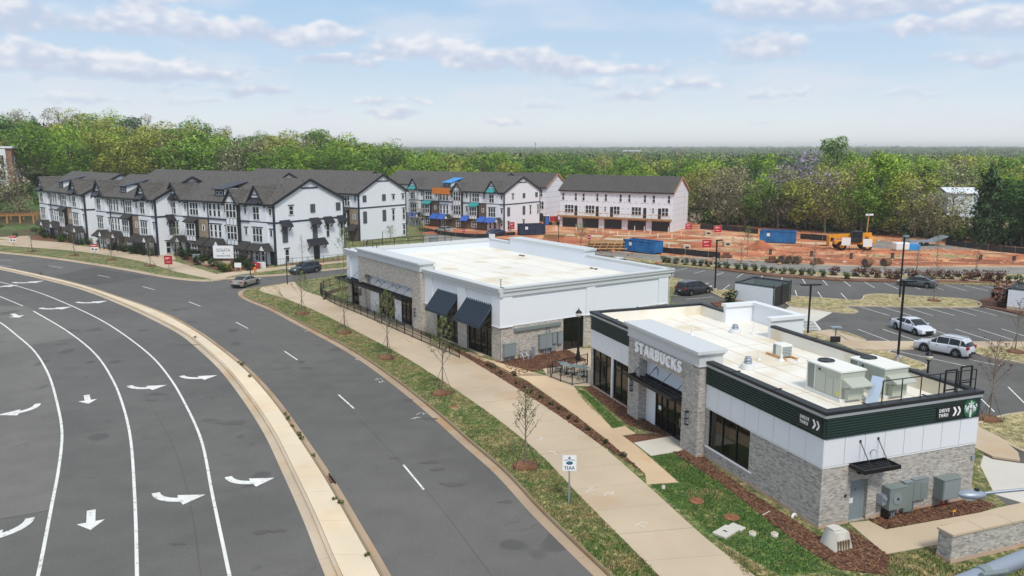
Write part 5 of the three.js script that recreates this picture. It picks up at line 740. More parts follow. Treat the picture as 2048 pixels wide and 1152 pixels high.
function unit(p, x0, kind, k, o) {
  const W = (x) => x0 + x * k, F = ID, door = (a, m = o.door) => { const d = part(p, 'front_door', bx(W(a), W(a + 0.95), 0.02, 2.15, 0, 0.08), m); part(d, 'door_glass', bx(W(a + 0.3), W(a + 0.65), 1.4, 1.95, 0.081, 0.1), M.paneFar); };
  const small = (a, y) => sash(p, F, W(a), W(a + 0.6), y, y + 1.0, 0, 1);
  const smallAwning = (a, b, y0, y1, z = 0, m = M.awningBlack) => part(p, 'window_awning', [shedRoof(W(a), W(b), y0, y1, z, z + 0.85), beam([W(a) + 0.1, y0 - 0.5, z + 0.04], [W(a) + 0.1, y0 - 0.1, z + 0.7], 0.08, 0.1)], m);
  const ground = (m, a = 0.02, b = 5.28) => part(p, 'brick_base', bx(W(a), W(b), -0.3, 2.62, 0.0, 0.09), m);
  if (kind === 'A') {
    frontGable(p, F, W(1.75), 2.0 * k, 9.45, 12.2, 0.3, -5.2, o.roof); part(p, 'gable_bay', [bx(W(0.02), W(3.95), 6.75, 9.5, 0.001, 0.3), bx(W(0.02), W(3.95), 2.7, 6.55, 0.001, 0.3)], M.white);
    sash(p, F, W(0.95), W(2.45), 7.05, 9.0, 0.3, 2, M.whiteTrim, false); smallAwning(0.5, 2.85, 9.6, 10.5, 0.3, o.awn2 ?? M.awningBlack);
    sash(p, F, W(0.65), W(2.9), 3.55, 5.65, 0.3, 3); small(4.3, 7.85); small(4.3, 4.5);
    part(p, 'panel_front', bx(W(0.3), W(3.9), 0.3, 2.6, 0.0, 0.1), M.white); sash(p, F, W(0.75), W(1.45), 0.55, 2.15, 0.1, 1, M.whiteTrim, false); sash(p, F, W(2.25), W(2.95), 0.55, 2.15, 0.1, 1, M.whiteTrim, false); door(4.15);
    porch(p, F, W(0.2), W(3.5), 0.1, [W(3.35), W(5.25)], o.porch);
  } else if (kind === 'B') {
    sash(p, F, W(0.7), W(2.95), 7.05, 9.05, 0.12, 3, M.whiteTrim, false); part(p, 'flat_bay', bx(W(0.45), W(3.2), 6.75, 9.4, 0.0, 0.119), M.white); small(4.1, 7.85);
    part(p, 'bay', [bx(W(0.1), W(2.65), 2.7, 6.1, 0, 0.7)], M.black); part(p, 'bay_panel', bx(W(0.12), W(2.63), 2.72, 3.45, 0.701, 0.73), M.white); for (let i = 0; i < 4; i++) part(p, 'batten', bx(W(0.12 + i * 0.81), W(0.2 + i * 0.81), 2.72, 3.45, 0.731, 0.76), M.navyTrim);
    sash(p, F, W(0.25), W(2.5), 3.6, 5.6, 0.7, 3, M.whiteTrim, false); part(p, 'window_awning', shedRoof(W(-0.1), W(2.85), 5.95, 6.75, 0, 1.25), o.awn2 ?? M.shingleDark);
    part(p, 'brick_panel', bx(W(2.66), W(5.28), 2.7, 6.5, 0, 0.09), o.brick); sash(p, F, W(3.75), W(4.3), 4.5, 5.4, 0.09, 1, M.whiteTrim, false);
    ground(o.base); sash(p, F, W(0.5), W(1.9), 0.6, 2.1, 0.09, 2, M.whiteTrim, false); door(3.6); porch(p, F, W(2.9), W(5.2), 0.09, null, o.porch);
  } else if (kind === 'C') {
    for (const y of [7.05, 3.6]) for (const a of [0.3, 1.4, 2.5]) sash(p, F, W(a), W(a + 0.72), y, y + 2.05, 0, 1, M.whiteTrim, y < 5);
    small(4.2, 7.85); small(4.2, 4.5); ground(o.base); sash(p, F, W(0.9), W(2.1), 0.6, 2.1, 0.09, 2, M.whiteTrim, false); door(3.55); porch(p, F, W(0.2), W(3.0), 0.09, [W(2.9), W(4.9)], o.porch);
  } else if (kind === 'D') {
    frontGable(p, F, W(1.45), 1.5 * k, 9.5, 11.5, 0.7, -3.6, o.roof);
    part(p, 'bay', [bx(W(0.1), W(2.8), 2.7, 9.6, 0, 0.7)], M.black); for (const y of [2.72, 5.95]) { part(p, 'bay_panel', bx(W(0.12), W(2.78), y, y + 0.75 + (y > 4 ? 0.3 : 0), 0.701, 0.73), M.white); for (let i = 0; i < 4; i++) part(p, 'batten', bx(W(0.12 + i * 0.86), W(0.2 + i * 0.86), y, y + 0.75 + (y > 4 ? 0.3 : 0), 0.731, 0.76), M.navyTrim); }
    sash(p, F, W(0.22), W(2.68), 7.15, 9.3, 0.7, 3, M.whiteTrim, false); sash(p, F, W(0.22), W(2.68), 3.6, 5.75, 0.7, 3, M.whiteTrim, false); small(3.75, 7.85); small(3.75, 4.5);
    ground(o.base); sash(p, F, W(0.6), W(1.9), 0.5, 2.1, 0.09, 2, M.whiteTrim, false); door(3.6); porch(p, F, W(2.75), W(5.2), 0.09, null, o.porch);
  }
  part(p, 'trim_board', [bx(W(0) - 0.09, W(0) + 0.09, 2.6, 9.45, 0, 0.13)], M.navyTrim);
}
function townRow(label, pos, turn, L, D, plan, o = {}) {
  o = { roof: M.shingle, brick: M.brickTan, base: M.brickFar, door: M.black, scale: 1, porch: M.shingleDark, ...o };
  const p = thing('townhouse_row', label, 'townhouses', pos, turn); p.scale.setScalar(o.scale);
  const EV = 9.6, R = 13.1, E = endFrame(L), n = plan.length, k = L / n / UW, mid = -D / 2;
  part(p, 'wall', [bx(0, L, -0.3, EV, -D, 0)], o.wall ?? M.white);
  part(p, 'gable_wall', [...at(E, prism([[0, EV], [D, EV], [D / 2, R - 0.1]], -0.3, -0.001))], o.wall ?? M.white); part(p, 'gable_wall', at(E, prism([[0, EV], [D, EV], [D / 2, R - 0.1]], -L, -L + 0.3)), o.wall ?? M.white);
  const sl = (R - EV) / (D / 2), ov = 0.5, y0 = EV - ov * sl;
  part(p, 'roof', [profileX([[ov, y0], [mid, R], [mid, R + 0.22], [ov, y0 + 0.22]], -0.35, L + 0.35)], o.roof); part(p, 'roof', [profileX([[mid, R + 0.001], [-D - ov, y0], [-D - ov, y0 + 0.22], [mid, R + 0.221]], -0.35, L + 0.35)], o.roof);
  part(p, 'eave_board', [bx(-0.3, L + 0.3, y0 - 0.12, y0 + 0.12, ov + 0.01, ov + 0.07)], M.black);
  for (const s of [0, 1]) part(p, 'rake_board', at(E, s ? beam([D / 2, R + 0.02, 0.33], [D + ov, y0 + 0.02, 0.33], 0.1, 0.4) : beam([-ov, y0 + 0.02, 0.33], [D / 2, R + 0.02, 0.33], 0.1, 0.4)), o.rake ?? M.black);
  const rr = rng(Math.round(L * 100 + D)); for (let i = 0; i < 5; i++) part(p, 'roof_vent', bc(0.3, 0.35, 0.3, L * (0.1 + 0.8 * rr()), R - 0.45 - rr() * 0.8, mid - 1.2 + rr() * 2.4), M.black);
  if (o.bare) return p;
  plan.forEach((t, i) => unit(p, (i * L) / n, t, k, o));
  part(p, 'trim_board', [bx(0, L + 0.05, 6.5, 6.74, 0, 0.15)], M.navyTrim); part(p, 'trim_board', bx(L - 0.1, L + 0.12, 0, EV, -0.16, 0.16), M.navyTrim); part(p, 'trim_board', bx(0, L, 9.3, 9.6, 0.0, 0.1), M.black);
  // dormer with a shed roof
  if (o.dormer) { const x = o.dormer[0] * L, w = o.dormer[1], d = part(p, 'dormer', [bx(x, x + w, 9.9, 11.6, -4.6, -1.0)], M.white); part(d, 'dormer_front', bx(x, x + w * 0.999, 10.0, 11.4, -0.999, -0.93), M.navyTrim); for (const q of [0.15, 0.55]) part(d, 'dormer_window', bx(x + w * q, x + w * (q + 0.3), 10.5, 11.1, -0.929, -0.88), M.whiteTrim); for (const q of [0.18, 0.58]) part(d, 'pane', bx(x + w * q, x + w * (q + 0.24), 10.56, 11.04, -0.879, -0.87), M.paneFar); part(d, 'dormer_roof', shedRoof(x - 0.3, x + w + 0.3, 11.5, 12.6, -5.6, -0.5), o.dormerRoof ?? M.awningBlack); }
  // end wall
  part(p, 'trim_board', at(E, [bx(0.02, D, 6.5, 6.74, 0, 0.1)]), M.navyTrim); part(p, 'trim_board', at(E, [bx(D / 2 - 1.75, D / 2 + 1.75, 11.7, 11.92, 0, 0.1)]), M.navyTrim); part(p, 'trim_board', at(E, bx(D - 0.2, D + 0.02, 0, EV, -0.01, 0.1)), M.navyTrim);
  const bat = []; for (let i = 1; i < 26; i++) { const x = (i / 26) * D, top = Math.min(11.65, EV + (D / 2 - Math.abs(x - D / 2)) * sl - 0.1); bat.push(bx(x - 0.03, x + 0.03, 6.75, top, 0, 0.035)); }
  part(p, 'batten', at(E, bat), M.white, null, 'stuff');
  part(p, 'lap_siding', at(E, lapSiding(0.02, D - 0.2, 0.1, 6.5, 0.0, 0.3)), M.white);
  for (const [kind, a, w, yb, yt] of o.end ?? []) {
    const x = a * D, z = 0.04;
    if (kind === 'w') sash(p, E, x, x + w, yb, yt, z, 1, M.whiteTrim, true); else if (kind === 's') { const s = part(p, 'shutter', at(E, bx(x, x + w, yb, yt, z, z + 0.08)), M.shutter); }
    else if (kind === 'd') part(p, 'side_door', at(E, [bx(x, x + w, yb, yt, z, z + 0.08)]), M.black);
    else { const r = part(p, 'window_awning', at(E, [shedRoof(x, x + w, yb, yt, z, z + 0.95)]), M.awningBlack); const ns = Math.round(w / 0.45); for (let i = 0; i <= ns; i++) { const q = x + 0.03 + (i * (w - 0.06)) / ns; part(r, 'seam', at(E, beam([q, yt + 0.03, z + 0.01], [q, yb + 0.03, z + 0.95], 0.05, 0.06)), M.awningBlack); } for (const q of [x + 0.15, x + w - 0.15]) part(r, 'bracket', at(E, beam([q, yb - 0.75, z + 0.05], [q, yb - 0.08, z + 0.7], 0.12, 0.14)), M.black); }
  }
  return p;
}
const deg = Math.PI / 180;
const atEnd = (R, turnDeg, L, y = 0) => [R[0] - L * Math.cos(turnDeg * deg), y, R[1] - L * Math.sin(turnDeg * deg)];       // near right-hand corner known
const endNear = [['w', 0.2, 0.9, 7.75, 9.05], ['s', 0.5, 1.0, 7.8, 9.15], ['s', 0.88, 1.0, 7.8, 9.1], ['s', 0.1, 1.05, 3.4, 6.0], ['a', 0.07, 2.0, 6.0, 6.95], ['s', 0.52, 1.0, 3.4, 5.9], ['a', 0.48, 1.95, 5.95, 6.9], ['w', 0.715, 0.75, 3.5, 5.7], ['a', 0.685, 1.75, 5.95, 6.9], ['w', 0.93, 0.7, 3.5, 5.7], ['a', 0.885, 1.75, 5.95, 6.9], ['d', 0.525, 1.25, 0.05, 2.4], ['a', 0.43, 3.9, 2.5, 3.5], ['w', 0.12, 0.85, 0.3, 2.3]];
const endPlain = [['s', 0.08, 1.0, 7.8, 9.1], ['s', 0.48, 1.0, 7.8, 9.1], ['w', 0.69, 0.75, 7.95, 8.8], ['w', 0.9, 0.75, 7.95, 8.8], ['s', 0.08, 1.0, 3.5, 5.9], ['s', 0.48, 1.0, 3.6, 5.9], ['w', 0.68, 0.75, 3.6, 5.8], ['w', 0.91, 0.75, 3.6, 5.8], ['w', 0.91, 0.75, 0.4, 2.4]];
const endBlue = [['w', 0.2, 0.8, 7.9, 9.0], ['s', 0.5, 1.0, 7.9, 9.1], ['s', 0.86, 1.0, 7.9, 9.1], ['s', 0.08, 1.0, 3.7, 5.9], ['s', 0.5, 1.0, 3.7, 5.9], ['w', 0.69, 0.75, 3.7, 5.7], ['w', 0.91, 0.75, 3.7, 5.7], ['w', 0.08, 0.8, 0.5, 2.3], ['w', 0.5, 0.8, 0.5, 2.3]];
townRow('white townhouse row nearest the road corner, with dark window awnings on its gable end', [-59.62, 0, -138.95], -33.47 * deg, 27.07, 15, ['A', 'B', 'C', 'D', 'A'], { end: endNear, dormer: [0.43, 2.4] });
townRow('middle white townhouse row of the three along the curving road', [-77.2, 0, -148.6], -38.1 * deg, 21.2, 14, ['A', 'C', 'B', 'A'], { end: [['a', 0.12, 1.9, 6.0, 6.9], ['s', 0.16, 1.05, 3.4, 6.0], ['w', 0.1, 0.85, 0.3, 2.3]], dormer: [0.36, 2.2] });
townRow('farthest left white townhouse row, beside the wooden pergola', [-100.2, 0, -170.2], -44 * deg, 26.6, 14, ['A', 'C', 'B', 'A'], { end: [['a', 0.22, 1.9, 6.0, 6.9], ['s', 0.26, 1.05, 3.4, 6.0], ['w', 0.2, 0.85, 0.3, 2.3]], dormer: [0.36, 2.6] });
townRow('white townhouse row with plain gable end, behind the near one and left of the street', atEnd([-29.66, -156.7], 36, 37), -36 * deg, 37, 13.6, ['B', 'C', 'B', 'C', 'B', 'C', 'B'], { end: endPlain, scale: 0.985, roof: M.shingle, base: M.brickBrown });
townRow('unfinished townhouse row with blue and teal underlayment on its awnings', atEnd([-1.71, -175.5], 37.5, 29), -37.5 * deg, 32.2, 15, ['A', 'B', 'C', 'D', 'B', 'A'], { end: endBlue, scale: 0.9, porch: M.tarpNavy, awn2: M.teal, brick: M.brickBrown, base: M.brickBrown, door: M.whiteTrim, dormer: [0.36, 2.4], dormerRoof: M.tarpBlue });
// rows farther up the slope, roofs showing over the near ones
townRow('shingled townhouse roof showing behind the middle row', [-88, 0, -186], -36 * deg, 48, 13, ['A', 'C', 'A', 'C', 'A', 'C', 'A', 'C'], { bare: true });
townRow('long townhouse roof running behind the plain gable row', [-66, 0, -192], -36 * deg, 40, 13, ['A', 'C', 'A', 'C', 'A', 'C'], { bare: true });
townRow('long low-lying townhouse roof behind the row with blue awnings', [-36, 0, -226], -36 * deg, 44, 13, ['A', 'C', 'A', 'C', 'A', 'C'], { bare: true, scale: 0.9 });
// scaffold and coloured board on the unfinished row
{
  const R = [-1.71, -175.5], c = Math.cos(37.5 * deg), s = Math.sin(37.5 * deg), pt = (x, y, z) => [R[0] - (29 - x * 0.9) * c - z * s * 0.9, y * 0.9, R[1] - (29 - x * 0.9) * s + z * c * 0.9];
  const o = thing('guard_board', 'orange board along the eave of the unfinished townhouse row', 'board'); part(o, 'board', [beam(pt(9.6, 9.4, 1.3), pt(15.6, 9.4, 1.3), 0.1, 1.4)], M.orange); part(o, 'bracket', [beam(pt(9.8, 8.2, 0.1), pt(9.8, 9.3, 1.25), 0.1, 0.1)], M.woodGrey); part(o, 'bracket', [beam(pt(15.3, 8.2, 0.1), pt(15.3, 9.3, 1.25), 0.1, 0.1)], M.woodGrey);
  const sc = thing('scaffold', 'metal scaffold leaning at the left end of the unfinished row', 'scaffold');
  for (const x of [1.8, 4.2, 6.6]) for (const z of [1.2, 2.4]) part(sc, 'pole', bar(pt(x, 0, z), pt(x, x > 5 ? 6.5 : 10.5, z), 0.05), M.lampGrey);
  for (const y of [2.2, 4.4, 6.6, 8.8]) { for (const z of [1.2, 2.4]) part(sc, 'rail', bar(pt(1.8, y, z), pt(y > 6.5 ? 4.2 : 6.6, y, z), 0.04), M.lampGrey); part(sc, 'plank', beam(pt(1.8, y + 0.06, 1.8), pt(y > 6.5 ? 4.2 : 6.6, y + 0.06, 1.8), 0.9, 0.06), M.woodGrey); }
  for (let i = 0; i < 4; i++) part(sc, 'brace', bar(pt(1.8 + i * 1.2, 0, 2.4), pt(3.0 + i * 1.2, 4.4, 2.4), 0.035), M.whiteTrim);
}
// ---------------------------------------------------------------- framed houses still in white building wrap
{
  const wrap = print(512, 512, (c, W, H) => { c.fillStyle = '#e4e7f0'; c.fillRect(0, 0, W, H); c.fillStyle = '#5a5664'; const r = rng(8); for (let j = 0; j < 3; j++) for (let i = 0; i < 3; i++) { const x = 30 + i * 171 + (j % 2) * 70, y = 60 + j * 171; c.fillRect(x, y, 12, 18); c.fillRect(x + 14, y + 10, 46, 8); c.fillRect(x + 30, y + 4, 6, 14); } });
  const t = wrap.map; t.wrapS = t.wrapT = THREE.RepeatWrapping; t.repeat.set(1 / 4.4, 1 / 4.4); wrap.roughness = 0.6;
  const row = (label, R, turn, L, D) => { const p = townRow(label, atEnd(R, turn, L * 0.9), -turn * deg, L, D, [], { bare: true, scale: 0.9, wall: wrap, roof: M.shingleNew, rake: M.timber }); return p; };
  M.shingleNew = MAT({ map: M.shingle.map, color: new THREE.Color(0.78, 0.76, 0.75) });
  const p = row('long house row in white building wrap with five open garages', [35.3, -175.2], 28.7, 30.4, 12.5), E = endFrame(30.4);
  const X = (u) => ((u - 245) / 1280) * 30.4 * (1 + 0.12 * (1 - (u - 245) / 1280) * ((u - 245) / 1280) * 1.4);
  for (const u of [285, 432, 520, 672, 765, 925, 1020, 1192, 1292, 1472]) sash(p, ID, X(u) - 0.35, X(u) + 0.35, 7.0, 8.7, 0.01, 1, M.whiteTrim, false);
  for (const [u, c] of [[357, 3], [593, 3], [885, 2], [1100, 3], [1428, 2]]) sash(p, ID, X(u) - 0.42 * c, X(u) + 0.42 * c, 3.75, 5.7, 0.01, c, M.whiteTrim, false);
  for (const u of [434, 672, 828, 1192, 1362]) part(p, 'door_opening', bx(X(u) - 0.4, X(u) + 0.4, 3.0, 5.6, 0.001, 0.02), M.black);
  for (const u of [760, 1288]) sash(p, ID, X(u) - 0.25, X(u) + 0.25, 4.5, 5.6, 0.01, 1, M.whiteTrim, false);
  for (const [a, b] of [[278, 450], [510, 690], [752, 942], [1008, 1208], [1275, 1490]]) { const g = part(p, 'garage_opening', bx(X(a), X(b), 0, 2.35, 0.0, 0.03), M.black); part(g, 'garage_lintel', bx(X(a) - 0.2, X(b) + 0.2, 2.36, 2.65, 0, 0.08), M.timber); }
  const dk = part(p, 'deck', bx(-0.2, 30.2, 2.7, 3.05, 0.001, 1.3), M.woodGrey); part(dk, 'deck_rail', [beam([-0.2, 4.0, 1.25], [30.2, 4.0, 1.25], 0.06, 0.08), ...Array.from({ length: 14 }, (_, i) => beam([0.1 + i * 2.3, 3.05, 1.25], [0.1 + i * 2.3, 4.0, 1.25], 0.07, 0.07))], M.timber);
  for (const [a, yb, yt, w] of [[0.7, 7.4, 8.3, 0.4], [0.9, 7.6, 8.4, 0.4], [0.65, 3.5, 5.8, 0.45], [0.9, 3.7, 6, 0.45], [0.4, 0.6, 1.6, 0.4], [0.88, 0.4, 2.2, 0.5]]) sash(p, E, a * 12.5, a * 12.5 + w, yb, yt, 0.01, 1, M.whiteTrim, false);
  const q = row('house in white building wrap set back behind the others, only its gable showing', [8.6, -200], 30, 26, 13); const E2 = endFrame(26);
  sash(q, ID, 24.1, 24.8, 7, 8.7, 0.01, 1, M.whiteTrim, false); sash(q, ID, 23.6, 25.2, 3.6, 5.6, 0.01, 2, M.whiteTrim, false); part(q, 'garage_opening', bx(20, 25, 0, 2.3, 0, 0.03), M.black);
}
// ---------------------------------------------------------------- brick apartments at the edge of the wood
{
  const [x, z] = [-127.5, -206], p = thing('apartment_building', 'brick apartment building with white balcony bays, half hidden by trees at the far left', 'apartment building', [x, 7.2, z], 0.35);
  part(p, 'wall', bx(-22, 0, -3, 11.0, -14, 0), M.brickRed); part(p, 'roof', bx(-22.4, 0.4, 11.0, 11.5, -14.4, 0.5), M.whiteTrim);
  part(p, 'balcony_bay', [bx(-4.6, -1.2, -3, 10.8, 0.001, 0.7)], M.whiteTrim); for (let k = 0; k < 3; k++) { part(p, 'balcony_opening', bx(-4.1, -1.7, -0.2 + k * 3.5, 2.2 + k * 3.5, 0.701, 0.75), M.black); for (const u of [-8.5, -6.4, -12, -16]) sash(p, ID, u, u + 1.3, 0.1 + k * 3.5, 1.9 + k * 3.5, 0.01, 2, M.brickBrown, false); }
  const E = endFrame(0); for (let k = 0; k < 3; k++) for (const u of [2, 6, 10]) sash(p, E, u, u + 1.2, 0.1 + k * 3.5, 1.9 + k * 3.5, 0.01, 2, M.whiteTrim, false);
}


// ---------------------------------------------------------------- cars
const pick = (pts, x) => { for (let i = 0; i < pts.length - 1; i++) if (x <= pts[i + 1][0]) { const [a, b] = [pts[i], pts[i + 1]], t = Math.max(0, (x - a[0]) / (b[0] - a[0])); return lerp(a[1], b[1], t * t * (3 - 2 * t) * 0.5 + t * 0.5); } return pts[pts.length - 1][1]; };
function loft(rows) {           // rows of points with equal counts, smooth
  const n = rows[0].length, pos = [], idx = []; rows.forEach((r) => r.forEach((p) => pos.push(...p)));
  for (let i = 0; i < rows.length - 1; i++) for (let j = 0; j < n - 1; j++) { const a = i * n + j, b = a + n; idx.push(a, b, a + 1, a + 1, b, b + 1); }
  for (const [k, f] of [[0, 0], [rows.length - 1, 1]]) { const c = pos.length / 3; pos.push(...rows[k].reduce((s, p) => s.map((v, q) => v + p[q] / n), [0, 0, 0])); for (let j = 0; j < n - 1; j++) f ? idx.push(k * n + j, c, k * n + j + 1) : idx.push(k * n + j, k * n + j + 1, c); }
  const g = new THREE.BufferGeometry(); g.setAttribute('position', new THREE.Float32BufferAttribute(pos, 3)); g.setIndex(idx); g.computeVertexNormals(); return g;
}
const carPaint = (c, metal = 0.35) => new THREE.MeshPhysicalMaterial({ color: c, roughness: 0.35, metalness: metal, clearcoat: 0.8, clearcoatRoughness: 0.08 });
const KINDS = {
  sedan: { L: 4.75, W: 1.84, H: 1.45, wb: [-1.38, 1.42], r: 0.33, top: [[-2.38, 0.72], [-2.3, 0.98], [-1.75, 1.02], [-1.0, 0.99], [0.9, 0.95], [1.3, 0.9], [2.1, 0.74], [2.38, 0.52]], cab: [[-1.85, 0.98], [-0.95, 1.4], [-0.3, 1.45], [0.25, 1.42], [1.25, 0.94]], pillars: [[-1.55, -1.25], [-0.18, -0.08], [0.7, 0.78]] },
  suv: { L: 4.75, W: 1.88, H: 1.72, wb: [-1.36, 1.36], r: 0.37, top: [[-2.37, 0.8], [-2.3, 1.08], [-1.8, 1.1], [-1.0, 1.09], [0.8, 1.05], [1.2, 1.02], [2.1, 0.9], [2.37, 0.6]], cab: [[-2.3, 1.06], [-1.85, 1.62], [-0.9, 1.7], [0.1, 1.68], [1.15, 1.04]], pillars: [[-1.85, -1.5], [-0.75, -0.66], [0.28, 0.37]] },
  van: { L: 5.15, W: 1.98, H: 1.75, wb: [-1.5, 1.55], r: 0.35, top: [[-2.57, 0.8], [-2.52, 1.05], [-1.8, 1.08], [-1.0, 1.07], [1.1, 1.02], [1.5, 0.98], [2.3, 0.82], [2.57, 0.58]], cab: [[-2.52, 1.02], [-2.3, 1.66], [-1.2, 1.76], [0.3, 1.72], [1.6, 0.98]], pillars: [[-2.1, -1.95], [-1.05, -0.95], [0.2, 0.3]] },
};
function makeCar(label, kind, paint, [x, z, turn], y = ROADY + 0.005, category = 'car', scale = 1) {
  const k = KINDS[kind], o = thing('car', label, category, [x, y, z], turn); o.scale.setScalar(scale); const hl = k.L / 2, hw = k.W / 2, rows = [], N = 40;
  const wAt = (q) => hw * (1 - 0.16 * Math.pow(Math.abs(q) / hl, 5));
  for (let i = 0; i <= N; i++) {
    const q = lerp(-hl, hl, i / N), w = wAt(q), yt = pick(k.top, q); let yb = 0.2 + 0.1 * sstep(hl - 0.5, hl, Math.abs(q));
    for (const c of k.wb) { const d = Math.abs(q - c), R = k.r + 0.07; if (d < R) yb = Math.max(yb, k.r + Math.sqrt(R * R - d * d)); }
    const ym = Math.max(yb + 0.02, lerp(yb, yt, 0.45)), h = [[w * 0.93, yb], [w * 0.99, Math.max(yb + 0.01, lerp(yb, yt, 0.15))], [w, ym], [w * 0.985, lerp(ym, yt, 0.7)], [w * 0.9, yt - 0.01], [w * 0.5, yt + 0.03]];
    rows.push([...h.map(([a, b]) => [q, b, a]), [q, yt + 0.04, 0], ...h.slice().reverse().map(([a, b]) => [q, b, -a])]);
  }
  part(o, 'body', loft(rows), paint);
  const c0 = k.cab[0][0], c1 = k.cab[k.cab.length - 1][0], gl = [], rf = [], M2 = 24;
  const cabW = (q, t) => wAt(q) * lerp(0.9, 0.7, t);
  for (let i = 0; i <= M2; i++) { const q = lerp(c0, c1, i / M2), yb = pick(k.top, q) - 0.02, yt = Math.max(yb + 0.01, pick(k.cab, q) - 0.03), t = (yt - yb) / 0.55; gl.push([[q, yb, cabW(q, 0)], [q, lerp(yb, yt, 0.6), cabW(q, t * 0.55)], [q, yt, cabW(q, t)], [q, yt + 0.02, 0], [q, yt, -cabW(q, t)], [q, lerp(yb, yt, 0.6), -cabW(q, t * 0.55)], [q, yb, -cabW(q, 0)]]); }
  part(o, 'windows', loft(gl), M.glassDark);
  const ra = k.cab[1][0] + (kind === 'sedan' ? 0.15 : -0.2), rb = k.cab[3][0] + 0.06;
  for (let i = 0; i <= 14; i++) { const q = lerp(ra, rb, i / 14), yb = pick(k.top, q) - 0.02, yt = pick(k.cab, q), t = (yt - yb) / 0.55, w = cabW(q, t) + 0.025; rf.push([[q, yt - 0.08, w + 0.01], [q, yt - 0.02, w], [q, yt + 0.02, w * 0.8], [q, yt + 0.035, 0], [q, yt + 0.02, -w * 0.8], [q, yt - 0.02, -w], [q, yt - 0.08, -w - 0.01]]); }
  part(o, 'roof', loft(rf), paint);
  for (const s of [-1, 1]) {
    for (const [a, b] of k.pillars) { const q = (a + b) / 2, yb = pick(k.top, q) - 0.03, yt = pick(k.cab, q) - 0.04; part(o, 'pillar', [beam([q, yb, s * (cabW(q, 0) + 0.006)], [q, yt, s * (cabW(q, (yt - yb) / 0.55) + 0.006)], 0.03, b - a)].map((g) => g), paint); }
    part(o, 'pillar', [beam([c1 - 0.03, pick(k.top, c1), s * (cabW(c1, 0) - 0.03)], [rb, pick(k.cab, rb) - 0.03, s * (cabW(rb, 0.85) - 0.0)], 0.06, 0.06)], paint);
    if (kind === 'sedan') part(o, 'pillar', [beam([c0 + 0.06, pick(k.top, c0), s * (cabW(c0, 0) - 0.04)], [ra, pick(k.cab, ra) - 0.04, s * (cabW(ra, 0.85) - 0.01)], 0.14, 0.08)], paint);
    part(o, 'mirror', rbox(0.16, 0.13, 0.2, 0.05, c1 - 0.35, pick(k.top, c1) + 0.1, s * (hw + 0.08)), paint);
    part(o, 'headlight', rbox(0.3, 0.15, 0.34, 0.06, hl - 0.2, 0.68 * (k.H / 1.5), s * hw * 0.7), M.lampGlass);
    part(o, 'taillight', rbox(0.2, kind === 'sedan' ? 0.17 : 0.3, 0.32, 0.05, -hl + 0.09, (kind === 'sedan' ? 0.86 : 0.98), s * hw * 0.74), M.redLamp);
    part(o, 'sill', [bx(k.wb[0] + k.r + 0.1, k.wb[1] - k.r - 0.1, 0.2, 0.3, s > 0 ? hw * 0.95 : -hw * 0.99, s > 0 ? hw * 0.99 : -hw * 0.95)], M.black);
    for (const q of [k.pillars[1][0], c1 - 0.25]) part(o, 'door_seam', [bx(q, q + 0.015, 0.36, pick(k.top, q) - 0.05, s * hw * 0.992 - 0.008, s * hw * 0.992 + 0.008)], M.black);
    for (const q of [k.pillars[1][0] - 0.25, c1 - 1.2 > 0 ? 0.25 : c1 - 1.0]) part(o, 'door_handle', [bx(q, q + 0.18, pick(k.top, q) - 0.2, pick(k.top, q) - 0.165, s * hw * 0.995 - 0.02, s * hw * 0.995 + 0.02)], M.chrome);
    if (kind !== 'sedan') part(o, 'roof_rail', [beam([ra + 0.3, k.cab[2][1] + 0.03, s * hw * 0.66], [rb - 0.2, k.cab[3][1] + 0.05, s * hw * 0.66], 0.04, 0.04)], M.chrome);
    for (const c of k.wb) {
      const w = part(o, 'wheel', [new THREE.CylinderGeometry(k.r, k.r, 0.22, 24).rotateX(Math.PI / 2).translate(c, k.r, s * (hw - 0.115))], M.tyre);
      part(w, 'rim', [new THREE.CylinderGeometry(k.r * 0.66, k.r * 0.66, 0.02, 20).rotateX(Math.PI / 2).translate(c, k.r, s * (hw + 0.0))], M.black);
      part(w, 'spokes', Array.from({ length: 5 }, (_, i) => bc(0.07, k.r * 0.62, 0.02, 0, k.r * 0.33, 0).rotateZ((i / 5) * 2 * Math.PI).translate(c, k.r, s * (hw + 0.016))), M.rim);
    }
  }
  part(o, 'underbody', bx(-hl + 0.3, hl - 0.3, 0.16, 0.5, -hw * 0.8, hw * 0.8), M.black);
  part(o, 'grille', [bx(hl - 0.06, hl + 0.015, 0.4, 0.6, -hw * 0.5, hw * 0.5)], M.black); part(o, 'bumper', [bx(-hl - 0.02, -hl + 0.1, 0.32, 0.5, -hw * 0.75, hw * 0.75)], M.black); part(o, 'number_plate', [bx(-hl - 0.035, -hl - 0.02, 0.62, 0.74, -0.15, 0.15)], M.whiteTrim);
  return o;
}
makeCar('tan silver sedan turning in from the road at the corner', 'sedan', carPaint(0x9b958c), [-35.8, -105.83, 1.31]);
makeCar('dark blue-grey SUV leaving the side street by the townhouse gable', 'suv', carPaint(0x2c3944), [-30.69, -117.04, -2.29]);
makeCar('black minivan parked behind the white retail building', 'van', carPaint(0x22222a, 0.2), [23.1, -99.81, 0.62], undefined, 'minivan');
makeCar('grey sedan parked in the far row, under a tall lamp post', 'sedan', carPaint(0x55575a), [...[54.21, -105.22], 2.45], undefined, 'car');
makeCar('white compact sedan parked nose toward the coffee shop', 'sedan', carPaint(0xd4d8e2, 0.1), [40.24, -78.28, -1.35]);
makeCar('silver white SUV parked in the lot nearest the coffee shop roof', 'suv', carPaint(0xcfd2da, 0.2), [38.89, -69.81, 2.24], undefined, 'SUV');
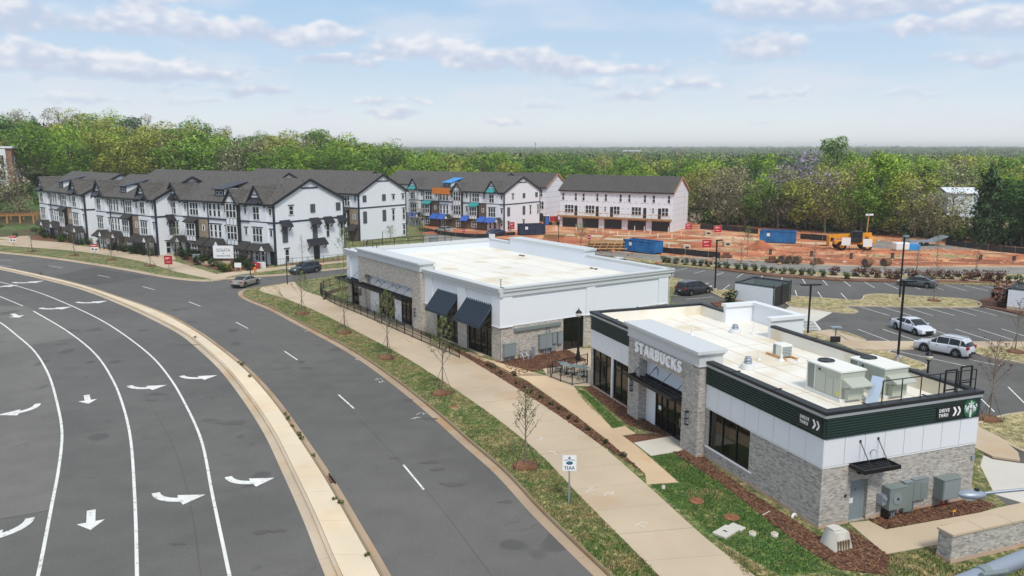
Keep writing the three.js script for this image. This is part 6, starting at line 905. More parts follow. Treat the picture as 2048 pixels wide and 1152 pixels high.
makeCar('silver sedan parked before the unfinished townhouse row', 'sedan', carPaint(0xa9adaa), [-14.94, -174.29, 2.44], undefined, 'car', 1.05);
makeCar('navy blue coupe parked by the unfinished row gable', 'sedan', carPaint(0x2a3c66), [-3.65, -168.68, -2.41], undefined, 'car', 1.0);
makeCar('white car mostly hidden behind the retail building parapet', 'sedan', carPaint(0xd9dcdc, 0.1), [...[16.79, -122.74], 0.35], undefined, 'car', 1.1);


// ---------------------------------------------------------------- fences, lamps, signs, street furniture
const up = (p, y) => [p[0], y, p[1]];
function railFence(name, label, pts, h, opts = {}) {               // posts, two rails and pickets along a ground line
  const c = crv(pts), o = thing(name, label, 'fence'), m = opts.m ?? M.blackMetal, n = Math.max(1, Math.round(c.len / (opts.bay ?? 1.8)));
  for (let i = 0; i <= n; i++) part(o, 'post', beam(up(c(i / n), 0), up(c(i / n), h + 0.04), 0.07, 0.07), m);
  for (let i = 0; i < n; i++) for (const y of opts.rails ?? [0.12, h - 0.03]) part(o, 'rail', beam(up(c(i / n), y), up(c((i + 1) / n), y), 0.04, 0.04), m);
  if (opts.picket) { const k = Math.round(c.len / opts.picket); for (let i = 0; i < k; i++) { const t = (i + 0.5) / k; part(o, 'picket', bar(up(c(t), 0.12), up(c(t), h - 0.03), opts.r ?? 0.011, 5), m); } }
  return o;
}
railFence('patio_fence', 'black picket fence round the patio tables at the coffee shop corner', [[5.84, -59.94], [4.65, -59.34], [4.64, -59.4], [3.73, -60.48], [2.86, -62.02], [2.88, -62.17], [4.58, -63.64], [6.37, -65.18]], 1.05, { picket: 0.13, bay: 1.4 });
railFence('ramp_fence', 'long dark mesh fence beside the walk in front of the brick shopfront', [[-23.46, -96.8], [-20.98, -92.29], [-16.78, -86.23], [-12.49, -79.73], [-8.19, -73.11], [-4.59, -67.63]], 1.05, { picket: 0.12, r: 0.012, rails: [0.1, 0.5, 1.02] });
railFence('ramp_fence', 'curved black picket fence round the sunken corner by the retail building', [[-23.54, -97.14], [-24.55, -100.66], [-24.43, -104.04], [-23.28, -106.43], [-22.39, -108.07]], 1.05, { picket: 0.14 });
{ const c = crv([[-22.87, -94.82], [-23.28, -98.17], [-22.57, -100.66], [-21.22, -102.89]]), w = thing('retaining_wall', 'low curved dark wall under the curved picket fence', 'wall'); for (let i = 0; i < 9; i++) part(w, 'wall_block', band(c.line(2, i / 9, (i + .97) / 9), c.offLine(0.25, 2, i / 9, (i + .97) / 9), 0.42, -0.1), M.brickBrown); }
railFence('yard_fence', 'thin black fence along the gable end of the near townhouse row', [[-36.62, -122.48], [-33.39, -124.37], [-29.97, -126.61], [-26.14, -129.52]], 1.2, { picket: 0.5, bay: 2.4 });
railFence('yard_fence', 'black fence before the middle townhouse row', [[-78.8, -150.94], [-71.98, -145.52], [-63.91, -139.77]], 1.1, { picket: 0.35, bay: 2.2 }); railFence('yard_fence', 'black fence in front of the near townhouse row', [[-59.03, -139.08], [-49.56, -131.94], [-39.69, -124.37]], 1.1, { picket: 0.35, bay: 2.2 }); railFence('yard_fence', 'black fence before the farthest left townhouse row', [[-101.13, -168.85], [-91.76, -161.21], [-81.4, -153.38]], 1.1, { picket: 0.35, bay: 2.2 });
railFence('yard_fence', 'thin dark fence on the bank left of the white gable', [[-29.95, -149.35], [-25.39, -152.56], [-18.37, -158.51]], 1.0, { bay: 3 });
// patio tables and stools
{
  const table = (label, p, turn) => { const o = thing('patio_table', label, 'table', [p[0], 0.03, p[1]], turn); part(o, 'table_top', [rbox(1.5, 0.05, 0.75, 0.02, 0, 0.74, 0)], M.greyBox); for (const s of [-0.45, 0.45]) { part(o, 'pedestal', [cyl(0.05, 0.05, 0.7, s, 0.02, 0, 10)], M.blackMetal); part(o, 'foot', [cyl(0.25, 0.22, 0.03, s, 0, 0, 16)], M.blackMetal); } };
  table('long grey patio table at the fence corner nearest the retail wall', [4.28, -62.89], -1.2); table('long grey patio table nearest the coffee shop windows', [5.39, -62.02], -0.6);
  const st0 = thing('patio_chair', 'round backed dark patio chair', 'chair', [0, 0.03, 0]); part(st0, 'seat', [cyl(0.22, 0.22, 0.05, 0, 0.43, 0, 18)], M.greyBox); part(st0, 'backrest', [new THREE.TorusGeometry(0.2, 0.025, 6, 14, Math.PI).translate(0, 0.62, -0.18), bar([-0.2, 0.45, -0.18], [-0.2, 0.62, -0.18], 0.02), bar([0.2, 0.45, -0.18], [0.2, 0.62, -0.18], 0.02)], M.blackMetal); for (const [a, b] of [[-1, -1], [1, -1], [-1, 1], [1, 1]]) part(st0, 'leg', bar([a * 0.15, 0.43, b * 0.15], [a * 0.2, 0, b * 0.2], 0.015), M.blackMetal);
  const spots = [[1116, 747, 'dark patio chair nearest the fence corner by the mulch'], [1127, 753, 'dark patio chair facing the footpath side of the corner table'], [1143, 741, 'dark patio chair beside the lamp post foot'], [1142, 756, 'dark patio chair between the two patio tables'], [1166, 744, 'dark patio chair by the shop pier'], [1160, 761, 'dark patio chair nearest the patio gate']];
  spots.forEach(([u, v, l], i) => { const q = [[...[3.74, -62.75]], [...[4.14, -61.88]], [...[4.91, -63.64]], [...[4.71, -61.45]], [...[5.82, -63.19]], [...[5.37, -60.76]]][i], o = i ? copyOf(st0, up(q, 0.03), i * 1.3, l) : st0; if (!i) { o.position.set(q[0], 0.03, q[1]); o.userData.label = l; } });
}
// lamps
function acorn(label, p, h) {
  const o = thing('lamp_post', label, 'lamp post', up(p, 0));
  part(o, 'base', [lathe([[0.01, 0.9], [0.11, 0.9], [0.13, 0.75], [0.2, 0.3], [0.24, 0.25], [0.24, 0]], 16)], M.lampBlack); part(o, 'pole', [cyl(0.1, 0.065, h - 1.7, 0, 0.9, 0, 12)], M.lampBlack);
  part(o, 'collar', [lathe([[0.01, h - 0.68], [0.2, h - 0.68], [0.1, h - 0.78], [0.07, h - 0.82]], 14)], M.lampBlack);
  part(o, 'globe', [lathe([[0.12, h - 0.68], [0.25, h - 0.52], [0.27, h - 0.4], [0.22, h - 0.28]], 18)], M.bulb);
  part(o, 'hood', [lathe([[0.28, h - 0.34], [0.26, h - 0.26], [0.14, h - 0.12], [0.05, h - 0.06], [0.03, h + 0.08], [0.001, h + 0.14]], 18)], M.lampBlack); return o;
}
acorn('old style black lamp post beside the patio fence', [5.72, -66.96], 4.5); acorn('old style black lamp post behind the coffee shop roof, only its head showing', [30.06, -55.79], 3.7);
function boxLamp(label, p, h, arms, turn = 0) { const o = thing('parking_lamp', label, 'lamp post', up(p, 0), turn); part(o, 'pole', [bx(-0.07, 0.07, 0, h, -0.07, 0.07)], M.lampBlack); part(o, 'base', [cyl(0.28, 0.28, 0.5, 0, -0.1, 0, 16)], M.kerb); for (const s of arms) part(o, 'lamp_head', [bx(Math.min(0, s * 1.0), Math.max(0, s * 1.0), h - 0.1, h + 0.02, -0.18, 0.18)], M.lampBlack); }
boxLamp('black parking lamp post left of the bin enclosure', [26.03, -100.79], 6.6, [1], 0.6); boxLamp('black parking lamp post beside the parked grey sedan', [46.74, -94.57], 7.6, [1], 0.4); boxLamp('black twin-headed lamp post beside the raised rear parapet', [28.72, -75.54], 5.2, [1, -1], 0.1); boxLamp('tall black lamp post in front of the white sedan, nearest of the parking lamps', [33.22, -66.63], 7.0, [1], 0.1);
{ // street lamp and mast arm whose pole stands outside the frame
  const pole = [20.6, -19.5], o = thing('street_lamp', 'pale cobra-head street lamp reaching in from the right over the service walk', 'street lamp', up(pole, 0));
  part(o, 'pole', [cyl(0.16, 0.1, 9.4, 0, 0, 0, 16)], M.lampGrey); const L = (x, y, z) => V3(x - pole[0], y, z - pole[1]);
  part(o, 'arm', [new THREE.TubeGeometry(new THREE.CatmullRomCurve3([L(20.6, 9.3, -19.5), L(17.6, 9.05, -20.3), L(14.9, 8.72, -20.9), L(13.35, 8.42, -21.2)]), 20, 0.045, 8)], M.lampGrey);
  const hd = new THREE.SphereGeometry(1, 24, 14).scale(0.4, 0.13, 0.19); part(o, 'lamp_head', [hd.translate(13.0 - pole[0], 8.38, -21.2 - pole[1])], M.lampGrey); part(o, 'photocell', [bc(0.1, 0.07, 0.1, 13.12 - pole[0], 8.53, -21.2 - pole[1])], M.black); part(o, 'lens', [new THREE.SphereGeometry(1, 20, 8, 0, Math.PI * 2, Math.PI / 2, Math.PI / 2).scale(0.26, 0.13, 0.15).translate(12.93 - pole[0], 8.33, -21.2 - pole[1])], M.bulb);
  const q = thing('mast_arm', 'thick pale mast arm crossing the lower right corner', 'traffic mast'); part(q, 'arm', [bar([17.4, 10.03, -18.4], [6.2, 9.86, -12.78], 0.19, 20, 0.14)], M.lampGrey); part(q, 'pole', [cyl(0.26, 0.2, 10.5, 17.4, 0, -18.4, 20)], M.lampGrey); part(q, 'bracket', [bar([9.6, 9.93, -14.3], [8.9, 10.05, -13.95], 0.05), bar([9.2, 9.91, -14.28], [9.0, 9.91, -14.18], 0.17, 16)], M.greyBox);
}
// signs
const signBoard = (name, label, p, w, h, yb, m, opt = {}) => { const o = thing(name, label, 'sign', up(p, 0), opt.turn ?? 0); const t = opt.thick ?? 0.05; part(o, 'board', bx(-w / 2, w / 2, yb, yb + h, -t, 0), opt.back ?? M.whiteTrim); part(o, 'print', plate(w * 0.98, h * 0.98, 0, yb + h / 2, 0.004), m); for (const x of opt.posts ?? [-w * 0.35, w * 0.35]) part(o, 'post', bx(x - 0.04, x + 0.04, 0, yb + (opt.over ?? 0), -t - 0.06, -t - 0.002), opt.pm ?? M.lampGrey); return o; };
{
  const tiaa = print(256, 300, (c, W, H) => { c.fillStyle = '#eef2f4'; c.fillRect(0, 0, W, H); c.fillStyle = '#1d3f63'; c.fillRect(122, 14, 8, 46); c.fillRect(104, 40, 44, 6); c.beginPath(); c.arc(126, 66, 26, Math.PI, 0); c.fill(); c.font = 'bold 26px sans-serif'; for (let x = 34; x < 222; x += 18) c.fillRect(x, 78 + 6 * Math.abs(x - 128) / 60, 11, 18); c.beginPath(); c.ellipse(128, 150, 62, 34, 0, 0, 7); c.fill(); c.fillStyle = '#2f7f86'; c.beginPath(); c.ellipse(120, 146, 40, 18, 0.3, 0, 7); c.fill(); c.fillStyle = '#1d3f63'; c.font = 'bold 88px sans-serif'; c.textAlign = 'center'; c.fillText('TIAA', 128, 276); });
  signBoard('street_sign', 'small white TIAA sign on a post in the verge by the road', [2.94, -38.65], 0.72, 0.85, 1.75, tiaa, { posts: [0], over: 0.3, thick: 0.02, pm: M.lampGrey });
  const sen = print(512, 300, (c, W, H) => { c.fillStyle = '#e8ebee'; c.fillRect(0, 0, W, H); c.fillStyle = '#1e2630'; c.textAlign = 'center'; c.font = '104px sans-serif'; c.fillText('SENATA', W / 2, 140); c.font = 'bold 40px sans-serif'; c.fillText('AT', W / 2, 196); c.font = 'bold 46px sans-serif'; c.fillText('RESEARCH PARK', W / 2, 258); });
  signBoard('neighbourhood_sign', 'white SENATA neighbourhood sign with a low stone base in the planted corner', [-45.76, -125.48], 3.2, 2.0, 0.9, sen, { thick: 0.25, posts: [-1.2, 1.2], pm: M.brickFar });
  { const o = thing('planter_wall', 'low pale planter wall below the white neighbourhood sign', 'wall', up([-46.98, -124.92], 0), 0.1); for (let i = 0; i < 6; i++) part(o, 'stone', bx(-2.4 + i * 0.8, -1.62 + i * 0.8, 0, 0.5, -0.25, 0.1), M.kerb); }
  signBoard('notice_board', 'small white notice on two wooden legs left of the hydrant', [-40.5, -116.63], 1.0, 0.7, 0.75, M.whiteTrim, { pm: M.timber });
  const red = (k) => print(256, 256, (c, W, H) => { c.fillStyle = '#b01f2a'; c.fillRect(0, 0, W, H); c.fillStyle = '#f0e6e4'; if (k === 0) { c.fillRect(0, 110, W, 146); c.fillStyle = '#59606a'; c.fillRect(30, 150, 70, 80); c.fillRect(140, 170, 90, 60); c.fillStyle = '#f0e6e4'; c.fillRect(30, 44, 180, 22); } else { c.fillRect(40, 60, 150, 16); c.fillRect(40, 90, 90, 12); c.fillRect(60, 180, 130, 12); } });
  const r0 = red(0), r1 = red(1);
  signBoard('yard_sign', 'red and white yard sign at the far left of the verge', [-94.39, -150.14], 1.2, 1.2, 0.7, r0, { posts: [0] }); signBoard('yard_sign', 'red and white yard sign in the verge before the middle townhouse row', [-71.54, -135.75], 1.25, 1.25, 0.75, r0, { posts: [0] }); signBoard('yard_sign', 'all-red yard sign in the verge nearest the road corner', [-51.79, -119.1], 1.25, 1.35, 0.85, r1, { posts: [0] });
  signBoard('site_sign', 'red sign on two legs at the foot of the wrapped gable', [37.94, -170.88], 1.5, 1.3, 1.0, r1); signBoard('site_sign', 'red sign on two legs at the top of the orange dirt', [42.67, -164.94], 1.6, 1.4, 1.0, r1); signBoard('site_sign', 'red sign on two legs nearest the back road', [34.5, -140.47], 1.7, 1.4, 0.8, r1); signBoard('site_sign', 'tilted red sign at the gable of the unfinished row', [0, -176.15], 1.2, 1.6, 0.5, r1, { turn: 0.3 });
  signBoard('site_sign', 'blank white board on dark legs in front of the yellow machine cab', [59.74, -141.87], 1.6, 1.4, 1.0, M.whiteTrim, { pm: M.black, posts: [-0.7, 0.7] }); signBoard('site_sign', 'blank white board on dark legs in front of the yellow machine tail', [62.67, -139.77], 1.6, 1.4, 1.0, M.whiteTrim, { pm: M.black, posts: [-0.7, 0.7] });
  signBoard('site_sign', 'small pale sign near the blue coupe', [-3.95, -156.77], 1.2, 0.9, 0.6, M.whiteTrim);
  const stopM = print(128, 128, (c) => { c.fillStyle = '#a81d22'; c.fillRect(0, 0, 128, 128); c.fillStyle = '#f2f2f2'; c.font = 'bold 40px sans-serif'; c.textAlign = 'center'; c.fillText('STOP', 64, 78); });
  for (const [p, l] of [[[-9.28, -153.38], 'red stop sign on the street by the unfinished townhouse row'], [[13.79, -141.87], 'red stop sign beside the stacked lumber']]) { const o = thing('stop_sign', l, 'stop sign', up(p, 0)); const g = new THREE.CircleGeometry(0.42, 8, Math.PI / 8).translate(0, 2.5, 0.04); part(o, 'sign_face', g, stopM); part(o, 'sign_back', new THREE.CylinderGeometry(0.44, 0.44, 0.03, 8, 1, false, Math.PI / 8).rotateX(Math.PI / 2).translate(0, 2.5, 0.02), M.whiteTrim); part(o, 'post', bx(-0.04, 0.04, 0, 2.95, -0.07, 0.0), M.lampBlack); }
  for (const [p, h, l] of [[[-30.27, -106.02], 3.6, 'thin dark sign post at the side street corner by the grass'], [[-37.62, -113.33], 3.1, 'thin dark sign post beside the hydrant'], [[-23.34, -143.31], 3.4, 'dark sign post before the white gable end']]) { const o = thing('sign_post', l, 'sign post', up(p, 0)); part(o, 'post', bx(-0.05, 0.05, 0, h, -0.05, 0.05), M.lampBlack); part(o, 'sign_blade', bx(-0.03, 0.03, h - 0.5, h - 0.02, -0.3, 0.3), M.greyBox); }
  for (const [p, h, l] of [[[8.99, -153.38], 4.5, 'dark slender street lamp post beyond the flat white roof'], [[-13.02, -154.21], 4.2, 'dark slender street lamp post before the silver sedan']]) { const o = thing('lamp_post', l, 'lamp post', up(p, 0)); part(o, 'pole', bx(-0.06, 0.06, 0, h, -0.06, 0.06), M.lampBlack); part(o, 'lamp_head', bx(-0.1, 0.7, h, h + 0.12, -0.15, 0.15), M.lampBlack); }
  const mb = thing('menu_sign', 'small black and grey sign on a post behind the rear parapet', 'sign', up([30.23, -72.63], 0)); part(mb, 'board', bx(-0.45, 0.45, 0.2, 0.75, -0.08, 0.08), M.black); part(mb, 'post', bx(-0.05, 0.05, 0, 1.6, -0.05, 0.05), M.greyBox); part(mb, 'cap', bx(-0.5, 0.5, 1.6, 1.68, -0.3, 0.3), M.lampGrey);
}
{
  const h = thing('fire_hydrant', 'orange fire hydrant at the corner by the townhouses', 'hydrant', up([-37.99, -116.63], 0)); part(h, 'barrel', [lathe([[0.01, 0.85], [0.1, 0.82], [0.16, 0.7], [0.15, 0.6], [0.14, 0.15], [0.2, 0.1], [0.2, 0]], 14)], M.orange); part(h, 'nozzle', [bar([-0.26, 0.5, 0], [0.26, 0.5, 0], 0.07, 10)], M.orange);
  const n = thing('newspaper_box', 'red dispenser box beside the near townhouse entrance', 'box', up([-39.14, -120.64], 0), -0.4); part(n, 'body', rbox(1.0, 0.9, 0.7, 0.05, 0, 0.45, 0), M.redSign); part(n, 'window', bx(-0.35, 0.35, 0.5, 0.75, 0.351, 0.37), M.whiteTrim);
  const wr = thing('utility_box', 'white panel box right of the red dispenser', 'box', up([-38.46, -121.16], 0), -0.4); part(wr, 'body', rbox(1.3, 0.9, 0.5, 0.04, 0, 0.45, 0), M.whiteTrim); part(wr, 'panel', bx(-0.04, 0.04, 0.1, 0.8, 0.251, 0.27), M.black);
  const tx = (l, p, s = 1) => { const o = thing('utility_box', l, 'utility box', up(p, 0), 0.3); part(o, 'body', rbox(1.1 * s, 0.9 * s, 0.9 * s, 0.05, 0, 0.45 * s, 0), M.greyBox); part(o, 'lid', bx(-0.58 * s, 0.58 * s, 0.88 * s, 0.95 * s, -0.48 * s, 0.48 * s), M.grey); };
  tx('grey green utility box among shrubs left of the neighbourhood sign', [-51.93, -130.12]); tx('black grey utility box on the bank beyond the flat roof', [-15.52, -155.91], 1.1);
  const bench = (l, p) => { const o = thing('bench', l, 'bench', up(p, 0), 0.5); part(o, 'seat', bx(-0.9, 0.9, 0.42, 0.48, -0.25, 0.25), M.woodGrey); part(o, 'backrest', bx(-0.9, 0.9, 0.55, 0.9, -0.3, -0.25), M.woodGrey); for (const x of [-0.75, 0.75]) part(o, 'leg', bx(x - 0.04, x + 0.04, 0, 0.42, -0.25, 0.25), M.blackMetal); };
  bench('dark bench on the paved spur before the near townhouse row', [-59.92, -137.06]); bench('dark bench beside the paved spur of the middle row', [-62.75, -141.17]);
}
// pergola
{
  const o = thing('pergola', 'brown timber pergola with a slatted roof at the far left', 'pergola', up([-113.88, -182.91], 0), 0.32); for (const x of [-4, -1.3, 1.3, 4]) for (const z of [-1.6, 1.6]) part(o, 'post', bx(x - 0.16, x + 0.16, 0, 3.0, z - 0.16, z + 0.16), M.timber);
  for (const z of [-1.6, 1.6]) part(o, 'beam', bx(-5, 5, 3.001, 3.3, z - 0.1, z + 0.1), M.timber); for (let i = 0; i < 21; i++) part(o, 'rafter', bx(-4.9 + i * 0.49, -4.78 + i * 0.49, 3.301, 3.52, -2.3, 2.3), M.timber);
  railFence('pergola_fence', 'pale timber fence behind the pergola', [[-133.83, -196.74], [-121.49, -192.77], [-108.59, -184.09]], 1.6, { m: M.wood, picket: 0.7, r: 0.05, bay: 2.2, rails: [0.4, 0.9, 1.5] });
}
// bin enclosures
function enclosure(label, pts, h) {     // pts: left, front corner, right, back on the ground; white lap siding, dark gates on the right side
  const o = thing('bin_enclosure', label, 'bin enclosure'), W = (a, b, m, n, lap) => { const d = [b[0] - a[0], b[1] - a[1]], L = Math.hypot(...d), F = new THREE.Matrix4().makeRotationY(Math.atan2(-d[1], d[0])).setPosition(a[0], 0, a[1]); part(o, n, at(F, bx(0, L, 0, h, -0.25, -0.031)), m); if (lap) part(o, 'lap_siding', at(F, lapSiding(0, L, 0.35, h - 0.1, 0)), M.white), part(o, 'plinth', at(F, bx(0, L, 0, 0.34, -0.03, 0.03)), M.kerb); part(o, 'coping', at(F, bx(-0.03, L + 0.03, h, h + 0.1, -0.3, 0.06)), M.black); return [F, L]; };
  W(pts[0], pts[1], M.white, 'wall', true); W(pts[2], pts[3], M.greyBox, 'wall'); W(pts[3], pts[0], M.greyBox, 'wall');
  const a = pts[1], b = pts[2], d = [b[0] - a[0], b[1] - a[1]], L = Math.hypot(...d), F = new THREE.Matrix4().makeRotationY(Math.atan2(-d[1], d[0])).setPosition(a[0], 0, a[1]), n = Math.round(L / 0.22);
  for (let i = 0; i < n; i++) part(o, 'gate_board', at(F, bx((i * L) / n + 0.01, ((i + 1) * L) / n - 0.01, 0.1, h - 0.05, -0.12, -0.04)), M.black); for (const x of [0.06, L / 2, L - 0.06]) part(o, 'gate_post', at(F, bx(x - 0.08, x + 0.08, 0, h + 0.25, -0.039, 0.06)), M.black);
}
{ const A = [26.57, -93.54], B2 = [29.94, -89.89], C2 = [33.36, -94.01]; enclosure('white sided bin enclosure with dark gates in the middle of the lot', [A, B2, C2, [A[0] + C2[0] - B2[0], A[1] + C2[1] - B2[1]]], 2.35); const d = [56.47, -89.31], s = [d[0] - A[0], d[1] - A[1]], m = (q) => [q[0] + s[0], q[1] + s[1]]; enclosure('white sided bin enclosure cut by the right edge', [m(A), m(B2), m(C2), m([A[0] + C2[0] - B2[0], A[1] + C2[1] - B2[1]])], 2.35); }
// low brick wall, riser and covers by the service walk
{
  const b = [19.31, -32.55], F = new THREE.Matrix4().makeRotationY(0.352).setPosition(b[0], 0, b[1]), D = 0.72, L = 5.2, h = 1.28;
  const o = thing('brick_wall', 'low pale brick wall with concrete top at the lower right', 'wall'); part(o, 'core', at(F, bx(0.01, L, 0, h, -D, -0.02)), M.mortar); part(o, 'footing', at(F, bx(-0.03, L, -0.1, 0.18, -D - 0.02, 0.03)), M.foundation); for (let i = 0; i < 3; i++) part(o, 'coping_stone', at(F, bx(-0.06 + i * 1.8, 1.72 + i * 1.8, h + 0.002, h + 0.1, -D - 0.06, 0.06)), M.walk);
  brickPiles(o, [[F, 0.01, L, 0.18, h, 0.0], [F.clone().multiply(new THREE.Matrix4().makeRotationY(-Math.PI / 2)), -D, 0, 0.18, h, 0.01]], 303);
  const r = thing('concrete_riser', 'square tapered concrete drain riser in the mulch by the coffee shop corner', 'drain riser', up([14.91, -34.12], 0), 0.35); part(r, 'body', [new THREE.CylinderGeometry(0.5, 0.72, 0.85, 4, 1, false, Math.PI / 4).translate(0, 0.4, 0)], M.pad); for (let i = 0; i < 5; i++) part(r, 'grate_bar', bx(-0.36 + i * 0.15, -0.3 + i * 0.15, 0.08, 0.5, 0.44, 0.53), M.kerbDirty); part(r, 'lid', [rbox(0.5, 0.1, 0.5, 0.04, -0.1, 0.87, -0.1)], M.pad);
  const v = thing('vault_lid', 'flat concrete vault lid in two pieces on the lawn beside the walk', 'vault lid', up([10.16, -35.38], 0), 0.75); part(v, 'slab', rbox(1.15, 0.14, 0.72, 0.02, 0, 0.05, 0), M.pad); part(v, 'slab', rbox(0.45, 0.12, 0.72, 0.02, 0.82, 0.04, 0.1), M.pad); part(v, 'slot', [bx(-0.1, 0.0, 0.121, 0.128, -0.1, 0.1)], M.black);
  const mh = (l, p, s = 0.42) => { const q = thing('manhole_cover', l, 'manhole cover', up(p, 0)); part(q, 'cover', cyl(s, s, 0.05, 0, 0, 0, 28), M.rust); part(q, 'ring', [new THREE.TorusGeometry(s, 0.03, 6, 28).rotateX(Math.PI / 2).translate(0, 0.045, 0)], M.rust); for (let i = 0; i < 6; i++) part(q, 'rib', bc(0.04, 0.015, s * 1.5, 0, 0.057, 0, (i * Math.PI) / 6), M.rust); };
  mh('rusty round manhole cover on the lawn nearer the walk end', [9.55, -38.82], 0.36); mh('rusty round manhole cover on the lawn close to the vault lid', [10.87, -36.95], 0.36);
  const cap = (l, p, s = 0.17) => { const q = thing('cleanout_cap', l, 'cleanout cap', up(p, 0)); part(q, 'pipe', cyl(s, s, 0.14, 0, 0, 0, 18), M.pvc); part(q, 'cap', cyl(s * 0.8, s * 0.7, 0.05, 0, 0.14, 0, 18), M.kerb); };
  cap('white round cleanout cap on the lawn nearer the vault lid', [11.38, -35.18]); cap('white round cleanout cap on the lawn nearer the concrete riser', [12.39, -35.08]); cap('small white cap at the grass edge by the path corner', [8.15, -40.43], 0.1);
  const dp = thing('drain_elbow', 'white drain elbow at the foot of the front brick wall', 'pipe', up([13.96, -36.95], 0)); part(dp, 'elbow', [new THREE.TorusGeometry(0.14, 0.07, 8, 14, Math.PI).rotateY(0.6).translate(0, 0.06, 0)], M.pvc);
  const stk = thing('marker_stick', 'white stick lying in the mulch by the front wall', 'stick', up([12.66, -37.28], 0.05)); part(stk, 'stick', [bar([-0.18, 0, 0.1], [0.18, 0.08, -0.1], 0.02), bar([0.18, 0.08, -0.1], [0.22, 0.09, -0.12], 0.028)], M.pvc);
  const bxl = thing('meter_lid', 'rusty square meter lid in the verge by the fourth young tree', 'meter lid', up([-4.1, -54.08], 0), 0.4); part(bxl, 'lid', bx(-0.3, 0.3, 0, 0.04, -0.22, 0.22), M.rust); part(bxl, 'rim', [bx(-0.36, 0.36, 0, 0.02, -0.28, -0.221), bx(-0.36, 0.36, 0, 0.02, 0.221, 0.28)], M.kerb);
  const gr = thing('storm_drain', 'dark storm drain grate in the right gutter of the median', 'drain', up([-10.3, -41.78], ROADY), Math.atan2(-([-9.79, -40.85][1] - [-11.01, -43.25][1]), [-9.79, -40.85][0] - [-11.01, -43.25][0])); part(gr, 'frame', bx(-0.5, 0.5, 0, 0.03, -0.28, 0.28), M.blackMetal); for (let i = 0; i < 9; i++) part(gr, 'grate_bar', bx(-0.46 + i * 0.105, -0.41 + i * 0.105, 0.031, 0.05, -0.25, 0.25), M.rust); part(gr, 'throat', bx(-0.7, 0.7, 0.0, 0.12, -0.36, -0.29), M.black);
  const fl = thing('marker_flag', 'small yellow marker in the mulch before the wall cabinets', 'marker', up([22.02, -37.28], 0)); part(fl, 'stake', bar([0, 0, 0], [0, 0.25, 0], 0.01), M.pvc); part(fl, 'flag', bc(0.16, 0.12, 0.01, 0.05, 0.22, 0), M.yellow);
}


// ---------------------------------------------------------------- building site
function bin(label, a, b, depth, h, m) {        // open-top roll-off container, a left and b right foot of its long near side
  const d = [b[0] - a[0], b[1] - a[1]], L = Math.hypot(...d), o = thing('skip_container', label, 'skip container', up(a, 0), Math.atan2(-d[1], d[0]));
  part(o, 'shell', [bx(0, L, 0.15, h, -0.08, 0), bx(0, L, 0.15, h, -depth, -depth + 0.08), bx(0, 0.08, 0.15, h, -depth + 0.08, -0.08), bx(L - 0.08, L, 0.15, h, -depth + 0.08, -0.08), bx(0, L, 0.15, 0.25, -depth + 0.08, -0.08)], m);
  for (let i = 0; i <= Math.round(L / 0.7); i++) part(o, 'rib', bx(i * 0.7 * L / (0.7 * Math.round(L / 0.7)) - 0.05, i * 0.7 * L / (0.7 * Math.round(L / 0.7)) + 0.05, 0.2, h - 0.1, 0.001, 0.09), m);
  part(o, 'top_rail', [bx(-0.06, L + 0.06, h, h + 0.12, -0.1, 0.1), bx(-0.06, L + 0.06, h, h + 0.12, -depth - 0.06, -depth + 0.1)], m); part(o, 'skid', [bx(0, L, 0, 0.15, -0.5, -0.3), bx(0, L, 0, 0.15, -depth + 0.3, -depth + 0.5)], M.black); part(o, 'placard', plate(0.6, 0.6, L * 0.24, h * 0.7, 0.095), M.whiteTrim);
  part(o, 'end_door', [bx(L + 0.001, L + 0.06, 0.25, h - 0.05, -depth + 0.1, -depth / 2 - 0.03), bx(L + 0.001, L + 0.06, 0.25, h - 0.05, -depth / 2 + 0.03, -0.1)], m); return o;
}
bin('bright blue skip beside the stacked lumber on the back road', [19.93, -141.87], [24.57, -136.67], 2.4, 2.1, M.blueBin);
bin('long blue skip left of the yellow machine', [48.37, -155.06], [54.43, -152.56], 2.4, 2.3, M.blueBin);
bin('dark navy skip at the end of the unfinished row', [1.8, -167.86], [7.03, -169.35], 2.4, 2.2, M.navyBin);
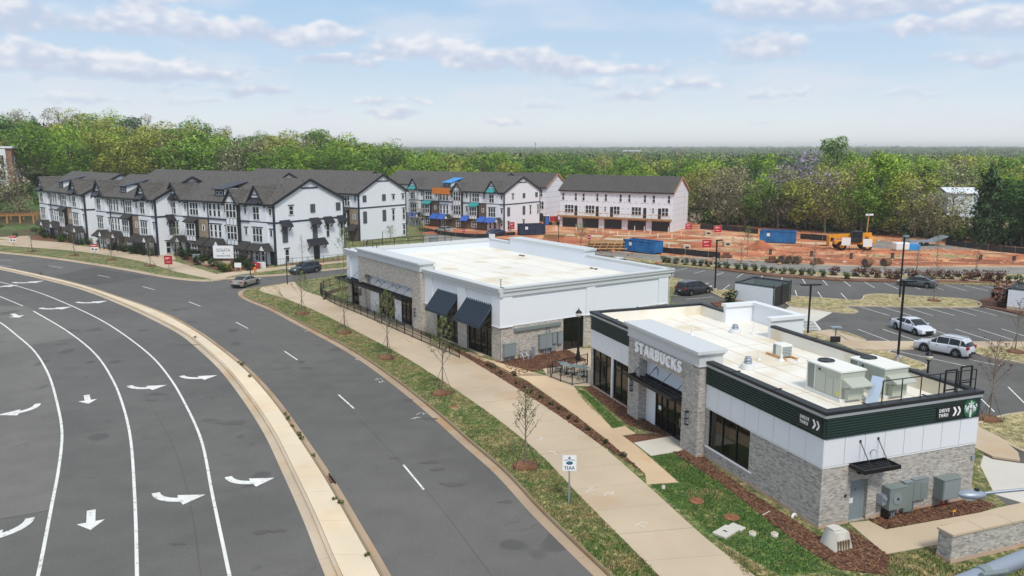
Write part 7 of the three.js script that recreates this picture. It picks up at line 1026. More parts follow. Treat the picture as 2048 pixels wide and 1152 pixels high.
{ // telescopic handler
  const o = thing('telehandler', 'yellow telescopic handler parked on the dirt site', 'telehandler', up([61.72, -144.04], 0), Math.PI - 0.1); o.scale.setScalar(1.3);
  part(o, 'chassis', [rbox(5.0, 0.55, 1.1, 0.08, 0, 1.0, 0)], M.yellow); part(o, 'counterweight', [rbox(1.0, 0.9, 1.7, 0.1, -2.4, 1.35, 0)], M.yellow);
  part(o, 'engine_cover', [prism([[-1.6, 0.95], [1.1, 0.95], [1.1, 1.45], [-1.4, 1.7]], 0.35, 1.05)], M.yellow); part(o, 'boom', [beam([-2.5, 2.15, -0.05], [2.7, 1.85, -0.05], 0.45, 0.5)], M.yellow); part(o, 'boom_section', [beam([2.7, 1.85, -0.05], [3.2, 1.82, -0.05], 0.34, 0.38)], M.yellow);
  part(o, 'carriage', [bx(3.15, 3.3, 0.5, 1.9, -0.75, 0.65)], M.yellow); part(o, 'fork', [bx(3.3, 4.3, 0.5, 0.57, -0.55, -0.4), bx(3.3, 4.3, 0.5, 0.57, 0.3, 0.45)], M.black); const cb = part(o, 'cab', [rbox(1.4, 1.6, 0.95, 0.08, -0.3, 1.9, -0.72)], M.black); part(cb, 'cab_window', [bx(-0.95, 0.35, 1.8, 2.6, -1.21, -1.2)], M.glassDark);
  for (const x of [-1.7, 1.7]) for (const z of [-1.05, 1.05]) { const w = part(o, 'wheel', [new THREE.CylinderGeometry(0.62, 0.62, 0.42, 22).rotateX(Math.PI / 2).translate(x, 0.62, z)], M.tyre); part(w, 'rim', [new THREE.CylinderGeometry(0.32, 0.32, 0.03, 16).rotateX(Math.PI / 2).translate(x, 0.62, z + Math.sign(z) * 0.22)], M.yellow); }
  const l = thing('light_tower', 'tall timber pole with white floodlights behind the yellow machine', 'light tower', up([67.19, -150.94], 0), 0.2); part(l, 'pole', [bar([0, 0, 0], [0.35, 5.6, 0], 0.13, 10, 0.1)], M.timber); for (const x of [-0.35, 0.3, 0.75]) part(l, 'floodlight', rbox(0.5, 0.35, 0.25, 0.05, 0.2 + x, 5.75, 0.1), M.whiteTrim); part(l, 'cross_arm', bx(-0.3, 1.1, 5.5, 5.6, -0.05, 0.05), M.timber);
  const pc = thing('pallet_stack', 'white wrapped stack with blue print on the dirt, right of the yellow machine', 'stack', up([70.75, -142.59], 0), 0.1); part(pc, 'wrapped_load', [rbox(2.6, 1.4, 1.6, 0.25, -0.9, 0.8, 0)], M.whiteTrim); part(pc, 'boxed_load', [rbox(2.0, 1.1, 1.5, 0.06, 1.4, 0.65, 0)], M.tarpBlue); part(pc, 'pallet', bx(-2.2, 2.4, 0, 0.12, -0.8, 0.8), M.woodGrey);
  const tr = thing('flatbed_trailer', 'grey steel ramp trailer at the edge of the trees', 'trailer', up([77.25, -150.14], 0), 0.12); part(tr, 'bed', [bx(-2.8, 2.2, 0.7, 0.95, -1.2, 1.2)], M.lampGrey); part(tr, 'ramp', [prism([[2.2, 0.7], [4.8, 1.7], [4.8, 1.85], [2.2, 0.95]], -1.2, 1.2)], M.lampGrey); part(tr, 'toolbox', rbox(0.8, 1.2, 1.0, 0.05, -3.0, 1.4, 0), M.greyBox); for (const x of [-0.5, 0.6]) part(tr, 'wheel', [new THREE.CylinderGeometry(0.4, 0.4, 0.3, 18).rotateX(Math.PI / 2).translate(x, 0.4, 1.0)], M.tyre);
}
{ // straw rolls and bales along the road edge
  const coil = (l, p, turn) => { const o = thing('straw_roll', l, 'straw roll', up(p, 0), turn); part(o, 'roll', [new THREE.CylinderGeometry(0.62, 0.62, 1.2, 20).rotateZ(Math.PI / 2).translate(0, 0.6, 0)], M.straw); part(o, 'roll_end', [new THREE.CylinderGeometry(0.5, 0.5, 0.03, 20).rotateZ(Math.PI / 2).translate(-0.61, 0.6, 0), new THREE.CylinderGeometry(0.5, 0.5, 0.03, 20).rotateZ(Math.PI / 2).translate(0.61, 0.6, 0)], M.bark); };
  coil('leftmost of three straw rolls in a row at the site edge', [43.49, -127.03], 0.9); coil('middle of three straw rolls in a row at the site edge', [44.59, -126.65], 0.9); coil('rightmost of three straw rolls in a row at the site edge', [45.59, -126.28], 0.9); coil('single straw roll left of the tall parking lamp', [55.32, -123.04], 0.5); coil('single straw roll right at the tall parking lamp', [58.41, -123.4], 0.5);
  const bale = (l, p, n) => { const o = thing('straw_bale', l, 'straw bale', up(p, 0), 0.1); for (let i = 0; i < n; i++) part(o, 'bale', rbox(1.0, 0.5, 0.6, 0.05, (i - (n - 1) / 2) * 1.05, 0.25, 0), M.straw); part(o, 'top_bale', rbox(1.0, 0.45, 0.55, 0.05, 0.1, 0.73, 0.02), M.straw); };
  bale('stacked straw bales left of the row of straw rolls', [41.97, -127.77], 2); bale('pair of straw bales right of the row of straw rolls', [48.35, -125.19], 2); bale('straw bales at the end of the black silt fence', [35.83, -132.47], 2);
  const blk = (l, p) => { const o = thing('concrete_block', l, 'concrete block', up(p, 0), 0.2); part(o, 'block', rbox(1.4, 1.0, 1.0, 0.04, 0, 0.5, 0), M.kerb); part(o, 'hole', bx(-0.35, 0.35, 0.35, 0.7, 0.501, 0.52), M.black); }; blk('grey concrete box at the top of the orange dirt', [41.25, -167.73]); blk('grey concrete box left of the dirt mound', [40.14, -148.33]); blk('grey concrete box by the blue skip', [31.41, -143.08]);
}
{ // lumber
  const o = thing('lumber_stack', 'stacked lumber and trusses between the stop sign and the blue skip', 'lumber', up([17.28, -143.31], 0), -0.12), r = rng(4); for (let k = 0; k < 3; k++) for (let i = 0; i < 9; i++) part(o, 'board', beam([-5 + r() * 0.8 + k * 0.5, 0.25 + k * 0.55 + r() * 0.2, -1.5 + i * 0.36], [4.2 - k + r() * 1.2, 0.3 + k * 0.55 + r() * 0.25, -1.5 + i * 0.36 + (r() - 0.5) * 0.4], 0.22, 0.14), r() < 0.5 ? M.wood : M.woodGrey); for (let i = 0; i < 7; i++) part(o, 'truss', beam([-4 + i * 1.2, 0.2, 1.6], [-3.2 + i * 1.2, 1.9, 1.5], 0.12, 0.1), M.wood);
  const o2 = thing('lumber_stack', 'small stack of boards left of the leafy shrub on the site', 'lumber', up([8.32, -160.43], 0), -0.3); for (let k = 0; k < 4; k++) for (let i = 0; i < 4; i++) part(o2, 'board', beam([-2 + r() * 0.5, 0.15 + k * 0.28, -0.8 + i * 0.45], [2 + r() * 0.5, 0.15 + k * 0.28, -0.8 + i * 0.45], 0.35, 0.2), r() < 0.6 ? M.wood : M.woodGrey);
  const pl = thing('plank_pile', 'pale planks lying on the dirt near the right edge', 'planks', up([83.6, -138.18], 0), 0.05); for (let i = 0; i < 4; i++) part(pl, 'board', bx(-2.6 + i * 0.2, 2.6 + i * 0.1, 0.02 + 0.08 * (i > 1), 0.1 + 0.08 * (i > 1), -0.5 + i * 0.25, -0.28 + i * 0.25), M.walk);
  const pt = thing('portable_toilet', 'navy portable toilet behind the dark skip', 'portable toilet', up([8.23, -191.48], 0), 0.3); part(pt, 'cabin', rbox(1.2, 2.2, 1.2, 0.06, 0, 1.1, 0), M.navyBin); part(pt, 'roof', [new THREE.CylinderGeometry(0.6, 0.66, 0.25, 14, 1, false, 0, Math.PI).rotateX(0).translate(0, 2.3, 0), rbox(1.26, 0.14, 1.26, 0.05, 0, 2.25, 0)], M.whiteTrim); part(pt, 'door', bx(-0.4, 0.4, 0.15, 1.95, 0.601, 0.63), M.tarpNavy);
  const gn = thing('generator_cart', 'red machine cart in front of the wrapped gable', 'cart', up([10.09, -191.84], 0), 0.2); part(gn, 'body', rbox(1.8, 1.2, 1.0, 0.08, 0, 1.5, 0), M.redSign); part(gn, 'frame', bx(-1.2, 1.2, 0.55, 0.9, -0.5, 0.5), M.woodGrey); for (const x of [-0.9, 0.9]) part(gn, 'wheel', [new THREE.CylinderGeometry(0.4, 0.4, 0.25, 16).rotateX(Math.PI / 2).translate(x, 0.4, 0.5)], M.tyre);
  // pipes standing in the slabs
  const pp = [[[9.81, -178.03]], [[14.37, -178.03]], [[19.65, -172]], [[24.25, -165]], [[15.48, -160.1]], [[29.68, -161.7]], [[34.83, -163.66]], [[28.87, -145.94]], [[27.06, -175.71]], [[29.11, -175.15]], [[34.07, -173.28]], [[21.92, -165.34]], [[17.98, -169.66]], [[29.13, -167.91]], [[32.29, -160.43]], [[20.77, -167.91]]];
  const p0 = thing('standpipe', 'white plastic standpipe rising from the poured slabs', 'pipe', [0, 0, 0], 0, 'white standpipes in the slabs'); part(p0, 'pipe', cyl(0.09, 0.09, 1.2, 0, 0, 0, 8), M.pvc); part(p0, 'cap', cyl(0.11, 0.11, 0.1, 0, 1.2, 0, 8), M.timber);
  pp.forEach(([q], i) => { const o3 = i ? copyOf(p0, up(q, 0)) : p0; o3.position.set(q[0], 0, q[1]); });
  // dug soil
  const mound = (l, p, rx, rz, h, sd) => { const o3 = thing('dirt_mound', l, 'dirt mound', up(p, -0.05)), g = new THREE.PlaneGeometry(2, 2, 26, 26).rotateX(-Math.PI / 2), q = g.attributes.position; for (let i = 0; i < q.count; i++) { const x = q.getX(i), z = q.getZ(i), d = Math.hypot(x, z); q.setXYZ(i, x * rx, h * Math.max(0, 1 - d) * (0.7 + 0.6 * fbm(x * 4 + sd, z * 4, 3, sd)) - 0.05 * (d > 1), z * rz); } g.computeVertexNormals(); part(o3, 'soil', g, M.dirtRed); for (let i = 0; i < 10; i++) part(o3, 'clod', new THREE.DodecahedronGeometry(0.15 + 0.2 * hash2(i, sd, 2)).translate((hash2(i, 1, sd) - 0.5) * rx * 1.6, 0.12, (hash2(i, 2, sd) - 0.5) * rz * 1.6), M.dirtRed); };
  mound('red dirt mound in front of the long blue skip', [45.07, -143.91], 3.0, 2.4, 1.9, 3); mound('low red dirt bank beside the concrete box and red sign', [34.76, -149.35], 6, 3, 1.0, 5); mound('low heap of soil before the wrapped house garages', [19.01, -168.77], 9, 2, 0.6, 7); mound('low red soil ridge left of the blue skip', [10.38, -156.54], 7, 3, 1.0, 9); mound('long soil ridge across the slabs', [32.77, -162.84], 10, 2.2, 0.7, 11); mound('red bank before the unfinished row doors', [-13.49, -172.95], 8, 2, 0.7, 13); mound('red bank at the unfinished row beside the coupe', [-6.02, -170.88], 6, 2, 0.7, 15);
  // black silt fences
  const silt = (l, pts, h = 0.9) => { const c = crv(pts), o3 = thing('silt_fence', l, 'silt fence'), n = Math.round(c.len / 2.4); for (let i = 0; i < n; i++) part(o3, 'fabric', band(c.offLine(0.01 + 0.03 * (i % 2), 2, i / n, (i + 1) / n), c.offLine(-0.04 + 0.03 * (i % 2), 2, i / n, (i + 1) / n), h - 0.1 * hash2(i, 2, 7), -0.05), M.black); for (let i = 0; i <= n; i++) part(o3, 'stake', beam(up(c(i / n), 0), up(c(i / n), h + 0.15), 0.06, 0.06), M.woodGrey); };
  silt('black silt fence between the blue skip and the back road', [[26.44, -139.08], [30.54, -135.75], [34.71, -131.94]], 1.1); silt('black silt fence along the foot of the trees behind the wrapped gable', [[42.94, -181.75], [48.58, -177.24], [52.88, -170.88]], 1.2); silt('black silt fence along the trees left of the yellow machine', [[58.47, -161.21], [61.5, -158.51], [63.6, -156.77]], 1.2); silt('black silt fence before the unfinished townhouse row', [[-20.85, -178.35], [-13.1, -167.86], [-6.61, -163.99], [0.64, -168.85]], 0.8); silt('black silt fence along the trees toward the right edge', [[82.41, -150.94], [86.1, -141.17], [91.02, -135.1]], 1.1);
  const pdl = (l, p, h = 0.9) => { const o3 = thing('utility_pedestal', l, 'pedestal', up(p, 0)); part(o3, 'body', rbox(0.4, h, 0.35, 0.04, 0, h / 2, 0), M.bark); part(o3, 'cap', bx(-0.24, 0.24, h, h + 0.06, -0.22, 0.22), M.black); };
  pdl('small dark pedestal on the dirt above the stacked bales', [44.69, -136.87]); pdl('small dark pedestal above the pair of straw bales', [50.86, -134.33]); pdl('small dark pedestal left of the single straw roll', [56.28, -131.27]); pdl('small dark pedestal above the lone right straw roll', [63.32, -131.67]); pdl('small dark pedestal on the dirt right of the leafy sapling', [76.61, -129.3]); pdl('small dark pedestal nearest the right edge of the site', [81.13, -127.77]);
}


// ---------------------------------------------------------------- trees and plants
const tint = (hex, k) => new THREE.Color(hex).multiplyScalar(k);
const leafMat = (hex, tr = 0.35, k = 1) => new THREE.MeshPhysicalMaterial({ color: tint(hex, k), roughness: 0.95, vertexColors: true, transmission: tr, thickness: 0, specularIntensity: 0.15 });
function leafCloud(seed, { n = 2200, clumps = 22, rx = 1, ry = 1, size = 0.13, hollow = 0.55, cone = 0, droop = 0 }) {     // crown of leaf sprays in clumps, about one unit in radius
  const r = rng(seed), pos = [], nor = [], col = [], cs = [];
  for (let i = 0; i < clumps; i++) { const y = r() * 2 - 1, a = r() * 6.283, q = Math.sqrt(1 - y * y), R = hollow + (1 - hollow) * Math.pow(r(), 0.6), k = cone ? 1 - 0.8 * (y + 1) / 2 : 1; cs.push([q * Math.cos(a) * R * rx * k, y * R * ry, q * Math.sin(a) * R * rx * k, (0.24 + 0.2 * r()) * (cone ? 0.6 + 0.5 * k : 1), 0.82 + 0.36 * r()]); }
  const nr = V3(0, 0, 0), v = V3(0, 0, 0);
  for (let i = 0; i < n; i++) {
    const c = cs[Math.floor(r() * clumps)], y = r() * 2 - 1, a = r() * 6.283, q = Math.sqrt(1 - y * y), R = c[3] * Math.cbrt(0.25 + 0.75 * r()), p = [c[0] + q * Math.cos(a) * R, c[1] + y * R * 0.8 - droop * R * r(), c[2] + q * Math.sin(a) * R];
    nr.set(p[0] * 0.7 + q * Math.cos(a) * 0.7, 0.25 + y * 0.6 + p[1] * 0.6, p[2] * 0.7 + q * Math.sin(a) * 0.7).normalize();
    const s = size * (0.6 + 0.8 * r()), A = [], k = c[4] * (0.87 + 0.26 * r());
    for (let j = 0; j < 3; j++) { v.set(r() - 0.5, (r() - 0.5) * 0.8, r() - 0.5).multiplyScalar(2 * s); A.push(p[0] + v.x, p[1] + v.y, p[2] + v.z); }
    pos.push(...A); for (let j = 0; j < 3; j++) { nor.push(nr.x, nr.y, nr.z); col.push(k, k, k * 0.95); }
  }
  const g = new THREE.BufferGeometry(); g.setAttribute('position', new THREE.Float32BufferAttribute(pos, 3)); g.setAttribute('normal', new THREE.Float32BufferAttribute(nor, 3)); g.setAttribute('uv', new THREE.Float32BufferAttribute(new Float32Array(n * 6), 2)); g.setAttribute('color', new THREE.Float32BufferAttribute(col, 3));
  return g;
}
function limbs(seed, n, h0, h1, spread, r0, twigs = 0) {            // tapered trunk of unit height with limbs (and twigs) reaching into the crown
  const r = rng(seed), g = [], bend = [(r() - .5) * 0.06, (r() - .5) * 0.06];
  g.push(bar([0, 0, 0], [bend[0], h1 * 0.55, bend[1]], r0, 7, r0 * 0.65), bar([bend[0], h1 * 0.55, bend[1]], [bend[0] * 0.4, h1, bend[1] * 0.4], r0 * 0.65, 6, r0 * 0.15));
  for (let i = 0; i < n; i++) {
    const y = lerp(h0, h1 * 0.92, i / n), a = i * 2.4 + r(), L = spread * (0.6 + 0.5 * r()) * (1.15 - 0.55 * i / n), e = [bend[0] + Math.cos(a) * L, y + L * (0.7 + 0.5 * r()), bend[1] + Math.sin(a) * L];
    g.push(bar([bend[0], y, bend[1]], e, r0 * 0.34, 5, r0 * 0.1));
    for (let k = 0; k < twigs; k++) { const t = 0.35 + 0.6 * r(), b = a + (r() - .5) * 2.2, l = L * (0.3 + 0.35 * r()), p = [lerp(bend[0], e[0], t), lerp(y, e[1], t), lerp(bend[1], e[2], t)]; g.push(bar(p, [p[0] + Math.cos(b) * l, p[1] + l * (0.5 + r() * 0.7), p[2] + Math.sin(b) * l], r0 * 0.13, 4, r0 * 0.05)); }
  }
  return join(g);
}
function mesh(parent, name, g, m) { const o = new THREE.Mesh(g, m); o.name = name; o.castShadow = o.receiveShadow = true; parent.add(o); return o; }
const L1 = leafMat(0x6b8a3c, 0.3, 1.75), L2 = leafMat(0x93994c, 0.3, 1.85), L3 = leafMat(0x99955f, 0.25, 1.8), L4 = leafMat(0x85806a, 0.15, 2.1), L5 = leafMat(0x44653a, 0.25, 1.9), L6 = leafMat(0x86a23e, 0.3, 1.7), L7 = leafMat(0x8f84a0, 0.2, 1.9), L8 = leafMat(0x33482e, 0.15, 2.3);
{
  // whole-tree forms, 1 unit tall: crown placed on a trunk
  const forms = [1, 2, 3, 4, 5].map((s) => [leafCloud(100 + s, { n: 5600, clumps: 26 + s * 3, rx: 0.92, ry: 1.0, size: 0.056 }).scale(0.36, 0.4, 0.36).translate(0, 0.6, 0), limbs(200 + s, 7, 0.3, 0.85, 0.22, 0.022)]);
  const thinF = [6, 7].map((s) => [leafCloud(100 + s, { n: 3000, clumps: 34, rx: 0.85, ry: 1.05, size: 0.052, hollow: 0.35 }).scale(0.36, 0.42, 0.36).translate(0, 0.58, 0), limbs(200 + s, 14, 0.25, 0.92, 0.24, 0.02, 3)]);
  const coneF = [[leafCloud(120, { n: 3400, clumps: 60, rx: 0.8, ry: 1.1, size: 0.07, cone: 1, hollow: 0.4 }).scale(0.34, 0.46, 0.34).translate(0, 0.5, 0), limbs(220, 6, 0.2, 0.9, 0.14, 0.02)]];
  const kinds = [
    ['leafy_tree', L1, forms, 'fresh green tree'], ['leafy_tree', L6, forms, 'bright yellow-green tree'], ['leafy_tree', L2, forms, 'olive yellow tree'], ['budding_tree', L3, thinF, 'thin olive tree'], ['budding_tree', L4, thinF, 'bare grey-brown tree'], ['dark_tree', L5, forms, 'dark green tree'], ['evergreen', L8, coneF, 'dark pointed evergreen']];
  const r = rng(77), protos = new Map();
  const rankWord = ['front rank', 'second rank', 'third rank', 'fourth rank', 'skyline rank', 'rearmost rank'];
  const mark = [[-200, 60, 'beside the brick apartments'], [60, 190, 'above the farthest left townhouses'], [190, 340, 'above the middle townhouse row'], [340, 520, 'above the near townhouse row'], [520, 660, 'above the near white gable'], [660, 830, 'above the plain white gable'], [830, 960, 'above the coloured dormer roof'], [960, 1080, 'above the unfinished gable'], [1080, 1240, 'above the left wrapped garages'], [1240, 1400, 'above the right wrapped garages'], [1400, 1500, 'just right of the wrapped gable'], [1500, 1600, 'behind the long blue skip'], [1600, 1680, 'by the wisteria'], [1680, 1780, 'behind the yellow machine'], [1780, 1880, 'behind the ramp trailer'], [1880, 1960, 'by the pale shed roof'], [1960, 2400, 'at the right edge of the frame']];
  const plant = (k, x, z, h, where, group, ownLabel, mat, rank = 0) => {
    if (!ownLabel) { const u = 1024 + (1595 * x) / (0.985 * -z + 3), q = mark.find((e) => u < e[1]) ?? mark[mark.length - 1]; where = `${q[2]}, ${rankWord[rank]} ${where}`; }
    const [name, m, fs, desc] = kinds[k], f = Math.floor(r() * fs.length), key = k + '/' + f + '/' + (mat ? mat.uuid : ''); let p = protos.get(key), o; const y = -0.4 + hill(x, z), label = ownLabel ?? `${desc} ${where}`, w = h * (k < 3 ? 1.0 + 0.4 * r() : 0.85 + 0.35 * r());
    if (!p) { o = thing(name, label, 'tree'); mesh(o, 'crown', fs[f][0], mat ?? m); mesh(o, 'trunk', fs[f][1], k === 3 || k === 4 ? M.barkPale : M.bark); protos.set(key, o); } else o = copyOf(p, [0, 0, 0], 0, label);
    if (ownLabel) delete o.userData.group; else o.userData.group = `${desc}s ${where}`;
    o.position.set(x, y, z); o.rotation.y = r() * 6.28; o.scale.set(w, h, w); return o;
  };
  const choose = (w) => { let q = r() * w.reduce((a, b) => a + b), i = 0; while ((q -= w[i]) > 0) i++; return i; };
  const row = (u0, u1, d, gap, hs, w, where, rank = 0) => { for (let u = u0; u < u1;) { const a = (u - 1024) / 1595, j = (r() - .5) * gap * 0.9, z = -(d + j), x = a * (d * 0.985 + 3); plant(choose(w), x, z, lerp(hs[0], hs[1], r()), where, null, null, null, rank); u += (gap * (0.75 + 0.5 * r()) / d) * 1595; } };
  // hill at the left
  const wl = [30, 22, 22, 16, 9, 12, 1], A = 'on the wooded hill';
  row(62, 190, 214, 8.5, [14, 18], [12, 6, 24, 34, 18, 8, 0], A); row(-90, 60, 226, 9, [13, 16], [14, 6, 24, 30, 14, 12, 0], A); row(2, 66, 186, 6, [13, 16], [0, 0, 0, 30, 70, 0, 0], 'on the grass bank'); row(140, 760, 236, 9, [15, 19], wl, A); row(-90, 780, 256, 9.5, [16, 20], wl, A, 1); row(-100, 800, 280, 11, [15, 19], wl, A, 2); row(-100, 820, 308, 12, [15, 19], [26, 14, 18, 18, 16, 18, 2], A, 3); row(-100, 760, 335, 13, [15, 19], [20, 8, 16, 22, 20, 24, 3], A, 4);
  // belt behind the middle
  const B = 'of the tree belt', wm = [34, 26, 18, 8, 6, 10, 1];
  row(720, 1440, 236, 10, [11.5, 14.5], wm, B); row(760, 1440, 258, 11, [12.5, 15.5], wm, B, 1); row(780, 1460, 285, 12, [12.5, 15], wm, B, 2); row(780, 1500, 315, 14, [13, 15.5], wm, B, 3);
  // right wood beyond the building site
  const C = 'of the right wood', wr = [24, 16, 22, 14, 10, 12, 3];
  for (const [u, d, h, k] of [[1410, 204, 14, 3], [1428, 196, 13, 4], [1456, 190, 14.5, 4], [1490, 186, 13, 4], [1520, 184, 11.5, 0], [1556, 182, 14.5, 4], [1612, 178, 12.5, 2], [1650, 174, 14.5, 3], [1690, 171, 13, 3], [1722, 169, 12, 0], [1790, 167, 12, 2], [1830, 163, 11.5, 4], [1868, 160, 10, 4], [1900, 158, 11, 3], [2000, 150, 10.5, 5], [2044, 148, 14, 5], [2085, 146, 14, 5], [2130, 144, 14, 3]]) { const a = (u - 1024) / 1595; plant(k, a * (d * 0.985 + 3), -d, h, C); }
  plant(1, ((1752 - 1024) / 1595) * 172, -171, 17.0, C, null, 'tall bright yellow-green tree standing out at the centre of the right wood');
  plant(6, ((1962 - 1024) / 1595) * 150, -148, 15.5, C, null, 'big dark evergreen standing nearest the right edge of the site', L8);
  plant(4, ((1590 - 1024) / 1595) * 187, -186, 18, C, null, 'tree hung with purple wisteria, tallest of the purple ones', L7); plant(4, ((1618 - 1024) / 1595) * 183, -182, 14, C, null, 'smaller tree hung with purple wisteria, just right of the tallest purple one', L7);
  plant(0, ((1655 - 1024) / 1595) * 262, -258, 21, C, null, 'tallest fresh green tree, topping the skyline of the right wood'); plant(2, ((1818 - 1024) / 1595) * 178, -176, 14.5, C, null, 'pale yellow-green tree right of the tall bright one');
  row(1400, 2160, 205, 8.5, [12.5, 15.5], wr, C, 1); row(1390, 2160, 228, 9.5, [13, 16], [30, 16, 18, 12, 8, 14, 2], C, 2); row(1390, 2180, 252, 11, [13.5, 16.5], [32, 16, 18, 10, 6, 16, 2], C, 3); row(1440, 2200, 284, 13, [13.5, 16.5], [30, 18, 18, 10, 6, 16, 2], C, 4); row(1480, 2200, 320, 15, [14, 16.5], [30, 18, 18, 10, 6, 16, 2], C, 5);
  // undergrowth along the feet of the trees
  const bush = leafCloud(150, { n: 420, clumps: 12, rx: 1, ry: 0.7, size: 0.2, hollow: 0.5 }), list = [], tones = [0x8a8468, 0x7d7a5c, 0x6a7a44, 0x5c7038, 0x938a78, 0x4e6434, 0x80766a].map((h) => tint(h, 1.9)), bm = new THREE.MeshPhysicalMaterial({ color: 0xffffff, roughness: 0.95, vertexColors: true, specularIntensity: 0.1 });
  for (let i = 0; i < 420; i++) { const u = 1385 + r() * 800, base = lerp(196, 146, (u - 1385) / 700) + r() * 26, a = (u - 1024) / 1595, s = 1.2 + r() * 2.4; list.push([M4(a * (base * 0.985 + 3), -0.3 + s * 0.4, -base, r() * 6, s, s * (0.8 + r() * 0.5), s), tones[Math.floor(r() * tones.length)]]); }
  for (let i = 0; i < 260; i++) { const u = -60 + r() * 1400, d = (u < 130 ? 198 : 226) + r() * 30, a = (u - 1024) / 1595, x = a * (d * 0.985 + 3), s = 1.2 + r() * 2; list.push([M4(x, hill(x, -d) + s * 0.3 - 0.3, -d, r() * 6, s), tones[2 + Math.floor(r() * 4)]]); }
  const ug = new THREE.InstancedMesh(bush, bm, list.length); ug.name = 'undergrowth'; list.forEach(([m, c], i) => { ug.setMatrixAt(i, m); ug.setColorAt(i, c); }); scene.add(ug); tag(ug, 'tangled grey-green undergrowth along the feet of the woods', 'undergrowth', null, 'stuff');
  // far woods reading as one mass, out to the horizon
  const far = [], ft = [0x557a30, 0x6a8a38, 0x7c8446, 0x80795c, 0x47653a, 0x3c5534, 0x76904a].map((h) => tint(h, 1.45)), crown = leafCloud(160, { n: 620, clumps: 14, rx: 1, ry: 0.8, size: 0.17, hollow: 0.5 });
  const put = (d0, d1, n, s0, s1) => { for (let i = 0; i < n; i++) { const d = Math.sqrt(lerp(d0 * d0, d1 * d1, r())), a = (r() - 0.5) * 1.42, x = d * Math.sin(a), z = -d * Math.cos(a), s = lerp(s0, s1, r()), gapN = fbm(x / 260 + 9, z / 260, 3, 61); if (d > 700 && gapN > 0.62) continue; far.push([M4(x, hill(x, z) + s * 0.75, z, r() * 6, s, s * (0.9 + 0.3 * r()), s), ft[Math.floor(Math.pow(r(), 1.2) * 7)]]); } };
  put(335, 520, 1700, 4.6, 7.2); put(520, 900, 4600, 5.2, 7.6); put(900, 1600, 9000, 5.4, 8); put(1600, 3000, 12000, 6.5, 10); put(3000, 5600, 12000, 8, 13);
  const fw = new THREE.InstancedMesh(crown, bm, far.length); fw.name = 'distant_forest'; far.forEach(([m, c], i) => { fw.setMatrixAt(i, m); fw.setColorAt(i, c); }); scene.add(fw); tag(fw, 'far wooded country fading into haze below the horizon', 'forest', null, 'stuff');
}
// things far off above the woods
{
  const P2 = (u, d) => { const a = (u - 1024) / 1595; return [a * d, -d]; };
  const of = thing('office_block', 'long white office block with dark window bands, far out in the woods', 'office building', [P2(1261, 1500)[0], 0, -1500]); part(of, 'wall', bx(-17, 17, 0, 15.5, -14, 0), M.white); for (let i = 0; i < 2; i++) part(of, 'window_band', bx(-16.5, 16.5, 8.2 + i * 3.6, 9.9 + i * 3.6, 0.001, 0.1), M.glassDark); part(of, 'roof', bx(-17.3, 17.3, 15.5, 16.1, -14.3, 0.3), M.whiteTrim);
  const of2 = thing('office_block', 'long low grey-brown building among the far trees, left of the white office block', 'office building', [P2(1062, 900)[0], 0, -900]); part(of2, 'wall', bx(-14, 14, 0, 11.6, -14, 0), M.brickBrown); part(of2, 'window_band', bx(-13, 13, 8.6, 10.2, 0.001, 0.1), M.glassDark);
  const wh = thing('white_shed', 'pale metal shed roof showing among the trees of the right wood', 'shed', [P2(1905, 196)[0], 0, -192], -0.1); part(wh, 'wall', bx(-3.6, 3.6, -0.5, 7.6, -8, 0), M.whiteCool); part(wh, 'roof', profileX([[0.4, 7.62], [-4, 8.8], [-8.4, 7.62], [-8.4, 7.42], [-4, 8.6], [0.4, 7.42]], -3.9, 3.9), M.whiteCool);
  const mast = (label, u, d, h) => { const o = thing('radio_mast', label, 'radio mast', [P2(u, d)[0], 0, -d]); part(o, 'lattice', [bar([-1, 0, 0], [0, h, 0], 0.35, 5), bar([1, 0, 0], [0, h, 0], 0.35, 5), bar([0, 0, 1], [0, h, 0], 0.35, 5)], M.bark); part(o, 'antenna', bx(-1.1, 1.1, h - 5, h, -0.6, 0.6), M.lampGrey); };
  mast('radio mast on the horizon at the centre of the view', 1070, 1700, 32); mast('thin radio mast on the horizon right of the white office block, far right', 1720, 2400, 33); mast('thin mast on the horizon just right of the centre mast', 1158, 2300, 28);
  const tw = (label, x, w, h) => { const o = thing('skyscraper', label, 'skyscraper', [P2(x, 4500)[0], 0, -4500]); part(o, 'tower', bx(-w, w, 0, h * 0.9, -w, w), M.greyBox); part(o, 'top', bx(-w * 0.6, w * 0.6, h * 0.9, h, -w * 0.6, w * 0.6), M.greyBox); };
  tw('tallest hazy tower of the far city skyline', 738, 6, 48); tw('broad hazy tower at the left of the far city skyline', 730, 8, 38); tw('hazy tower right of the tallest in the far city skyline', 746, 8, 40); tw('small hazy tower at the right end of the far city skyline', 757, 7, 39);
  scene.fog = new THREE.FogExp2(new THREE.Color(0.97, 0.99, 1.0), 0.00024);
}
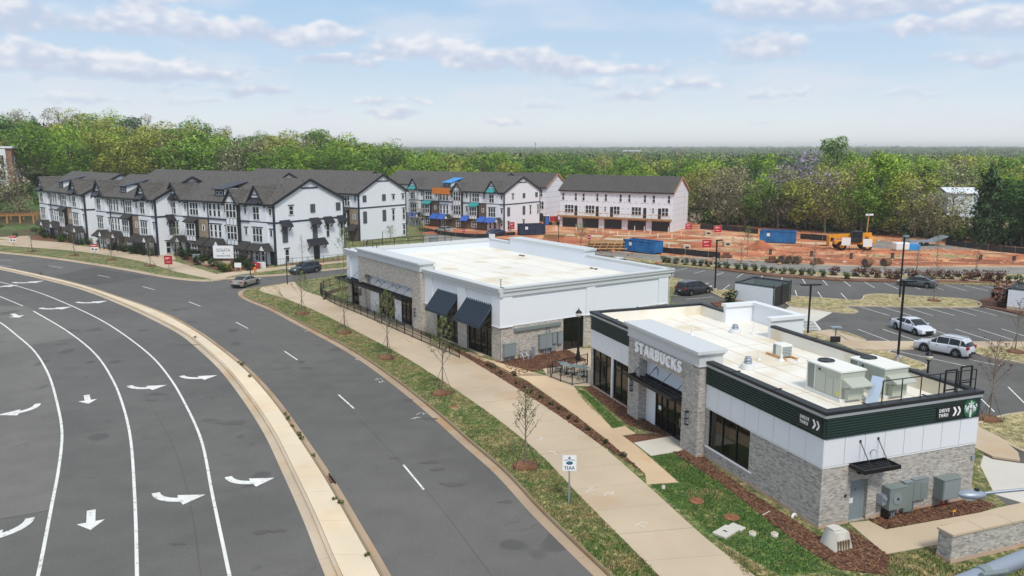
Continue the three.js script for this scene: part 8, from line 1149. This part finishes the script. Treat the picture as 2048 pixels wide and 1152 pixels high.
// young street trees with stakes and mulch rings
const sapLeaf = leafMat(0x7c8a50, 0.35, 1.2), sapLeaf2 = leafMat(0x86a04c), sapBud = leafMat(0x8c5f50, 0.2);
function sapling(label, p, h, leaf, n, o = {}) {
  const s = Math.round(p[0] * 31 + p[1] * 17 + 5000), r = rng(s), t = thing(o.name ?? 'young_tree', label, 'tree', up(p, 0)), g = [], tips = [];
  g.push(bar([0, 0, 0], [0.03, h * 0.5, 0.02], 0.055, 8, 0.04), bar([0.03, h * 0.5, 0.02], [0, h, 0], 0.04, 7, 0.008));
  const nb = o.nb ?? 20; for (let i = 0; i < nb; i++) { const y = h * lerp(o.low ?? 0.36, 0.93, i / nb), a = i * 2.39 + r() * 0.5, L = h * (o.w ?? 0.17) * (1.1 - 0.75 * i / nb) * (0.75 + 0.5 * r()), e = [Math.cos(a) * L, y + L * 1.35, Math.sin(a) * L]; g.push(bar([0.02, y, 0.01], e, 0.018, 5, 0.007)); for (let k = 0; k < 3; k++) { const q = 0.4 + 0.6 * r(), b = a + (r() - .5) * 2, l = L * 0.45, f = [e[0] * q, lerp(y, e[1], q), e[2] * q], tp = [f[0] + Math.cos(b) * l * 0.6, f[1] + l, f[2] + Math.sin(b) * l * 0.6]; g.push(bar(f, tp, 0.01, 4, 0.005)); tips.push(tp, f); } tips.push(e); }
  part(t, 'trunk', g, M.barkPale);
  if (n) { const pos = [], nor = [], col = []; for (let i = 0; i < n; i++) { const c = tips[Math.floor(r() * tips.length)], q = [c[0] + (r() - .5) * 0.3, c[1] + (r() - .3) * 0.25, c[2] + (r() - .5) * 0.3], k = 0.7 + 0.6 * r(); for (let j = 0; j < 3; j++) { pos.push(q[0] + (r() - .5) * (o.ls ?? 0.16), q[1] + (r() - .5) * (o.ls ?? 0.16), q[2] + (r() - .5) * (o.ls ?? 0.16)); nor.push(q[0] * 0.5, 0.7, q[2] * 0.5); col.push(k, k, k); } } const lg = new THREE.BufferGeometry(); lg.setAttribute('position', new THREE.Float32BufferAttribute(pos, 3)); lg.setAttribute('normal', new THREE.Float32BufferAttribute(nor, 3)); lg.setAttribute('uv', new THREE.Float32BufferAttribute(new Float32Array(pos.length / 3 * 2), 2)); lg.setAttribute('color', new THREE.Float32BufferAttribute(col, 3)); mesh(t, 'leaves', lg, leaf); }
  if (o.mulch !== 0) { const R = o.mulch ?? 0.75; const q = new THREE.SphereGeometry(1, 24, 8, 0, 6.2832, 0, Math.PI / 2), pa = q.attributes.position; for (let i = 0; i < pa.count; i++) { const a = Math.atan2(pa.getZ(i), pa.getX(i)), k = 0.9 + 0.22 * vnoise(a * 2 + 9, 1, s); pa.setXYZ(i, pa.getX(i) * R * k, pa.getY(i) * 0.22 * (0.8 + 0.4 * vnoise(pa.getX(i) * 6, pa.getZ(i) * 6, s)), pa.getZ(i) * R * k); } q.computeVertexNormals(); part(t, 'mulch_ring', q, M.straw); }
  if (o.stakes !== 0) for (let k = 0; k < 3; k++) { const a = k * 2.09 + r(), R = o.mulch ? o.mulch : 0.8; part(t, 'guy_strap', bar([Math.cos(a) * R, 0.05, Math.sin(a) * R], [0.02, h * 0.36, 0.01], 0.014, 4), M.black); part(t, 'stake', bar([Math.cos(a) * R, 0, Math.sin(a) * R], [Math.cos(a) * (R + 0.1), 0.35, Math.sin(a) * (R + 0.1)], 0.025, 5), M.bark); }
  return t;
}
sapling('young staked tree in the verge nearest the camera, by the TIAA sign', [0.75, -43.52], 4.6, sapLeaf, 420); sapling('young staked tree second from the TIAA sign along the verge', [-5.19, -57.36], 6.0, sapLeaf, 800, { w: 0.13 }); sapling('young staked tree third along the verge, fullest in leaf', [-10.88, -67.63], 5.9, sapLeaf, 1000); sapling('young staked tree fourth along the verge, before the brick shopfront', [-16.63, -77.25], 5.4, sapLeaf, 750); sapling('young staked tree at the corner end of the verge', [-23.25, -86.51], 4.9, sapLeaf, 450);
sapling('slim leafy young tree between the white gable and the retail building', [-24.85, -116.63], 6.6, sapLeaf2, 700, { w: 0.15, mulch: 0, stakes: 0 }); sapling('thin bare young tree before the white gable door', [-32.86, -123.82], 5.0, sapLeaf, 60, { mulch: 0, stakes: 0, w: 0.1 });
sapling('thin staked sapling in the verge at far left by the yard sign', [-85.56, -141.17], 4.6, sapBud, 60); sapling('thin staked sapling in the verge left of the white and red sign', [-75.06, -135.75], 5.0, sapBud, 60); sapling('reddish staked sapling before the middle townhouse row', [-65.93, -130.12], 5.2, sapBud, 240); sapling('thin staked sapling left of the all-red yard sign', [-56.45, -123.28], 4.4, sapBud, 60); sapling('leafy young tree in the bed by the near townhouse entrance', [-56.68, -133.82], 5.4, sapLeaf2, 560, { mulch: 0, stakes: 0, w: 0.2 });
sapling('bare sapling in a mulch ring on the grass island', [50.78, -94.34], 5.2, sapBud, 60); sapling('bare reddish young tree in a mulch ring right of the coffee shop', [32.28, -51.64], 5.4, sapBud, 330, { w: 0.2 }); sapling('bare sapling in a mulch ring at the right edge by the white SUV', [45.27, -69.73], 5.0, sapBud, 40);
sapling('leafy sapling in the dirt left of the dirt mound', [39.92, -134.33], 5.2, sapLeaf2, 620, { mulch: 0, stakes: 0, w: 0.15 }); sapling('leafy sapling in the dirt right of the wrapped stack', [68.96, -128.34], 5.4, sapLeaf2, 460, { mulch: 0, stakes: 0, w: 0.17 }); sapling('bushy leafy sapling by the stop sign and lumber', [12.58, -145.52], 4.2, sapLeaf2, 1100, { mulch: 0, stakes: 0, w: 0.3, low: 0.15 }); sapling('leafy sapling on the bank in front of the plain white gable', [-23.49, -153.38], 3.2, sapLeaf2, 500, { mulch: 0, stakes: 0, w: 0.3, low: 0.2 }); sapling('bright leafy sapling on the bank by the street corner', [-17.97, -157.64], 3.4, sapLeaf2, 800, { mulch: 0, stakes: 0, w: 0.3, low: 0.15 });
for (const [q, l] of [[[34.66, -119.65], 'bare staked sapling in the shrub strip, leftmost'], [[43.95, -115.12], 'bare staked sapling in the shrub strip, middle'], [[58.18, -113.46], 'bare staked sapling in the shrub strip, left of the tall lamp post foot'], [[66.57, -113.13], 'bare staked sapling in the shrub strip, rightmost']]) sapling(l, q, 4.4, sapBud, 30, { mulch: 0, w: 0.12 });
// shrubs
const ORD = ['first', 'second', 'third', 'fourth', 'fifth', 'sixth', 'seventh', 'eighth', 'ninth', 'tenth', 'eleventh', 'twelfth', 'thirteenth', 'fourteenth', 'fifteenth', 'sixteenth', 'seventeenth', 'eighteenth', 'nineteenth', 'twentieth', 'twenty-first', 'twenty-second'];
let serial = 0;
{
  const bush = leafCloud(170, { n: 420, clumps: 14, rx: 0.8, ry: 1, size: 0.2, hollow: 0.45 }), dark = leafMat(0x3f5a30, 0.2, 1.3), mid = leafMat(0x5f7a3a, 0.25), yel = leafMat(0xa09a3c, 0.25), red = leafMat(0x7d5a50, 0.2, 1.5), dry = leafMat(0x8a7a58, 0.2), weed = leafMat(0x66793a, 0.2, 1.6), r = rng(31);
  let n = new Map(); const shrub = (name, m, p, s, label, group, y = 0) => { const k = name + m.uuid; let o; if (!n.has(k)) { o = thing(name, label, 'shrub'); mesh(o, 'foliage', bush, m); part(o, 'stem', Array.from({ length: 5 }, (_, i) => bar([0, -1, 0], [0.5 * Math.cos(i * 1.3), 0.3, 0.5 * Math.sin(i * 1.3)], 0.05, 4)), M.bark); n.set(k, o); } else o = copyOf(n.get(k), [0, 0, 0], 0, label); if (group) o.userData.group = group; else delete o.userData.group; o.position.set(p[0], y + s * 0.7, p[1]); o.rotation.y = r() * 6.28; o.scale.set(s, s * (0.85 + 0.3 * r()), s); };
  for (const [q] of [[[24.37, -127.35]], [[25.07, -126.95]], [[26.21, -125.94]], [[27.31, -124.75]], [[28.41, -123.77]], [[29.49, -123]], [[30.46, -122.43]], [[31.68, -121.49]], [[32.79, -120.75]], [[34.04, -119.65]], [[35.05, -118.93]], [[36.31, -118.22]], [[37.21, -116.82]], [[38.46, -116.13]], [[39.65, -115.45]], [[40.8, -114.78]], [[41.98, -114.11]], [[43.03, -113.46]], [[44.44, -112.81]], [[47.02, -110.9]], [[68.27, -108.01]], [[69.49, -108.01]]]) shrub('clipped_shrub', dark, q, 0.62, `small dark green upright shrub, ${ORD[serial++]} from the left in the row beside the back road`, 'dark green shrubs in the row beside the back road');
  serial = 0;
  for (const [q] of [[[46.73, -113.95]], [[49.46, -112.81]], [[50.43, -111.85]], [[51.55, -111.53]], [[53.05, -111.22]], [[54.25, -110.59]], [[56.08, -110.75]], [[56.89, -110.13]], [[58.82, -110.59]], [[60.25, -110.13]], [[61.49, -110.13]], [[62.77, -109.51]], [[64.56, -110.28]], [[65.4, -109.36]], [[66.51, -109.36]], [[67.87, -109.36]]]) shrub('twiggy_shrub', red, q, 0.85, `twiggy reddish shrub, ${ORD[serial++]} from the left in the row beside the back road`, 'twiggy reddish shrubs in the row beside the back road');
  shrub('twiggy_shrub', red, [57, -91.35], 1.7, 'large twiggy red shrub left of the bin enclosure at the right edge'); shrub('clipped_shrub', dark, [26.25, -93.21], 1.0, 'dark green shrub at the left foot of the middle bin enclosure');
  
  for (const q of [[-53.71, -134.45], [-53.9, -130.72], [-49.36, -126.61], [-46.57, -122.74], [-44.09, -119.1], [-42.71, -121.68], [-42.69, -124.37], [-40.69, -121.16], [-50.35, -130.72], [-49.3, -124.37], [-54.73, -134.45], [-39.4, -118.6], [-56.69, -135.1]]) shrub('leafy_shrub', dark, q, 0.6 + r() * 0.45, 'dark leafy shrub in the planted corner by the neighbourhood sign', 'dark shrubs in the townhouse corner bed');
  shrub('leafy_shrub', yel, [-42.53, -118.1], 0.75, 'yellow-leaved shrub in front of the neighbourhood sign'); shrub('leafy_shrub', mid, [-42.93, -117.12], 0.7, 'mid green shrub just left of the yellow one');
  for (const q of [[-77.14, -149.35], [-72.9, -144.04], [-70.22, -141.87], [-66.94, -139.08], [-64.91, -137.73], [-63.26, -136.4], [-61.82, -135.1], [-68.47, -140.47], [-65.92, -138.4], [-61.54, -136.4], [-72, -143.31]]) shrub('leafy_shrub', dark, q, 0.6 + r() * 0.5, 'dark leafy shrub in the bed before the middle townhouse row', 'dark shrubs before the middle row');
  for (const q of [[-103.76, -172.95], [-98.6, -166.88], [-94.85, -163.05], [-92.06, -160.3], [-89.17, -157.64], [-85.91, -154.21], [-83.86, -152.56], [-82.17, -151.74], [-95.13, -162.13], [-88.8, -155.91], [-80.93, -151.74], [-103.19, -164.94], [-114.08, -177.24]]) shrub('leafy_shrub', mid, q, 0.55 + r() * 0.5, 'mid green shrub in the bed before the farthest left row', 'green shrubs before the far row');
  serial = 0;
  for (const q of [[-0.97, -62.6], [0.31, -59.8], [0.92, -58.75], [1.42, -57.48], [2.12, -56.15], [2.77, -54.42], [3.29, -53.53], [3.86, -51.64], [4.28, -50.94], [4.92, -49.31], [5.82, -47], [6.64, -44.89]]) shrub('low_shrub', dark, q, 0.15 + r() * 0.06, `low spreading dark shrub, ${ORD[serial++]} from the retail end of the mulch strip by the walk`, 'low dark shrubs in the mulch strip');
  for (const q of [[-2.02, -65.02], [-1.62, -64.25], [0.16, -62.02]]) shrub('dry_grass_clump', dry, q, 0.28, 'dry brown grass clump in the mulch by the retail corner', 'dry grass clumps by the retail corner');
  serial = 0;
  for (const q of [[-6.49, -33.22], [-8.82, -38.57], [-9.23, -39.04], [-11.84, -45.13], [-13.24, -47.86], [-13.61, -48.57], [-14.45, -50.14], [-15.12, -51.61], [-15.61, -52.64], [-21.01, -61.75], [-22.8, -65.34], [-23.37, -66.13], [-30.66, -75.25], [-68.52, -114.61]]) shrub('weed_tuft', weed, q, 0.13 + r() * 0.07, `weed tuft on the road median, ${ORD[serial++]} counting away from the camera`, 'weeds along the median kerb', -0.06);
}
// grass: blades standing in the verges and lawns
{
  const r = rng(91), blade = [], pos = []; for (let i = 0; i < 6; i++) { const a = i * 1.05 + r(), x = (r() - .5) * 0.1, z = (r() - .5) * 0.1, l = 0.05 + r() * 0.05; pos.push(x - 0.012 * Math.cos(a), 0, z - 0.012 * Math.sin(a), x + 0.012 * Math.cos(a), 0, z + 0.012 * Math.sin(a), x + (r() - .5) * 0.08, l, z + (r() - .5) * 0.08); }
  const g = new THREE.BufferGeometry(); g.setAttribute('position', new THREE.Float32BufferAttribute(pos, 3)); g.setAttribute('normal', new THREE.Float32BufferAttribute(pos.map((_, i) => (i % 3 === 1 ? 1 : 0)), 3));
  const greens = [0x66803a, 0x5a7634, 0x728844, 0x4d6c30].map((h) => tint(h, 1.7)), tans = [0x9a8c60, 0xa8986c, 0x8a7e54].map((h) => tint(h, 1.7)), m = new THREE.MeshStandardMaterial({ color: 0xffffff, roughness: 1 }), list = [];
  const add = (x, z, lush) => { const t = (fbm(x * 0.8, z * 0.8, 3, 12) - 0.5) * 1.3 + 0.5 * vnoise(x * 3, z * 3, 15) + 0.25; const pal = t + (r() - .5) * 0.3 < lush ? greens : tans, s = 0.6 + r() * 0.65; list.push([M4(x, 0.0, z, r() * 6.28, s), pal[Math.floor(r() * pal.length)]]); };
  for (let i = 0; i < 15000; i++) { const t = Math.pow(r(), 1.5) * 0.9, a = K(t * 0.93), b = SWL(t), q = r(); add(lerp(a[0], b[0], q), lerp(a[1], b[1], q), 0.44); }
  const fill = (poly, n, lush) => { const xs = poly.map((p) => p[0]), zs = poly.map((p) => p[1]), x0 = Math.min(...xs), x1 = Math.max(...xs), z0 = Math.min(...zs), z1 = Math.max(...zs); for (let k = 0; k < n;) { const x = lerp(x0, x1, r()), z = lerp(z0, z1, r()); let ins = false; for (let a = 0, b = poly.length - 1; a < poly.length; b = a++) if (poly[a][1] > z !== poly[b][1] > z && x < ((poly[b][0] - poly[a][0]) * (z - poly[a][1])) / (poly[b][1] - poly[a][1]) + poly[a][0]) ins = !ins; if (ins) { add(x, z, lush); k++; } } };
  fill([[8.41, -44.81], [9.66, -45.44], [11.36, -41.08], [12.55, -36.62], [13.25, -34.12], [14.24, -32], [11.47, -31.5], [9.7, -34.6], [7.63, -40.69], [9.14, -41.02]], 4500, 0.85); fill([[9.6, -34.21], [11.41, -31.34], [14.28, -31.58], [16.11, -31.58], [16.77, -33.16], [19.51, -33.93], [19.19, -32.33], [23.08, -32.94], [19.88, -27.94], [10.29, -27.94]], 5000, 0.5); fill([[4.78, -58.24], [5.49, -57.73], [7.35, -50.26], [6.61, -49.88], [5.51, -54.08]], 900, 0.95);
  const chips = [], ct = [0x7a5038, 0x946a4e, 0x5c3c2c, 0xa8805f].map((h) => tint(h, 0.62)), chip = new THREE.BoxGeometry(0.16, 0.03, 0.05);
  const strew = (poly, n) => { const keep = list.length; fill(poly, n, 1); for (const [mm] of list.splice(keep)) { const p = V3(0, 0, 0).setFromMatrixPosition(mm); chips.push([M4(p.x, 0.035, p.z, r() * 6.28, 0.5 + r() * 0.9, 1, 0.5 + r(), (r() - .5) * 0.4, (r() - .5) * 0.4), ct[Math.floor(r() * 4)]]); } };
  strew([...SWR.line(20, 0.3, 0.62), [-1.65, -65.5], [-0.08, -62.17], [1.14, -60.48], [2.79, -56.26], [4.32, -52.36], [5.93, -47.69], [7.48, -42.37]], 1500); strew([[-0.99, -66.63], [4.85, -71], [6.55, -66.63], [2.66, -64.09], [0.16, -62.02]], 900); strew([[9.66, -45.6], [11.01, -46.25], [11.65, -43.3], [12.66, -39.92], [13.63, -37.28], [14.49, -34.93], [16.21, -35.68], [16.97, -33.2], [16, -31.58], [14.24, -32], [13.29, -34.21], [12.58, -36.73], [11.4, -41.21]], 2600); strew([[17.58, -36.73], [17.98, -35.79], [23.52, -37.55], [24.72, -38.29], [24.48, -39.12]], 700); strew([[6.17, -59.27], [5.5, -58.75], [7.77, -50.16], [9.74, -48.4], [10.56, -49.31], [7.65, -56.99]], 700);
  tag(scatter(scene, 'mulch_chips', chip, M.brick, chips), 'loose bark chips strewn over the mulch beds', 'mulch', null, 'stuff');
  // clods and stones over the dirt of the building site
  const clods = [], kt = [0xb0785a, 0xc08a66, 0x9a6448, 0xc8ac90].map((h) => new THREE.Color(h)); for (let i = 0; i < 1300; i++) { const u = 1090 + r() * 1150, v = lerp(462, 528, r()), b = (v - 576) / 1595, tt = 18 / (0.17174 + 0.98514 * b), x = (tt * (u - 1024)) / 1595, z = -tt * (0.98514 - 0.17174 * b); if (x < 9 || (x < 44 && z < -168)) continue; const sc = 0.1 + r() * r() * 0.4; clods.push([M4(x, 0.02, z, r() * 6, sc, sc * 0.6, sc), kt[Math.floor(r() * 4)]]); }
  tag(scatter(scene, 'clods', new THREE.DodecahedronGeometry(1), M.brick, clods), 'clods and stones scattered over the orange building site', 'clods', null, 'stuff');
  const o = scatter(scene, 'grass', g, m, list); tag(o, 'short patchy grass blades on the verges and shop lawns', 'grass', null, 'stuff');
}


renderer.setSize(1024, 576);
renderer.render(scene, camera);
